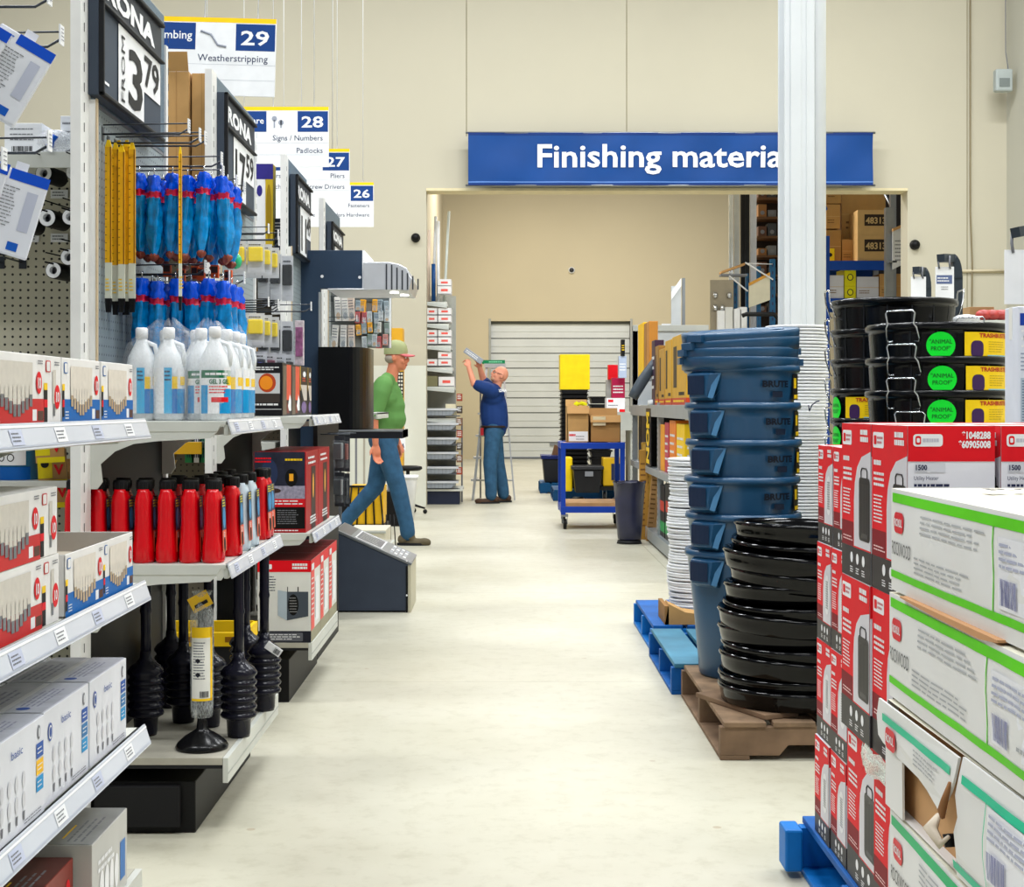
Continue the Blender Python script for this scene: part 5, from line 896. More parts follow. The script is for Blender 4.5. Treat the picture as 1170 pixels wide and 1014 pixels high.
# blue garbage cans
CBl = m(30, 76, 112, .32, 0, .05, 5); CBshade = m(16, 38, 66, .5)
def blue_can():
    t = thing('garbage_can', 'can', 'garbage can'); H = .50; r1 = .218; r0 = .165; b = MB()
    b.lathe([(0, 0), (r0, 0), (r0+.006, .01), (r0+(r1-r0)*.5, .25), (r1-.004, .44), (r1-.002, .47), (r1+.008, .474), (r1+.012, .482), (r1+.008, .50), (r1-.004, .50), (r1-.012, .47), (r0-.008, .03), (0, .03)], CBl, 56); b.build('body', t)
    for a0 in (-2.45, .75):
        b = MB(); f = Cy((0, 0, 0), r1-.006, a0); L_ = .075
        vs = []; prof = [(0, .475), (.032, .465), (.036, .40), (.034, .375), (.0, .36)]
        for (o_, z) in prof:
            for k in range(7): u = -L_+2*L_*k/6; e = 1 if 0 < k < 6 else .35; vs.append(f(u*(1.0 if z > .45 else .82), z, o_*e))
        b.add(vs, [(i*7+k, i*7+k+1, (i+1)*7+k+1, (i+1)*7+k) for i in range(4) for k in range(6)], CBl, False)
        b.rect(f, -L_*.62, .385, L_*.45, .458, CBshade, .038); ho = b.build('handle', t, bev=.003)  # dark rectangle paints the shade of the handle's hollow onto its face
        b = MB(); vs = [f(L_*.85, .47, .012), f(L_*1.15, .47, .006), f(L_*.62, .375, .036), f(L_*.85, .37, .03), f(L_*.6, .36, .0), f(L_*1.0, .40, .0)]; b.add(vs, [(0, 1, 3, 2), (2, 3, 5, 4)], m(70, 120, 160, .3)); b.build('web', t)  # lighter than the can: the web's highlight is put into its colour
    b = MB(); f = Cy((0, 0, 0), r1-.002, -rot90+.25); b.text(f, 'BRUTE', .0, .415, .024, m(10, 18, 34, .4), w=.12, off=.008, bold=.05); b.rr(f, .045, .375, .095, .398, .004, m(16, 30, 54, .4), .003); b.build('lettering', t)
    b = MB(); f = Cy((0, 0, 0), r1-.002, -rot90+1.0); b.rect(f, 0, .365, .09, .465, m(20, 22, 24, .4), .003); b.rect(f, .01, .41, .04, .45, YEL, .0036); b.rect(f, .012, .37, .08, .385, YEL, .0036); b.build('sticker', t)
    return t
BCX, BCY = .955, 5.92
bc = blue_can(); nm_ = ['bottom', 'second from the bottom', 'third from the bottom', 'fourth from the bottom', 'fifth from the bottom', 'top']
bc.location = (BCX, BCY, .131); bc['label'] = 'slate blue garbage can, bottom of the nested stack'; bc['group'] = 'nested blue garbage cans'
for k in range(1, 6): dup(bc, (BCX+(.003, -.002, .004, 0, -.003)[k-1], BCY, .131+.1448*k+.0), (0, 0, (.01, -.02, .015, 0, -.05)[k-1]), 'slate blue garbage can, %s of the nested stack' % nm_[k])
bl = MB(); bl.lathe([(0, .012), (.10, .02), (.17, .012), (.2, .004), (.222, -.018), (.229, -.018), (.233, .022), (.233, .032), (.225, .036), (.212, .03), (.19, .02), (.12, .034), (.06, .03), (0, .03)], CBl, 56)
for a in (0, math.pi): bl.box(.215*math.cos(a)-.03, .215*math.cos(a)+.03, -.04, .04, .004, .03, CBl)
blo = bl.build('can_lid'); zt0 = .131+.1448*5+.503
for k, (dz, rx, ry, dx) in enumerate(((-.004, .0, .012, -.010), (.022, .01, -.02, -.012), (.056, -.01, -.065, -.008), (.092, .03, -.09, -.008))):
    L_ = 'blue garbage can lid, %s of four on the can stack' % ('lowest', 'second lowest', 'third lowest', 'topmost')[k]
    if k == 0: blo.location = (BCX+dx, BCY, zt0+dz); blo.rotation_euler = (rx, ry, 0); tag(blo, L_, 'lid', 'blue garbage can lids')
    else: dup(blo, (BCX+dx, BCY, zt0+dz+.012), (rx, ry, .2*k), L_)
# black lids
LBm = m(5, 5, 6, .1, 0, .1, 4); r = .272
kb = MB(); kb.lathe([(0, .012), (.22, .012), (.235, .004), (.255, 0), (.262, .004), (.266, .03), (.270, .045), (r, .05), (r+.004, .056), (r, .066), (.262, .066), (.25, .05), (.24, .03), (.22, .024), (.1, .03), (0, .034)], LBm, 64); kbo = kb.build('black_lid')
spec = [(0, .0, .0, 0), (.045, .02, -.03, .004), (.10, -.01, .05, .0), (.155, .04, -.015, .012), (.20, -.03, .02, .0), (.255, .02, .045, -.004), (.305, .05, -.05, .02), (.355, -.02, .0, .022), (.405, .04, .05, .035), (.46, .01, .07, .012), (.515, .06, -.02, .05), (.565, -.02, .03, .055)]
for k, (dz, rx, ry, dx) in enumerate(spec):
    L_ = 'shiny black round lid in the leaning pile on the brown pallet, %s' % ('the lowest' if k == 0 else 'the topmost' if k == 11 else '%s from the bottom' % ORD[k])
    if k == 0: kbo.location = (1.045+dx, 5.31, .150+dz); kbo.rotation_euler = (rx, ry, 0); tag(kbo, L_, 'lid', 'pile of black lids')
    else: dup(kbo, (1.045+dx, 5.31+.01*math.sin(k*2), .150+dz), (rx, ry, 0), L_)
# white lid stacks
wl = MB(); WL = m(232, 234, 236, .4); wl.lathe([(0, .003), (.13, .003), (.138, 0), (.150, 0), (.153, .004), (.153, .011), (.146, .013), (.138, .008), (0, .008)], WL, 40); wlo = wl.build('pail_lid'); R = random.Random(2)
for k in range(54):
    loc = (1.0+.006*math.sin(k*.35)+R.uniform(-.003, .003)+(.006 if k > 40 else 0), 7.62+R.uniform(-.003, .003), .132+.0148*k)
    if k == 0: wlo.location = loc; tag(wlo, 'thin white pail lid in the wavy stack between rack and blue cans', 'lid', 'white pail lids, left stack')
    else: dup(wlo, loc, (R.uniform(-.02, .02), R.uniform(-.03, .03), 0))
for k in range(90):
    dup(wlo, (1.475+.004*math.sin(k*.2)+R.uniform(-.002, .002), 7.45+R.uniform(-.002, .002), .132+.0163*k), (0, 0, 0), 'thin white pail lid in the tall straight stack right of the blue cans', 'white pail lids, right stack')
b = MB(); b.box(-.04, .04, -.02, .02, 0, .5, WHITE); f = faces(-.04, .04, -.02, .02, 0, .5)['-y']; b.rect(f, .03, .40, .05, .43, m(40, 70, 150, .5)); b.M = Matrix.Identity(4); tag(b.build('white_carton', loc=(1.0, 7.62, .132+.0148*54+.006), rot=(0, .1, 0), bev=.01), 'narrow white carton leaning on top of the wavy lid stack', 'box')
b = MB(); b.tube([(0, 0, 0), (.012, -.004, .03), (.03, -.01, .045), (.045, -.02, .05)], .003, NAVY, 6); b.tube([(0, 0, 0), (-.004, 0, .03)], .003, NAVY, 6); tag(b.build('tie', loc=(1.50, 7.27, 1.17)), 'small dark twist tie sticking out of the tall white lid stack', 'tie')
# black garbage cans with wire handles
KB_ = m(8, 9, 11, .2, 0, .1, 4); GRN = m(0, 236, 50, .4); LY = m(250, 210, 10, .4)
def black_can():
    t = thing('black_garbage_can', 'can', 'garbage can'); H = .62; r1 = .262; r0 = .215; b = MB()
    prof = [(0, 0), (r0, 0), (r0+.005, .01)]+[(r0+(r1-r0)*k/6, .02+k*.094) for k in range(1, 6)]+[(r1-.002, .575), (r1-.001, .59), (r1+.008, .592), (r1+.012, .6), (r1+.012, .612), (r1+.006, .62), (r1-.008, .62), (r1-.012, .58), (r0-.01, .03), (0, .03)]
    b.lathe(prof, KB_, 56)
    for k in range(16): a = k*math.pi/8; f = Cy((0, 0, 0), r1-.004, a); b.rect(f, -.003, .47, .003, .588, m(26, 28, 32, .3), .003)
    b.build('body', t)
    for a0 in (-2.06, -2.06+math.pi):
        f = Cy((0, 0, 0), r1, a0); b = MB(); W_ = .058
        b.tube([f(-W_-.006, .555, .012), f(-W_, .60, .026), f(-W_+.01, .615, .03), f(-W_+.004, .655, .034), f(-W_+.012, .664, .034), f(W_-.012, .664, .034), f(W_-.004, .655, .034), f(W_-.01, .615, .03), f(W_, .60, .026), f(W_+.006, .555, .012)], .0034, CHROME, 8)
        for s_ in (-1, 1): b.tube([f(s_*W_, .60, .026), f(s_*(W_+.006), .56, .014), f(s_*(W_+.004), .548, .006), f(s_*(W_-.014), .55, .004)], .003, CHROME, 6)
        b.build('wire_handle', t)
    b = MB(); f = Cy((0, 0, 0), r1+.001, -rot90); b.disc(f, .012, .532, .053, .051, GRN, .0015, 28); b.text(f, '"ANIMAL', .012, .538, .017, m(10, 70, 30, .5), w=.082, off=.003, al='c'); b.text(f, 'PROOF"', .012, .512, .017, m(10, 70, 30, .5), w=.07, off=.003, al='c'); b.build('round_sticker', t)
    b = MB(); f = Cy((0, 0, 0), r1+.001, -rot90+.38); b.rect(f, 0, .482, .25, .582, LY, .0015); b.text(f, 'TRASHBUSTER', .06, .562, .016, m(190, 50, 30, .5), w=.18, off=.003, bold=.03)
    b.rr(f, .025, .485, .08, .55, .02, m(60, 30, 84, .5), .0024); b.lines(f, .105, .505, .21, .55, 5, m(190, 160, 20, .5), 3, .3, .0024); b.rect(f, .10, .483, .24, .496, m(150, 206, 226, .5), .0024); b.build('label', t)
    return t
kc = black_can(); fc = (X(1070, 5.85), 5.85); rc = (X(1021, 6.55), 6.55); zt_ = 1.513-.62
kc['label'] = 'black garbage can with green sticker, top of the front stack'; kc['group'] = 'black garbage cans, front stack'; kc.location = (*fc, zt_); kc.rotation_euler = (0, 0, -.27)
for k in range(1, 6): dup(kc, (fc[0]+(.0, -.002, .012, 0, 0, 0)[k-1], fc[1], zt_-.128*k), (0, 0, (0, 0, .07, .1, .05)[k-1]-.25), 'black garbage can with green sticker, %s from the top of the front stack' % ORD[k])
zr = 1.658-.62
for k in range(7): dup(kc, (rc[0], rc[1], zr-.1285*k), (0, 0, -1.5 if k > 2 else 2.0), 'black garbage can in the rear stack, %s' % ('topmost' if k == 0 else '%s from the top' % ORD[k]), 'black garbage cans, rear stack')
pallet('pallet beneath the two stacks of black garbage cans', 1.36, 5.5, 1.0, 1.4, PWD2, PWD, .13, seed=13)
for k, (p_, n_) in enumerate((((*fc, zt_-.128*5), 'front'), ((*rc, zr-.1285*6), 'rear'))):
    b = MB(); hh = p_[2]-.1305; b.lathe([(0, 0), (.19, 0), (.20, hh-.002), (0, hh-.002)], CARDD, 24, sup=.5); tag(b.build('carton_base', loc=(p_[0], p_[1], .1305)), 'cardboard carton under the %s stack of black garbage cans' % n_, 'box')
b = MB(); b.ell((0, 0, 0), .06, .03, .022, film(236, 238, 240, .6), 10); tag(b.build('plastic_tag', loc=(X(1100, 6.3), 6.25, 1.56)), 'crumpled clear plastic on the right rim of the rear black can', 'plastic')
# sign arms with cards
def arm_sign(label, px, d, ytop, pxl, yl, cx0, cx1, cy0, cy1, r=.022, extra=None):
    px_ = X(px, d); zt_ = Z(ytop, d); xl = X(pxl, d); t = thing('card_holder', label, 'sign', (px_, d, 0)); b = MB(); dx = xl-px_
    pts = [(0, 0, 0), (0, 0, zt_-.12)]+[(dx*.25*(1-math.cos(a)), 0, zt_-.12+.10*math.sin(a)) for a in [i*math.pi/10 for i in range(1, 6)]]+[(dx, -.12, Z(yl, d)+.01)]
    b.box(-r, r, -r*.7, r*.7, 0, zt_-.11, m(48, 56, 64, .4)); b.tube(pts[1:], r*1.3, m(48, 56, 64, .4), 4, sm=False); b.build('arm', t); b = MB(); a0, a1 = X(cx0, d-.1)-px_, X(cx1, d-.1)-px_; b.box(a0, a1, -.10, -.095, Z(cy1, d), Z(cy0, d), WHITE); f = faces(a0, a1, -.10, -.095, Z(cy1, d), Z(cy0, d))['-y']; w_ = a1-a0; h_ = Z(cy0, d)-Z(cy1, d)
    if extra: b.rect(f, w_*.05, h_*.55, w_*.9, h_*.78, m(96, 110, 150, .5)); b.lines(f, w_*.1, h_*.59, w_*.85, h_*.74, 2, WHITE, 2, .4, .0016); b.lines(f, w_*.3, h_*.38, w_*.7, h_*.5, 2, GREYT, 3, .3); b.lines(f, w_*.3, h_*.1, w_*.6, h_*.2, 1, DARK, 3, .5)
    b.build('card', t)
    for q in (.2, .8):
        b = MB(); b.tube([(a0+w_*q, -.10, Z(cy0, d)-.01), (a0+w_*q-.008, -.11, Z(cy0, d)+.02), (a0+w_*q, -.09, Z(cy0, d)+.055)], .005, GREYT, 6); b.build('hook', t)
arm_sign('bent dark arm holding a printed white card, middle of three', 1094, 7.6, 291, 1067, 300, 1069, 1090, 307, 350, extra=1)
arm_sign('bent dark arm holding a plain white card, leftmost of three', 1059, 8.6, 306, 1040, 313, 1041, 1058, 318, 350)
arm_sign('dark arm with white card at the right edge of the view', 1210, 5.0, 253, 1146, 274, 1148, 1196, 289, 350, .018)
d = 4.55; xa = X(1148, d+.12); t = thing('appliance_carton', 'tall white carton with blue panels standing at the right edge', 'box', (xa, d, .0)); ztp = Z(350, d)
b = MB(); b.box(0, .34, 0, .12, 0, ztp, m(222, 226, 236, .5)); f = Fr((0, 0, 0), (1, 0, 0), (0, 0, 1)); z0 = Z(372, d); b.rect(f, .006, z0, .04, Z(358, d), m(20, 62, 160, .5)); b.rect(f, .045, z0, .08, Z(358, d), m(20, 62, 160, .5)); b.rect(f, .1, z0-.1, .3, z0, m(20, 62, 160, .5)); b.disc(f, .026, Z(386, d), .009, .016, DARK); b.disc(f, .026, Z(386, d), .005, .011, WHITE, .002); b.lines(f, .01, Z(400, d), .06, Z(374, d)-.0, 3, WHITE, 3, .3)
b.lines(f, .008, Z(425, d), .3, Z(402, d), 5, m(150, 160, 180, .5), 4, .35); b.rect(f, .008, Z(487, d), .33, Z(432, d), m(176, 190, 204, .5)); b.lines(f, .012, Z(485, d), .32, Z(434, d), 16, m(110, 124, 150, .5), 5, .4, .0014); b.build('carton', t, bev=.003)
b = MB(); b.box(-.001, .341, .05, .08, ztp-.1, ztp+.001, m(236, 236, 230, .3)); b.build('tape', t)
d = 9.4; t = thing('store_shelf', 'grey shelf with brown box and red packs near the right wall', 'shelving', (X(1085, d), d, 0)); zz = Z(366, d); b = MB(); b.box(0, 1.0, 0, .5, zz-.03, zz, SHELF); b.build('shelf', t, bev=.002)
for q in (0, .97): b = MB(); b.box(q, q+.03, .44, .47, 0, zz, GREYT); b.build('post', t)
tag((lambda o: o)(MB().box(0, .16, 0, .2, 0, .09, m(156, 124, 84, .7)).build('small_carton', loc=(X(1113, d), d+.1, zz+.001), bev=.003)), 'small brown carton on the shelf near the right wall', 'box')
for k in range(3): b = MB(); b.ell((0, 0, .035), .055, .05, .035, m(176, 60, 56, .35, 0, .3, 20), 12); tag(b.build('red_pack', loc=(X(1127+10*k, d), d+.05, zz+.001)), 'red wrapped pack on the shelf near the right wall, %s of three' % ('left', 'middle', 'right')[k], 'package', 'red wrapped packs')
# ---------------- grey rack on the right of the aisle
RK = m(158, 164, 168, .4, .3); xf = 1.29
t = thing('steel_rack', 'grey steel shelving beyond the white lid stacks on the right', 'shelving', (xf, 10.0, 0)); Ld = 4.8
for q in (0, 2.35, 4.72):
    b = MB(); b.box(0, .05, q, q+.05, 0, 1.22 if q < 3 else 1.98, RK).box(.7, .75, q, q+.05, 0, 1.7 if q < 3 else 1.98, RK)
    for i in range(24): b.box(-.001, 0, q+.02, q+.03, .1+i*.045, .12+i*.045, DARK)
    b.build('upright', t, bev=.003)
for z, h in ((.12, .1), (.66, .06), (1.2, .1)):
    b = MB(); b.box(-.01, .76, 0, Ld, z-.03, z, RK).box(-.015, 0, 0, Ld, z-h, z, RK); b.build('shelf', t, bev=.003)
b = MB(); b.box(.72, .75, 0, Ld, 1.2, 1.68, m(176, 180, 182, .5)); b.build('back_panel', t)
b = MB(); b.box(0, .75, 4.72, 4.75, 1.2, 1.98, m(186, 190, 192, .5)); b.build('end_panel', t)
b = MB(); b.box(.0, .75, 4.70, 4.77, 1.93, 1.99, SHELFD); b.build('top_rail', t, bev=.003)
def rbox(label, px0, px1, z, h_, c, depth=None, x=None, grp='goods on the grey rack', deco=0, name='carton'):
    """box standing at the aisle side of the rack; px range gives its near and far end along the aisle"""
    xx = xf+.02 if x is None else x; ya = xx*F/(px1-VX); yb = xx*F/(px0-VX); L = yb-ya; D_ = depth or .3
    b = MB(); b.box(0, D_, 0, L, 0, h_, c); f = faces(0, D_, 0, L, 0, h_); g = f['-x']; s = f['-y']
    if deco == 1:
        for ff, w_ in ((g, L), (s, D_)): b.rect(ff, w_*.1, h_*.25, w_*.35, h_*.85, m(60, 44, 20, .5)); b.rect(ff, w_*.0, 0, w_, h_*.1, m(196, 60, 30, .5)); b.lines(ff, w_*.5, h_*.12, w_*.9, h_*.2, 1, DARK, 3, .6, .0014); b.lines(ff, w_*.1, h_*.03, w_*.9, h_*.08, 1, YEL, 3, .6, .0014)
    if deco == 2: b.rect(g, 0, h_*.1, L, h_*.3, m(40, 150, 80, .5)); b.rect(g, L*.1, h_*.5, L*.9, h_*.7, m(200, 60, 40, .5)); b.rect(s, .02, h_*.4, D_-.02, h_*.7, m(60, 140, 90, .5))
    if deco == 3: b.lines(g, L*.1, h_*.2, L*.9, h_*.8, 4, WHITE, 4, .3); b.lines(s, .02, h_*.2, D_-.02, h_*.8, 4, WHITE, 4, .3)
    tag(b.build(name, loc=(xx, ya, z), bev=.004), label, 'box', grp)
YC = m(204, 156, 44, .5, 0, .08)
rbox('tall yellow carton with dark stripe on the grey rack, nearest', 768, 784, 1.201, .52, YC, deco=1); rbox('tall yellow carton with dark stripe on the grey rack, second', 760, 767.4, 1.201, .51, YC, deco=1); rbox('yellow and brown carton on the grey rack, third', 753, 759.4, 1.201, .46, m(186, 140, 50, .5), deco=1); rbox('brown and yellow carton on the grey rack, farthest of four', 748.5, 752.4, 1.201, .50, m(150, 108, 44, .5), deco=1)
rbox('dark purple package on the grey rack behind the yellow cartons', 744.6, 748, 1.201, .56, m(60, 36, 60, .5), deco=3, depth=.08)
rbox('orange handled bundle on the upper grey rack', 739, 741.6, 1.45, .5, m(196, 130, 50, .5), depth=.08); rbox('brown paper bundle on the upper grey rack', 735.6, 738.5, 1.45, .5, m(170, 120, 60, .6), depth=.08); rbox('bright yellow bundle at the far end of the upper grey rack', 729, 735, 1.45, .52, m(255, 200, 10, .5), depth=.1)
b = MB(); b.box(.0, .7, 0, 1.3, 0, .02, RK); tag(b.build('small_shelf', loc=(xf+.02, 13.15, 1.43)), 'short grey shelf carrying yellow and orange bundles', 'shelf')
d = 13.0; t = thing('curved_bracket', 'dark curved duct piece standing on the grey rack', 'duct', (xf-.02, d, 1.201)); b = MB(); b.tube([(-.13, 0, .06), (-.10, 0, .12), (-.04, 0, .22), (.04, 0, .34), (.07, 0, .40)], [.045, .05, .05, .042, .03], m(70, 80, 90, .35), 12, sq=[(.7, 1)]*5); b.build('duct', t); b = MB(); b.lathe([(.0, 0), (.05, 0), (.05, .04), (0, .05)], WHITE, 16, (.05, 0)); b.build('foot', t)
def prod(label, px0, px1, z, h_, c, **k): rbox(label, px0, px1, z, h_, c, **k)
prod('yellow box on the middle shelf of the grey rack, nearest', 773, 782, .661, .40, YEL, deco=3, grp='goods on the middle shelf'); prod('orange box on the middle shelf of the grey rack', 765, 772, .661, .42, m(236, 130, 30, .5), deco=3, grp='goods on the middle shelf'); prod('red and pink box on the middle shelf of the grey rack', 759.5, 764, .661, .40, m(190, 60, 80, .5), deco=3, grp='goods on the middle shelf'); prod('amber box on the middle shelf of the grey rack', 754.5, 759, .661, .38, m(240, 160, 20, .5), grp='goods on the middle shelf'); prod('brown box on the middle shelf of the grey rack, farthest', 750.8, 754, .661, .36, m(150, 100, 60, .5), grp='goods on the middle shelf')
prod('black and green box on the bottom shelf of the grey rack, nearest', 769, 783, .121, .45, m(26, 34, 30, .4), deco=2, grp='goods on the bottom shelf'); prod('black and green box on the bottom shelf of the grey rack, middle', 760, 768, .121, .45, m(26, 30, 32, .4), deco=2, grp='goods on the bottom shelf'); prod('black and red box on the bottom shelf of the grey rack, farthest', 753.2, 759.3, .121, .42, m(30, 26, 28, .4), deco=2, grp='goods on the bottom shelf')
for k, (px0, px1, c) in enumerate(((741.5, 744, BLACK), (737.5, 741, m(20, 20, 22, .4)), (733, 737, m(26, 26, 30, .4)), (729.5, 732.6, BLACK))):
    prod('tall black bag standing in the far bay, %s from the camera' % ORD[k], px0, px1, .661, .50, c, deco=0, grp='black bags in the far bay', name='black_bag')
b = MB(); fr = Fr((0, 0, 0), (0, -1, 0), (0, 0, 1)); b.box(-.012, 0, -.42, 0, 0, .5, m(16, 16, 18, .4)); b.text(Fr((-.014, 0, .02), (0, -1, 0), (0, 0, 1)), 'NOM', .33, .0, .26, YEL, w=.45, off=.002, bold=.05, rot=1); tag(b.build('printed_bag', loc=(xf-.005, 13.2, .67)), 'black flat bag with yellow upright letters in the far bay', 'bag')
for k, (px, h_, c) in enumerate(((741, .86, m(196, 150, 60, .6)), (738, .84, m(214, 170, 80, .6)), (735.5, .8, m(190, 140, 60, .6)), (743, .7, WOODL))):
    d = 13.6-.16*k; b = MB(); b.box(-.04, .04, -.012, .012, 0, h_, c); f = faces(-.04, .04, -.012, .012, 0, h_)['-y']; b.lines(f, .01, .1, .06, h_-.1, 12, m(120, 80, 40, .6), k, .3); tag(b.build('wood_trim_board', loc=(X(px, d), d, 0), rot=(0, (-.03, .02, .0, .09)[k], 0), bev=.003), 'yellow wooden board leaning at the far rack bay, %s' % ('second from the left', 'third from the left', 'leftmost', 'rightmost and tilted')[k], 'board', 'wooden boards at the rack')
d = 12.9; b = MB(); R = random.Random(4); n = 20; prof = [(.06, 0), (.10, .01), (.115, .15), (.125, .35), (.135, .5), (.14, .505), (.12, .49), (.1, .3), (0, .3)]; vs = []
for s_, z in prof:
    for j in range(n): a = 2*math.pi*j/n; q = s_*(1+R.uniform(-.06, .06)); vs.append((q*math.cos(a), q*math.sin(a), z+(R.uniform(-.01, .01) if z > .3 else 0)))
b.add(vs, [(i*n+j, i*n+(j+1) % n, (i+1)*n+(j+1) % n, (i+1)*n+j) for i in range(len(prof)-1) for j in range(n)]+[tuple(range(n-1, -1, -1))], m(44, 46, 72, .3, 0, .2, 5), True)
tag(b.build('waste_bag', loc=(X(719, d), d, .03)), 'dark navy waste bag bin beside the blue cart', 'bin')
b = MB(); b.lathe([(0, 0), (.11, 0), (.10, .03), (0, .03)], DARK, 20); tag(b.build('bin_base', loc=(X(719, d), d, 0)), 'dark round base under the navy waste bag', 'base')
d = 15.2; t = thing('arrow_sign', 'small white sign with a dark arrow above the grey rack', 'sign', (X(756, d), d, Z(380, d))); b = MB(); b.box(0, .10, 0, .01, 0, .09, WHITE); f = faces(0, .1, 0, .01, 0, .09)['-y']; b.poly(f, [(.02, .038), (.06, .038), (.06, .025), (.085, .045), (.06, .065), (.06, .052), (.02, .052)], DARK); b.build('board', t); b = MB(); b.tube([(.05, .02, -Z(380, d)), (.05, .02, .05)], .006, STEEL, 6); b.build('post', t)
b = MB(); b.box(0, .1, 0, .03, 0, .42, m(190, 194, 196, .4)).prism([(.0, .28), (.1, .42), (.1, .5), (0, .36)], 'y', -.01, 0, WHITE); b.box(.11, .14, 0, .03, -1.98, .5, STEEL); tag(b.build('steel_post', loc=(X(767, 15.0), 15.0, 1.98)), 'grey steel post end rising above the grey rack', 'post')
# ---------------- blue cart
d = 14.35; x0 = X(641, d); x1 = X(714, d); W = x1-x0; CBLU = m(16, 62, 168, .4); t = thing('platform_cart', 'blue two-shelf utility cart with caster wheels', 'cart', (x0, d, 0)); zt_ = Z(506, d); DD = .75
for (a, c) in ((0, 0), (W-.045, 0), (0, DD-.045), (W-.045, DD-.045)): b = MB(); b.box(a, a+.045, c, c+.045, .14, zt_, CBLU); b.build('post', t, bev=.003)
for nm2, z in (('top_tray', zt_), ('bottom_tray', .22)):
    b = MB(); b.box(0, W, -.004, .03, z-.06, z, CBLU).box(0, W, DD-.03, DD+.004, z-.06, z, CBLU).box(-.003, .03, 0, DD, z-.06, z, CBLU).box(W-.03, W+.003, 0, DD, z-.06, z, CBLU); o = b.build(nm2, t, bev=.003)
    b = MB(); b.box(.03, W-.03, .03, DD-.03, z-.03, z-.012 if z > .5 else z+.03, WOODL); b.build('wood_deck', o)
def caster(par, x, y, r=.05):
    b = MB(); b.M = Matrix.Translation((x, y, r)) @ Matrix.Rotation(math.pi/2, 4, 'Y'); b.lathe([(0, -.016), (r*.9, -.016), (r, -.008), (r, .008), (r*.9, .016), (0, .016)], BLACK, 20); o = b.build('wheel', par); c = MB(); c.box(x-.024, x-.019, y-.02, y+.02, r, 2*r+.04, STEEL).box(x+.019, x+.024, y-.02, y+.02, r, 2*r+.04, STEEL).box(x-.03, x+.03, y-.03, y+.03, 2*r+.02, 2*r+.045, STEEL); c.build('fork', o)
for (a, c) in ((.04, .04), (W-.05, .04), (.05, DD-.05), (W-.04, DD-.05)): caster(t, a, c)
def carton_open(label, px0, px1, py0, py1, d, dep=.3, lab=True, c=CARD):
    w_ = X(px1, d)-X(px0, d); h_ = Z(py0, d)-Z(py1, d); t = thing('cardboard_box', label, 'box', (X(px0, d), d, zt_+.001)); b = MB()
    b.box(0, w_, 0, .006, 0, h_, c).box(0, w_, dep-.006, dep, 0, h_, c).box(0, .006, 0, dep, 0, h_, c).box(w_-.006, w_, 0, dep, 0, h_, c).box(0, w_, 0, dep, 0, .006, c); b.build('body', t)
    b = MB(); b.M = Matrix.Translation((0, 0, h_)) @ Matrix.Rotation(-.5, 4, 'X'); b.box(0, w_, -.004, 0, -.08, .0, m(176, 134, 82, .75)); b.build('flap', t); b = MB(); b.M = Matrix.Translation((0, dep, h_)) @ Matrix.Rotation(-.3, 4, 'X'); b.box(0, w_, -.004, 0, 0, .07, c); b.build('flap', t)
    if lab: b = MB(); f = Fr((0, 0, 0), (1, 0, 0), (0, 0, 1)); b.rect(f, w_*.08, .01, w_*.95, h_*.3, WHITE, .002); b.lines(f, w_*.1, h_*.15, w_*.4, h_*.25, 1, RED, 3, .6, .003); b.lines(f, w_*.4, h_*.05, w_*.8, h_*.2, 2, GREYT, 3, .3, .003); b.build('label', t)
    else: b = MB(); f = Fr((0, 0, 0), (1, 0, 0), (0, 0, 1)); b.rect(f, w_*.08, h_*.62, w_*.5, h_*.95, m(222, 206, 170, .5), .03); b.build('label', t)
    return t
carton_open('taller brown cardboard box with a white label on the blue cart', 648, 673, 463, 504, 14.45, .35)
carton_open('lower open brown cardboard box on the right of the blue cart', 674.5, 709, 473, 504, 14.45, .4, False, m(176, 132, 78, .75))
b = MB(); R = random.Random(2)
for k in range(7): b.M = Matrix.Translation((.015*k, .01*(k % 3), .01*(k % 2))) @ Matrix.Rotation(R.uniform(-.5, .5), 4, 'Y'); b.box(-.02, .02, -.005, .005, -.012, .012, m(240, 236, 20, .4))
b.M = None; tag(b.build('tag_bundle', loc=(X(658, 14.5), 14.5, Z(462, 14.5))), 'bundle of bright yellow tags spilling from the taller cart box', 'tags')
b = MB(); b.lathe([(0, 0), (.06, 0), (.062, .08), (.05, .09), (0, .09)], RED, 20); b.tube([(-.06, 0, .09), (-.02, 0, .13), (.02, 0, .16), (.06, 0, .09)], .004, BLACK, 6); tag(b.build('red_tub', loc=(X(683, 14.9), 14.9, zt_+.14)), 'red tub with wire handle between the cart boxes', 'tub')
b = MB(); b.box(-.1, .1, -.1, .1, 0, .138, CARD); tag(b.build('small_carton', loc=(X(683, 14.9), 14.98, zt_-.011), bev=.003), 'small brown carton under the red tub on the cart', 'box')
# ---------------- goods beyond the opening
d = 18.6; BT = m(22, 22, 24, .4, 0, .1)
pallet('blue pallet beyond the opening under the black totes', X(632, d), d, 1.1, 1.0, m(0, 80, 130, .5), m(0, 70, 120, .5), .14, seed=21)
pallet('blue pallet at the left beyond the cart, under a blue tub', X(617, 20.2), 20.2, .9, .9, m(0, 90, 150, .5), m(0, 84, 140, .5), .14, seed=22)
for k in range(24):
    b = MB() if k == 0 else None; L_ = 'black nested crate in the tall column under the yellow sheet'; dd = 18.9; w_ = X(672, dd)-X(641, dd)
    if k == 0:
        b.prism([(.02, 0), (w_-.02, 0), (w_, .07), (0, .07)], 'y', 0, .45, BT); b.box(-.012, w_+.01, -.012, .46, .045, .052, BT); nc = b.build('black_crate', loc=(X(641, dd), dd, .141)); tag(nc, L_, 'crate', 'nested black crates')
    elif .141+.0515*k < Z(440, dd)-.05: dup(nc, (X(641, dd), dd, .141+.0515*k)); topz = .141+.0515*k+.071
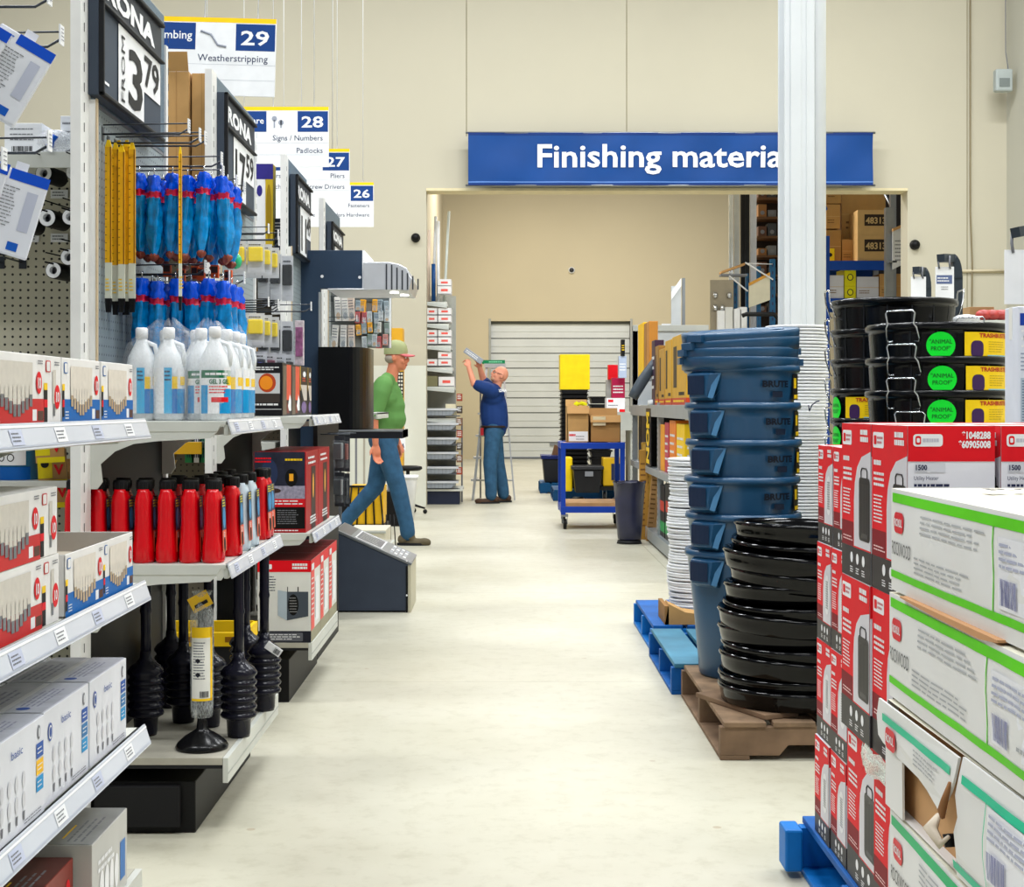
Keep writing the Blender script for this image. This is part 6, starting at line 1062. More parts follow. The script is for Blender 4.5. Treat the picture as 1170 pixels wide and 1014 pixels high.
b = MB(); w_ = X(674, dd)-X(640, dd); hh = Z(405, dd)-topz; b.box(0, w_, 0, .42, 0, hh, m(250, 222, 10, .45)); tag(b.build('yellow_carton', loc=(X(640, dd), dd, topz), bev=.004), 'plain bright yellow box on top of the black crate column', 'box')
dd = 19.0
for k in range(12):
    if k == 0: b = MB(); w_ = X(699, dd)-X(675, dd); b.prism([(.02, 0), (w_-.02, 0), (w_, .09), (0, .09)], 'y', 0, .45, BT); b.box(-.01, w_+.01, -.01, .46, .07, .09, BT); nc = b.build('black_tote', loc=(X(675, dd), dd, .141)); tag(nc, 'black nested tote in the shorter column right of the yellow box', 'tote', 'nested black totes')
    else: dup(nc, (X(675, dd), dd, .141+.098*k))
dd = 17.9; t = thing('storage_tote', 'large black tote with grey label seen under the cart top', 'tote', (X(655, dd), dd, .142)); w_ = X(688, dd)-X(655, dd); b = MB(); b.prism([(.03, 0), (w_-.03, 0), (w_, .28), (0, .28)], 'y', 0, .4, BT); b.build('body', t, bev=.01); b = MB(); b.box(-.02, w_+.02, -.02, .42, .28, .32, m(40, 40, 44, .4)); b.rect(Fr((w_*.4, -.022, .2), (1, 0, 0), (0, 0, 1)), 0, 0, .1, .06, GREYT); b.build('lid', t, bev=.006)
dd = 18.0; b = MB(); b.box(0, .12, 0, .3, 0, .42, m(250, 214, 10, .45)); tag(b.build('yellow_tote', loc=(X(643, 18.2), 18.2, .141), bev=.02), 'yellow tote left of the black tote under the cart', 'tote')
t = thing('yellow_toolbox', 'yellow and navy box behind the right side of the cart', 'box', (X(689, dd), dd, .22)); b = MB(); b.box(0, .24, 0, .3, 0, .34, m(222, 176, 20, .45)); b.build('body', t, bev=.01); b = MB(); b.box(.1, .24, -.01, 0, .07, .27, NAVY); b.build('panel', t)
t = thing('platform_truck', 'low platform truck with black caster behind the cart', 'cart', (X(686, dd), dd-.05, 0)); b = MB(); b.box(0, .5, 0, .6, .17, .215, BLACK); b.build('deck', t)
caster(t, .05, .06, .075); caster(t, .45, .06, .06)
dd = 20.3; t = thing('plastic_tub', 'dark tub with blue rim at the left behind the cart', 'tub', (X(620, dd), dd, .142)); w_ = X(641, dd)-X(620, dd); b = MB(); b.prism([(.03, 0), (w_, 0), (w_+.02, .32), (0, .32)], 'y', 0, .5, m(36, 38, 44, .5)); b.build('body', t, bev=.01); b = MB(); b.box(-.02, w_+.03, -.02, .52, .32, .37, m(24, 40, 110, .4)); b.build('rim', t, bev=.006); b = MB(); b.prism([(0, 0), (.16, 0), (.14, .1), (.04, .14)], 'y', .1, .3, m(130, 96, 70, .8)); tag(b.build('scrap_wood', loc=(X(631, dd), dd, .513)), 'brown scrap piece lying in the blue-rimmed tub', 'scrap')
dd = 18.3
for (nm2, px0, px1, py0, py1, c, L_, dz) in (('red_box', 695, 712, 417, 434, RED, 'red box highest beside the far end of the grey rack', 0), ('magenta_box', 699, 714, 432, 458, m(176, 16, 70, .45), 'dark pink box beside the far end of the grey rack', -.2), ('label_card', 707, 716, 407, 432, m(176, 190, 216, .5), 'pale blue printed card at the far end of the grey rack', -.4), ('black_yellow_can', 710, 714, 388, 407, BLACK, 'thin black and yellow can top by the grey rack end', -.42)):
    b = MB(); q = dd+dz; w_ = X(px1, q)-X(px0, q); h_ = Z(py0, q)-Z(py1, q); b.box(0, w_, 0, .15, 0, h_, c); f = faces(0, w_, 0, .15, 0, h_)['-y']
    if nm2 != 'red_box': b.lines(f, w_*.1, h_*.3, w_*.9, h_*.7, 3, WHITE if c is not BLACK else YEL, 3, .4)
    tag(b.build(nm2, loc=(X(px0, q), q, Z(py1, q)), bev=.003), L_, 'box')
t = thing('white_carton_stack', 'white carton with red logo behind the cart boxes', 'box', (X(693, 17.6), 17.6, Z(471, 17.6))); w_ = X(714, 17.6)-X(693, 17.6); h_ = Z(455, 17.6)-Z(471, 17.6); b = MB(); b.box(0, w_, 0, .3, 0, h_, m(232, 230, 236, .5)); f = faces(0, w_, 0, .3, 0, h_)['-y']; b.rect(f, .02, h_*.7, .08, h_*.88, RED); b.lines(f, .02, h_*.4, .14, h_*.55, 1, GREYT, 3, .4); b.rect(f, w_*.7, 0, w_, h_*.2, RED); b.build('carton', t)
t = thing('goods_stand', 'plain grey stand holding red and white boxes behind the cart', 'shelving', (X(694, 17.85), 17.85, 0)); b = MB(); b.box(0, .3, -.25, .55, .9, Z(471, 17.6)-.002, SHELFD).box(.26, .3, -.2, .5, 0, .9, SHELFD).box(.02, .24, .3, .52, .9, Z(458, 18.1)-.01, SHELFD).box(.02, .2, .53, .62, .9, Z(434, 18.3)-.002, SHELFD); b.build('stand', t)
# ---------------- left shelving in the opening
d = 17.95; x0 = X(487, d)-.03; t = thing('end_rack', 'tall narrow shelving of white boxes in the left of the opening', 'shelving', (x0, d, 0)); W = X(527, d)-x0
b = MB(); b.box(0, W-.08, .5, .54, 0, Z(335, d), SHELFD); b.build('back_panel', t)
levels = [(345, 3), (370, 1), (395, 0), (420, 1), (442, 0), (478, 0)]
for k, (py, _) in enumerate(levels): b = MB(); zz = Z(py, d); xe = W*(.62+.05*k); b.box(0, xe, -.0, .5, zz-.04, zz, SHELF).prism([(0, zz-.04), (xe*1.0, zz-.075), (xe, zz-.035), (0, zz-.0)], 'y', -.02, -.0, m(190, 194, 190, .4)); b.build('shelf', t, bev=.002)
b = MB(); b.box(0, W-.02, 0, .5, 0, .16, m(30, 36, 56, .4)).box(0, W+.02, -.02, .5, .16, .2, SHELF); b.build('base', t, bev=.004)
for q in (0, .99): b = MB(); b.box(W*q-.01, W*q+.01, .46, .5, 0, Z(478, d) if q else Z(335, d), GREYT); b.build('post', t)
for k in range(6):
    b = MB(); zz = Z(558-k*16.6, d); b.prism([(.0, 0), (W-.12, 0), (W-.03, .085), (0, .085)], 'y', 0, .40, m(150, 158, 168, .3, .2)); b.box(0, W-.03, -.012, 0, .06, .085, m(196, 200, 206, .3)); 
    for q in range(9): b.box(.0+q*.045, .004+q*.045, -.004, 0, 0, .08, GREYT)
    if k == 0: tr = b; mo = b.build('grey_bin', loc=(x0+.0, d-.05, zz+.002)); tag(mo, 'grey wire-front bin in the end rack, lowest of six', 'bin', 'grey bins of the end rack')
    else: dup(mo, (x0, d-.05, zz+.002), label='grey wire-front bin in the end rack, %s' % ('topmost of six' if k == 5 else '%s from the bottom' % ORD[k]))
    s_ = MB(); s_.box(0, W-.02, -.02, .48, zz-.012, zz, m(110, 116, 124, .4)); s_.build('bin_shelf', t)
def wbox(px0, px1, py0, py1, L_, c=WHITE, red=True):
    w_ = X(px1, d)-X(px0, d); h_ = Z(py0, d)-Z(py1, d); b = MB(); b.box(0, w_, 0, .3, 0, h_, c); f = faces(0, w_, 0, .3, 0, h_)['-y']
    if red: b.rect(f, w_*.25, h_*.35, w_*.75, h_*.65, m(226, 90, 80, .5)); b.rect(f, 0, 0, w_, h_*.08, GREYT)
    tag(b.build('white_box', loc=(X(px0, d), d-.0, Z(py1, d)+.002), bev=.002), L_, 'box', 'boxes on the end rack')
WB = m(224, 222, 222, .5)
rows = [(335.5, 328), (327.5, 320.5)]
for k, (a, c) in enumerate(((327, 335.5), (319, 327))): wbox(500, 515.5, a+.3, c+1 if k == 0 else c, 'white box with red print on top of the end rack, %s' % ('upper' if k else 'lower'), WB)
for r_, (py, nn) in enumerate(((369, 'second'), (394, 'third'), (419, 'fourth'))):
    for j in range(2):
        for k, (a, c) in enumerate(((487, 499.5), (500.5, 515.5))):
            if r_ == 2 and j == 1 and k == 0: continue
            dark = (r_ == 1 and k == 0 and j == 0)
            wbox(a, c, py-8.5*(j+1)+.3, py-8.5*j-.4, '%s box on the %s shelf of the end rack, %s %s' % ('small white', nn, ('lower', 'upper')[j], ('left', 'right')[k]), WB)
wbox(501, 519, 431, 442, 'white box with red print alone on the fifth shelf of the end rack', WB); wbox(487, 500, 430, 442, 'clear and olive box on the fifth shelf of the end rack', m(120, 116, 84, .5), False)
wbox(509, 521, 462, 477, 'cream box on the sixth shelf of the end rack', m(226, 218, 186, .5), False); wbox(488, 508, 468, 477, 'low blue-grey box on the sixth shelf of the end rack', m(130, 146, 170, .5)); 
for k in range(7):
    b = MB(); q = 17.9; b.box(-.035, .035, 0, .05, -.09, 0, [m(150, 70, 50, .5), m(70, 60, 50, .5), m(120, 90, 70, .5)][k % 3]); b.lines(faces(-.035, .035, 0, .05, -.09, 0)['-y'], .01, .02, .06, .08, 3, WHITE, k, .4); tag(b.build('hanging_pack', loc=(X(525, q), q, Z(450+k*14, q)), bev=.003), 'small brown pack hanging at the right side of the end rack, %s' % ('uppermost' if k == 0 else '%s from the top' % ORD[k]), 'package', 'packs beside the end rack')
for k, (px, pyt, pyb, r, c, tl, L_) in enumerate(((494, 246, 344, .018, m(214, 218, 222, .4), .03, 'long white tube standing on the end rack, left'), (500, 252, 344, .02, WHITE, .0, 'long white tube standing on the end rack, middle'), (507, 240, 344, .016, m(206, 214, 208, .4), .05, 'long pale green tube standing on the end rack, leaning right'), (489, 262, 344, .022, m(226, 206, 190, .4), .0, 'short cream tube at the wall edge on the end rack'), (495, 302, 344, .026, m(10, 70, 130, .4), .0, 'blue tube standing in front of the white tubes'))):
    b = MB(); h_ = Z(pyt, d)-Z(344.8, d); b.lathe([(0, 0), (r, 0), (r, h_), (r*.8, h_), (r*.8, h_-.02), (0, h_-.02)], c, 16); tag(b.build('tube', loc=(X(px, d), d+.2-.12*(k == 4)-.05*(k % 2), Z(344.8, d)+.01), rot=(0, tl, 0)), L_, 'tube', 'tubes on top of the end rack')
# ladder
d = 18.75; AL = m(206, 208, 210, .3, .7); t = thing('step_ladder', 'aluminium step ladder behind the man in the blue shirt', 'ladder', (X(567, d), d, 0)); top = Z(420, d)
def rail(xa, xb, ya, yb, nm='rail', r=.02): b = MB(); b.tube([(xa, ya, .0), (xb, yb, top)], r, AL, 4, sm=False); b.build(nm, t)
xl0, xl1, xr0 = X(540, d)-X(567, d), X(556, d)-X(567, d), X(588, d)-X(567, d); xr1 = X(575, d)-X(567, d)
rail(xl0, xl1, 0, .1); rail(xl0, xl1, .45, .35); rail(xr0, xr1, 0, .1, 'rear_rail', .014); rail(xr0, xr1, .45, .35, 'rear_rail', .014)
for k in range(5):
    z = .25+.28*k; xx = xl0+(xl1-xl0)*z/top; b = MB(); b.box(xx-.05, xx+.05, .03, .43, z-.012, z+.012, AL); b.build('step', t); 
    if k in (0, 2): xx2 = xr0+(xr1-xr0)*z/top; b = MB(); b.tube([(xx, .02, z), (xx2, .02, z)], .012, AL, 6); b.build('brace', t)
b = MB(); b.box(xl1-.03, xr1+.03, .05, .4, top, top+.05, AL); b.build('top_cap', t)
b = MB(); b.box(0, X(577, 19.2)-X(548, 19.2), 0, .02, 0, .05, m(0, 130, 80, .5)); b.lines(faces(0, .3, 0, .02, 0, .05)['-y'], .12, .012, .3, .04, 1, m(140, 210, 170, .5), 3, .5); tag(b.build('green_strip', loc=(X(548, 19.2), 19.2, Z(416, 19.2))), 'green printed strip standing above the ladder top', 'sign')
b = MB(); b.tube([(0, 0, 0), (0, 0, Z(416, 19.2))], .012, GREYT, 8); tag(b.build('strip_post', loc=(X(549, 19.2), 19.21, 0)), 'thin grey post carrying the green strip', 'post')
# ---------------- right part of the opening
d = 20.5; RB = m(0, 70, 168, .4); RBX = m(176, 136, 78, .7)
t = thing('pallet_rack', 'blue beam storage rack beyond the right of the opening', 'shelving', (X(944, d), d, 0)); W = X(1020, d)-X(944, d)
for z in (Z(309, d), Z(352, d)): b = MB(); b.box(-.05, W, -.03, .03, z, z+.13, RB).box(-.05, W, .95, 1.0, z, z+.13, RB).box(-.05, W, .03, .95, z+.09, z+.13, WOODL); b.build('beam', t, bev=.004)
for q in (0, W): 
    b = MB(); b.box(q-.04, q+.04, -.04, .04, 0, Z(270, d) if q == 0 else 6, RB if q == 0 else STEEL).box(q-.04, q+.04, .93, 1.0, 0, 6, RB if q == 0 else STEEL); b.build('upright', t, bev=.003)
    b = MB(); 
    for k in range(6): b.tube([(q, 0, .3+k*.9), (q, .96, .9+k*.9)], .02, RB if q == 0 else STEEL, 6)
    b.build('brace', t)
zb_ = Z(309, d)+.131; zb2 = Z(352, d)+.131
def pcart(nm2, px0, px1, h_, z, c, L_, txt=None, dep=.5, dy=0.0):
    q = d+dy; w_ = X(px1, q)-X(px0, q); b = MB(); b.box(0, w_, 0, dep, 0, h_, c); f = faces(0, w_, 0, dep, 0, h_)['-y']; b.rect(f, w_*.0, h_*.49, w_, h_*.51, m(206, 170, 110, .6))
    if txt == 'haz': b.disc(f, w_*.5, h_*.5, w_*.28, w_*.3, DARK, .002); b.disc(f, w_*.5, h_*.5, w_*.2, w_*.22, m(236, 228, 20, .5), .003)
    elif txt: b.rect(f, w_*.22, h_*.36, w_*.97, h_*.82, m(50, 36, 26, .6), .002); b.text(f, txt, w_*.26, h_*.45, h_*.26, m(206, 176, 120, .6), w=w_*.66, off=.004, bold=.03)
    else: b.lines(f, w_*.1, h_*.2, w_*.6, h_*.4, 2, m(120, 90, 50, .6), 3, .4, .002)
    tag(b.build(nm2, loc=(X(px0, q), q, z), bev=.005), L_, 'box', 'cartons on the storage rack')
pcart('carton', 980, 1015, .36, zb_, m(206, 168, 110, .7), 'brown carton reading 48313 on the blue beam, lower one', '48313'); pcart('carton', 980, 1015, .34, zb_+.361, m(206, 168, 110, .7), 'brown carton reading 48313 on the blue beam, upper one', '48313')
pcart('carton', 944, 961, .46, zb_, RBX, 'brown carton left of the 48313 cartons, lower left', dy=.3); pcart('carton', 944, 960, .34, zb_+.48, m(190, 146, 84, .7), 'wide brown carton in the upper left of the blue rack', dy=.3); pcart('carton', 962, 979, .33, zb_, m(186, 142, 84, .7), 'brown carton between the yellow sign and the 48313 cartons', dy=.3)
pcart('carton', 961.5, 1012, .75, zb_+.335, m(196, 156, 96, .7), 'large plain brown carton behind the 48313 cartons', dy=.55, dep=.4)
pcart('carton', 944, 961, .4, zb_+.83, RBX, 'brown carton highest on the blue rack', dy=.3)
b = MB(); b.rect(Fr((0, 0, 0), (1, 0, 0), (0, 0, 1)), 0, 0, .14, .17, m(240, 220, 20, .5)); b.box(0, .14, 0, .01, 0, .17, YEL); b.disc(Fr((0, 0, 0), (1, 0, 0), (0, 0, 1)), .07, .08, .04, .03, DARK, .002); tag(b.build('yellow_placard', loc=(X(947, d), d+.28, zb_+.03)), 'yellow warning placard in front of the brown cartons on the rack', 'sign')
pcart('carton', 944, 964, .32, zb2, m(214, 214, 218, .5), 'white carton on the lower beam, left of the yellow cartons'); pcart('carton', 965, 978, .17, zb2, m(226, 216, 0, .5), 'yellow carton with a black mark on the lower beam, lower', 'haz'); pcart('carton', 965, 978, .24, zb2+.171, m(226, 216, 0, .5), 'yellow carton with a black emblem on the lower beam, upper', 'haz'); pcart('carton', 979, 1004, .30, zb2, m(206, 206, 212, .5), 'pale grey carton on the lower beam right of the yellow cartons'); pcart('carton', 1005, 1030, .34, zb2, m(190, 144, 84, .7), 'brown carton on the lower beam, rightmost')
d = 19.6
t = thing('slanted_board', 'slanted white board with wooden top at the right side of the opening', 'sign', (X(1020, d), d, Z(308, d))); w_ = X(1036, d)-X(1020, d); b = MB(); b.prism([(0, 0), (w_, .09), (w_, .58), (0, .5)], 'y', 0, .02, m(216, 218, 220, .5)); b.lines(Fr((0, 0, .1), (1, 0, 0), (0, 0, 1)), .03, 0, .15, .3, 6, GREYT, 3, .3, .002); b.build('board', t); b = MB(); b.prism([(0, .5), (w_, .58), (w_, .62), (0, .54)], 'y', -.02, .04, WOODL); b.build('wood_rail', t)
b = MB(); b.box(0, .1, 0, .1, 0, Z(236, d), STEEL).box(.02, .12, -.1, 0, Z(300, d), Z(298, d), STEEL); tag(b.build('steel_upright', loc=(X(1018, d)-.04, d+.1, 0)), 'grey perforated steel upright at the right side of the opening', 'post')
b = MB(); b.box(-.5, 1.5, 0, .05, 0, 6.2, m(44, 40, 38, .7)); tag(b.build('dark_screen', loc=(X(1006, 21.8), 21.9, 0)), 'dark mesh panel behind the storage rack at far right', 'panel')
for k, (px0, px1, c, L_, top) in enumerate(((833, 838, m(210, 214, 216, .25, .7), 'bright steel profile standing upright left of the column', 200), (839, 845, m(186, 190, 192, .3, .5), 'grey steel profile beside the black post', 200), (846.5, 856.5, m(14, 14, 18, .3), 'thick black post standing left of the column', 190), (857.5, 864.5, m(206, 210, 222, .4), 'white upright profile between black post and dark shelves', 200))):
    d = 20.0; b = MB(); w_ = X(px1, d)-X(px0, d); b.box(0, w_, 0, .06, 0, Z(top, d), c); b.box(w_*.3, w_*.5, -.01, 0, 0, Z(top, d), c); tag(b.build('upright_profile', loc=(X(px0, d), d, 0), bev=.006), L_, 'post', 'long profiles standing in the opening')
d = 21.0; t = thing('dark_shelving', 'dark shelving with small goods left of the white column', 'shelving', (X(865, d), d, 0)); w_ = X(905, d)-X(865, d); b = MB(); b.box(0, w_, .4, .42, 0, Z(190, d), m(40, 30, 26, .7)); b.build('back_panel', t)
for k in range(7): b = MB(); z = Z(360-k*22, d); b.box(0, w_, 0, .4, z, z+.03, m(96, 66, 40, .6)); b.build('shelf', t)
for k in range(7):
    z = Z(360-k*22, d)+.031; 
    for j in range(2): b = MB(); c = [m(90, 60, 44, .5), m(60, 64, 70, .5), m(140, 96, 52, .5), m(110, 112, 116, .4)][(k*2+j) % 4]; b.box(0, .12, 0, .2, 0, .10+.04*((k+j) % 3), c); b.disc(faces(0, .12, 0, .2, 0, .1)['-y'], .06, .06, .03, .03, GREYT, .002); tag(b.build('small_box', loc=(X(867+j*11, d), d+.05, z), bev=.004), 'small dark box on the dark shelving, %s shelf from the bottom, %s' % (ORD[k], ('left', 'right')[j]), 'box', 'small goods on the dark shelving')
d = 19.3; BP = m(16, 84, 126, .45)
for k, (px, w2, top, L_) in enumerate(((880, 6, 296, 'tall blue perforated upright beside the column'), (865.5, 4.5, 304, 'blue upright second from the column'), (853.5, 3, 312, 'thin blue upright beneath the white cord'), (818, 5, 330, 'short blue upright at the left of the group'), (840, 5, 320, 'short blue upright behind the brown board'))):
    b = MB(); a = X(px, d); w_ = w2*d/F; h_ = Z(top, d); b.box(0, w_, 0, .06, 0, h_, BP)
    for i in range(12): b.box(w_*.35, w_*.6, -.002, 0, h_-.1-i*.1, h_-.06-i*.1, NAVY)
    tag(b.build('blue_upright', loc=(a, d+.04*k, 0), bev=.004), L_, 'post', 'blue uprights left of the column')
b = MB(); b.box(0, .12, 0, .04, 0, Z(322, d), m(180, 134, 80, .6)); tag(b.build('brown_board', loc=(X(829, d), d+.1, 0), bev=.004), 'upright brown board among the blue uprights', 'board')
t = thing('price_board_frame', 'cream printed board hung between the blue uprights', 'sign', (X(855, d), d-.05, Z(352, d))); w_ = X(879, d)-X(855, d); b = MB(); b.prism([(0, 0), (w_, .1), (w_, .42), (0, .28)], 'y', 0, .02, m(214, 208, 184, .5)); b.build('board', t); b = MB(); b.prism([(0, .28), (w_, .42), (w_, .46), (0, .32)], 'y', -.01, .03, m(206, 150, 60, .6)); b.build('wood_edge', t)
t = thing('slanted_shelf', 'slanted wooden topped display arm left of the blue uprights', 'shelf', (X(823, d), d-.1, Z(316, d))); w_ = X(850, d)-X(823, d); b = MB(); b.prism([(0, .03), (w_, .14), (w_, .17), (0, .06)], 'y', 0, .2, WOODL); b.build('board', t); b = MB(); b.box(0, w_*1.1, 0, .2, 0, .025, GREYT); b.build('tray', t); b = MB(); b.tube([(w_, 0, .17), (w_+.36, 0, -.05)], .01, WHITE, 6); b.tube([(.1, 0, 0), (.34, 0, -.2)], .01, WHITE, 6); b.tube([(w_, 0, .16), (w_+.35, 0, .15)], .005, WHITE, 6); b.build('cord', t)
for k, (px, pyt, c) in enumerate(((817, 356, WHITE), (826, 352, m(226, 226, 222, .4)), (836, 354, WHITE), (842, 352, WHITE))):
    b = MB(); w_ = .1; h_ = 1.2; b.box(0, w_, 0, .3, 0, h_, c); tag(b.build('white_carton', loc=(X(px, d), d-.2, Z(pyt, d)-h_), bev=.01), 'white box at the foot of the blue uprights, %s from the left' % ORD[k], 'box', 'white boxes by the blue uprights')
t = thing('door_knob_display', 'small display of chrome knobs left of the blue uprights', 'display', (X(810, d), d-.15, Z(365, d))); 
for k in range(4): b = MB(); b.ell((.06+.09*(k % 3), 0, .14+.16*(k//2)), .035, .03, .04, CHROME, 12); b.build('knob', t)
b = MB(); b.box(0, .3, .03, .05, -.9, .5, m(150, 140, 120, .5)); b.build('panel', t)
b = MB(); b.tube([(0, 0, 0), (.05, 0, .02), (.4, 0, .02), (.47, 0, -.06), (.47, 0, -Z(361, 18.8))], .03, BLACK, 8); tag(b.build('black_handle_bar', loc=(X(848, 18.8), 18.8, Z(361, 18.8))), 'black bent handle bar above the blue lids', 'bar')
# ---------------- people
def remesh(o, vs=.009, sm=6):
    r = o.modifiers.new('remesh', 'REMESH'); r.mode = 'VOXEL'; r.voxel_size = vs; r.use_smooth_shade = True
    s = o.modifiers.new('smooth', 'SMOOTH'); s.iterations = sm; s.factor = .5
def limb(b, pts, rs, mt, sq=None):
    b.tube(pts, rs, mt, 14, sq=sq); b.ell(pts[0], rs[0]*.98, rs[0]*.98, rs[0]*.98, mt, 12); b.ell(pts[-1], rs[-1]*.98, rs[-1]*.98, rs[-1]*.98, mt, 12)
def hand(b, wrist, tip, side, mt, curl=.3):
    w_ = Vector(wrist); t_ = Vector(tip); dr = (t_-w_); L = dr.length; dr.normalize(); sd = Vector(side).normalized(); nn = dr.cross(sd).normalized()
    pm = w_+dr*L*.30; b.tube([w_, w_+dr*L*.2, w_+dr*L*.42, w_+dr*L*.55], [.026, .036, .041, .034], mt, 10, sq=[(1, .6)]*4)
    R3 = Matrix((sd, dr, nn)).transposed(); b.ell(pm, .042, L*.28, .018, mt, 12, R3)
    for k, (o_, l_) in enumerate(((-.030, .36), (-.011, .43), (.010, .40), (.029, .32))):
        p0 = w_+dr*L*.5+sd*o_; p1 = p0+dr*L*l_*.5+nn*curl*.01; p2 = p1+dr*L*l_*.3+nn*curl*.05; p3 = p2+dr*L*l_*.15+nn*curl*.06; limb(b, [p0, p1, p2, p3], [.0098, .0092, .0086, .0075], mt)
    p0 = w_+dr*L*.18-sd*.03; limb(b, [p0, p0+dr*L*.16-sd*.022+nn*.008, p0+dr*L*.33-sd*.028+nn*.02], [.012, .0108, .009], mt)
def head(b, c, mt, fx, up=0.0, scale=1.0):
    """face looks along +x rotated by fx about z and tipped up"""
    Rm = Matrix.Rotation(fx, 3, 'Z') @ Matrix.Rotation(-up, 3, 'Y'); c = Vector(c)
    def E_(o, a, e, f_): b.ell(c+Rm @ (Vector(o)*scale), a*scale, e*scale, f_*scale, mt, 18, Rm)
    E_((-.008, 0, .02), .095, .075, .10); E_((.028, 0, -.035), .066, .058, .075); E_((.06, 0, -.078), .03, .03, .024); E_((.084, 0, .03), .02, .05, .013)
    E_((.098, 0, -.008), .018, .0125, .024); E_((.086, 0, -.045), .014, .024, .008); E_((.085, 0, -.058), .013, .02, .008)
    for s_ in (-1, 1): E_((-.012, s_*.077, -.004), .019, .010, .032); E_((.06, s_*.042, -.02), .024, .02, .024)
    return Rm
def face_bits(par, c, Rm, scale=1.0, brow=DARK):
    c = Vector(c)
    for s_ in (-1, 1):
        b = MB(); b.ell(c+Rm @ Vector((.0835, s_*.031, .012)), .010, .013, .009, m(236, 232, 226, .3), 10, Rm); b.ell(c+Rm @ Vector((.0915, s_*.031, .012)), .004, .006, .006, m(50, 36, 28, .3), 8, Rm); b.build('eye', par)
        b = MB(); b.tube([c+Rm @ Vector((.090, s_*.018, .034)), c+Rm @ Vector((.092, s_*.034, .038)), c+Rm @ Vector((.082, s_*.048, .032))], .004, brow, 6); b.build('eyebrow', par)
    b = MB(); b.tube([c+Rm @ Vector((.088, -.022, -.052)), c+Rm @ Vector((.099, 0, -.051)), c+Rm @ Vector((.088, .022, -.052))], .0035, m(160, 80, 72, .5), 6); b.build('mouth', par)
SKIN = m(206, 128, 98, .55, 0, .05); SKIN2 = m(222, 150, 122, .5, 0, .05); JEAN = m(44, 84, 116, .8, 0, .22, 14, .2); GRNS = m(92, 140, 74, .8, 0, .08, 8, .1); BLS = m(16, 52, 112, .75, 0, .08, 8, .1); BLS2 = m(16, 62, 190, .75); SHOE = m(96, 86, 66, .8); SHOE2 = m(72, 50, 36, .7)
def shoe(par, an, toe, mt, h=.0):
    a = Vector(an); t_ = Vector(toe); dr = t_-a; dr.z = 0; dr.normalize(); b = MB(); hl = a-dr*.06
    z0 = .0; sd = Vector((-dr.y, dr.x, 0))
    b.tube([a+Vector((0, 0, .03)), a+Vector((0, 0, -.03))], [.045, .05], mt, 12); b.ell((hl.x, hl.y, hl.z-.035+h), .045, .042, .045, mt, 12); mid = a+dr*.07; Rm = Matrix((dr, sd, Vector((0, 0, 1)))).transposed()
    b.ell((mid.x, mid.y, (hl.z+t_.z)/2-.04), .12, .046, .042, mt, 14, Rm); b.ell((t_.x, t_.y, t_.z-.005), .062, .047, .034, mt, 14, Rm); o = b.build('shoe', par); remesh(o, .009, 4)
    s_ = MB(); n = 18; pts = []
    L2 = (t_-hl).length+.09
    cc = (hl+t_)/2; 
    for i in range(n): q = 2*math.pi*i/n; pts.append(cc+dr*(L2/2*math.cos(q))+sd*(.05*math.sin(q)))
    vs = [(p.x, p.y, .001) for p in pts]+[(p.x, p.y, .022) for p in pts]
    if par.get('walk') is None: s_.add(vs, [tuple(range(n-1, -1, -1)), tuple(range(n, 2*n))]+[(i, (i+1) % n, n+(i+1) % n, n+i) for i in range(n)], DARK); s_.build('sole', o)
# walking man, facing +x
GX, GY = X(440, 12.8), 12.8
t = thing('person', 'person in green shirt, jeans and cap walking to the right', 'person', (GX, GY, 0))
hd = (.10, 0, 1.605); b = MB(); Rm = head(b, hd, SKIN, -.12, -.12)
limb(b, [(.045, 0, 1.40), (.06, 0, 1.47), (.078, 0, 1.54)], [.062, .054, .054], SKIN); b.ell((0, 0, 1.33), .09, .17, .12, SKIN); limb(b, [(-.01, 0, .95), (.0, 0, 1.1), (.02, 0, 1.3)], [.12, .12, .115], SKIN)
hipL, hipR = (-.01, -.085, .90), (-.01, .085, .90); knF, anF = (.115, -.075, .50), (.205, -.08, .115); knB, anB = (-.09, .08, .49), (-.36, .08, .17)
limb(b, [hipL, knF, anF], [.085, .055, .04], SKIN); limb(b, [hipR, knB, anB], [.085, .055, .04], SKIN)
shR = (.0, -.19, 1.375); elR = (-.075, -.225, 1.10); wrR = (-.065, -.20, .87); limb(b, [shR, elR, wrR], [.05, .038, .027], SKIN); hand(b, wrR, (-.05, -.19, .69), (.9, .3, 0), SKIN, .8)
shL = (.02, .19, 1.375); elL = (.0, .22, 1.10); wrL = (.10, .19, .87); limb(b, [shL, elL, wrL], [.05, .038, .027], SKIN); hand(b, wrL, (.14, .17, .70), (.3, -.9, 0), SKIN, .8)
o = b.build('body', t); remesh(o, .0085, 4); face_bits(t, hd, Rm, brow=m(150, 140, 130, .6))
b = MB(); limb(b, [(-.015, 0, .93), (.0, 0, 1.05), (.02, 0, 1.2), (.005, 0, 1.34)], [.14, .148, .15, .12], GRNS, [(1.05, .98)]*4); b.ell((.03, 0, 1.08), .155, .155, .13, GRNS); b.tube([(0, -.18, 1.38), (.03, 0, 1.42), (.01, .18, 1.38)], [.065, .07, .065], GRNS, 12); b.ell((0, -.17, 1.37), .07, .07, .07, GRNS); b.ell((.01, .17, 1.37), .07, .07, .07, GRNS)
limb(b, [(0, -.16, 1.37), (-.02, -.2, 1.3), (-.065, -.22, 1.13)], [.085, .078, .068], GRNS); limb(b, [(.0, .16, 1.37), (.0, .2, 1.3), (.0, .22, 1.14)], [.085, .078, .068], GRNS); b.ell((.01, 0, 1.25), .13, .185, .12, GRNS); o = b.build('shirt', t); remesh(o, .011, 5)
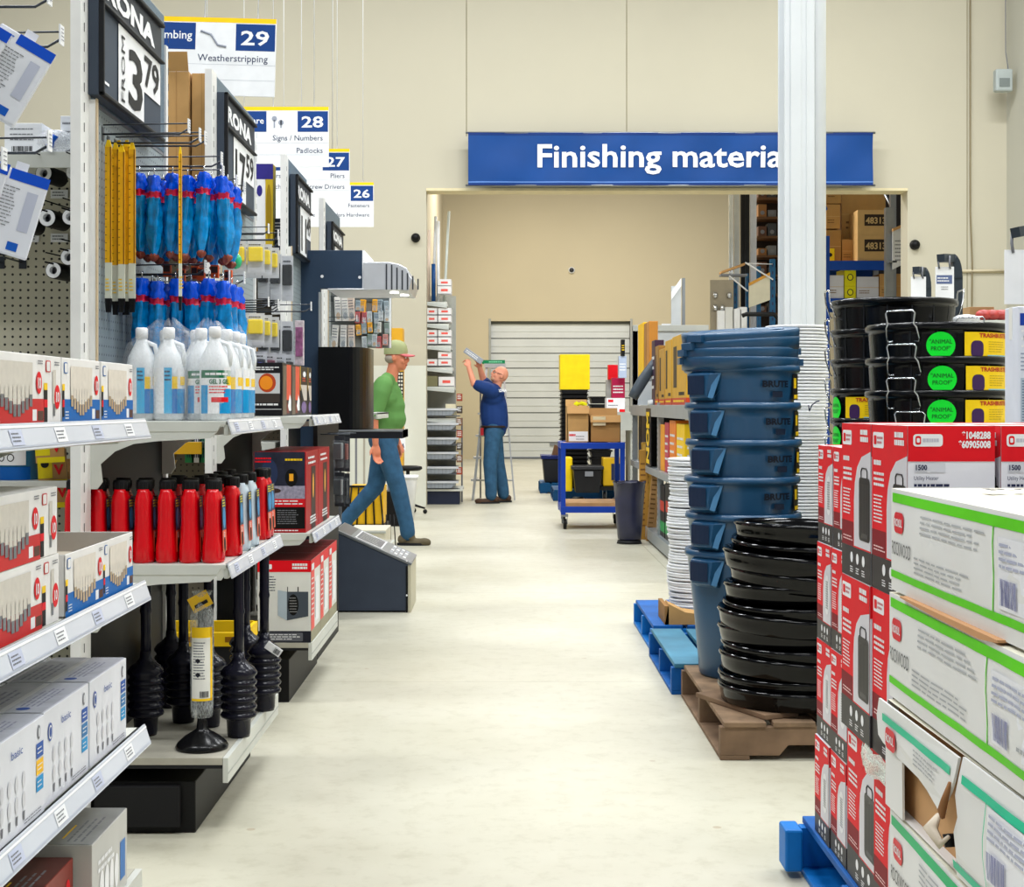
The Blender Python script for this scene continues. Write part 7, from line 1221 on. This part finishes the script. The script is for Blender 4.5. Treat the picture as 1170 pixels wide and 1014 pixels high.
b = MB(); b.ell((-.012, 0, .90), .135, .165, .12, JEAN); limb(b, [hipL, knF, (.19, -.08, .18), (.2, -.08, .1)], [.105, .078, .066, .066], JEAN); limb(b, [hipR, knB, (-.33, .08, .22), (-.36, .08, .16)], [.105, .078, .064, .06], JEAN); o = b.build('jeans', t); remesh(o, .011, 4)
shoe(t, (.215, -.08, .085), (.34, -.085, .035), SHOE); t['walk'] = 1; shoe(t, (-.375, .08, .15), (-.30, .08, .035), SHOE, .02); del t['walk']
CAP = m(150, 156, 112, .8); b = MB(); Rc = Matrix.Rotation(-.12, 3, 'Z'); c = Vector(hd); n = 24; prof = [(1.03, -.0), (1.04, .04), (.96, .075), (.75, .105), (.4, .122), (0, .128)]; vs = []
for s_, z in prof:
    for j in range(n): a = 2*math.pi*j/n; vs.append(c+Rc @ Vector((-.008+.1*s_*math.cos(a), .082*s_*math.sin(a), z+.03)))
b.add(vs, [(i*n+j, i*n+(j+1) % n, (i+1)*n+(j+1) % n, (i+1)*n+j) for i in range(len(prof)-1) for j in range(n)], CAP, True); cap = b.build('cap', t)
b = MB(); vs = []; 
for i in range(9):
    a = -1.15+2.3*i/8
    for s_ in (0, .5, 1): q = Vector((-.008+.095*math.cos(a)+.075*s_*math.cos(a*.6), .082*math.sin(a)*(1-.1*s_), .035-.012*s_-.012*abs(a)*s_)); vs.append(c+Rc @ q)
b.add(vs, [(i*3+k, i*3+k+1, (i+1)*3+k+1, (i+1)*3+k) for i in range(8) for k in range(2)], m(206, 104, 110, .7), True); o = b.build('cap_peak', cap); s_ = o.modifiers.new('solid', 'SOLIDIFY'); s_.thickness = .005
b = MB(); b.ell(c+Vector((-.035, 0, -.005)), .07, .079, .05, m(150, 140, 128, .8), 16); b.build('hair', t)
# man reaching up, facing -x, with a ladder behind
BX_, BY_ = X(563, 18.25), 18.25
t = thing('person', 'bald person in blue shirt and jeans reaching up with a box', 'person', (BX_, BY_, 0)); 
hd = (.085, -.02, 1.56); b = MB(); Rm = head(b, hd, SKIN2, math.pi+.25, .35)
limb(b, [(.02, 0, 1.38), (.045, 0, 1.43), (.07, -.01, 1.50)], [.07, .06, .056], SKIN2); b.ell((0, 0, 1.33), .1, .17, .12, SKIN2); limb(b, [(.02, 0, .93), (.01, 0, 1.1), (.01, 0, 1.3)], [.12, .12, .115], SKIN2)
hipL, hipR = (.01, -.09, .88), (.01, .09, .88); knL, anL = (-.03, -.12, .48), (-.02, -.13, .1); knR, anR = (.06, .1, .48), (.13, .1, .1)
limb(b, [hipL, knL, anL], [.09, .06, .04], SKIN2); limb(b, [hipR, knR, anR], [.09, .06, .04], SKIN2)
s1, e1, w1 = (-.03, -.18, 1.39), (-.23, -.20, 1.46), (-.29, -.15, 1.66); s2, e2, w2 = (-.03, .16, 1.39), (-.12, .12, 1.52), (-.16, .04, 1.66)
limb(b, [s1, e1, w1], [.055, .045, .032], SKIN2); limb(b, [s2, e2, w2], [.055, .045, .032], SKIN2); hand(b, w1, (-.31, -.07, 1.80), (.5, .4, .2), SKIN2, .8); hand(b, w2, (-.17, -.05, 1.76), (.6, .3, .3), SKIN2, .8)
o = b.build('body', t); remesh(o, .0095, 4); face_bits(t, hd, Rm, brow=m(120, 84, 60, .6))
b = MB(); b.ell(Vector(hd)+Rm @ Vector((.062, 0, -.062)), .034, .045, .035, m(196, 150, 120, .9), 14, Rm); b.build('beard', t)
b = MB(); 
for s_ in (-1, 1): b.tube([Vector(hd)+Rm @ Vector((.1, s_*.03, .012)), Vector(hd)+Rm @ Vector((.09, s_*.06, .014)), Vector(hd)+Rm @ Vector((-.01, s_*.084, .014))], .003, BLACK, 6)
b.build('glasses', t)
b = MB(); limb(b, [(.03, 0, .92), (.02, 0, 1.05), (.01, 0, 1.2), (.01, 0, 1.33)], [.15, .16, .155, .125], BLS, [(1.08, .98)]*4); b.tube([(0, -.18, 1.36), (.02, 0, 1.40), (0, .18, 1.36)], [.075, .08, .075], BLS, 12); b.ell((-.01, -.17, 1.36), .08, .08, .08, BLS)
limb(b, [(0, -.15, 1.36), (-.07, -.185, 1.40), (-.18, -.197, 1.44)], [.095, .088, .07], BLS2); limb(b, [(0, .14, 1.36), (-.05, .15, 1.42), (-.095, .13, 1.48)], [.09, .082, .068], BLS2); b.ell((.01, 0, 1.28), .14, .19, .13, BLS2); b.ell((.02, -.06, 1.34), .13, .12, .07, BLS2); o = b.build('shirt', t); remesh(o, .012, 4)
b = MB(); b.text(Fr((.06, -.19, 1.36), (1, .3, 0), (0, 0, 1)), 'RONA', 0, 0, .035, WHITE, w=.11, off=.004, bold=.05); b.build('shirt_print', t)
b = MB(); b.ell((.012, 0, .88), .145, .175, .12, JEAN); limb(b, [hipL, knL, (-.02, -.13, .2), (-.02, -.13, .10)], [.112, .088, .075, .075], JEAN); limb(b, [hipR, knR, (.12, .1, .2), (.13, .1, .10)], [.112, .088, .075, .075], JEAN); o = b.build('jeans', t); remesh(o, .012, 4)
b = MB(); b.tube([(.012+.152*math.cos(a), .18*math.sin(a), .935) for a in [i*math.pi/10 for i in range(21)]], .014, m(40, 28, 22, .6), 6); b.box(-.15, -.11, -.16, -.1, .83, .92, m(150, 20, 30, .5)); b.build('belt', t)
shoe(t, (-.02, -.13, .085), (-.16, -.15, .036), SHOE2); shoe(t, (.13, .1, .085), (-.0, .08, .036), SHOE2)
bx_ = MB(); bx_.M = Matrix.Rotation(.62, 4, 'Y'); bx_.box(-.13, .13, -.045, .045, -.035, .035, m(150, 156, 166, .5)); bx_.lines(faces(-.13, .13, -.045, .045, -.035, .035)['-y'], .02, .015, .2, .055, 2, WHITE, 3, .4); o = bx_.build('small_carton', loc=(BX_-.235, BY_-.06, 1.80), bev=.004); tag(o, 'small grey box held up in both hands by the person in blue', 'box')
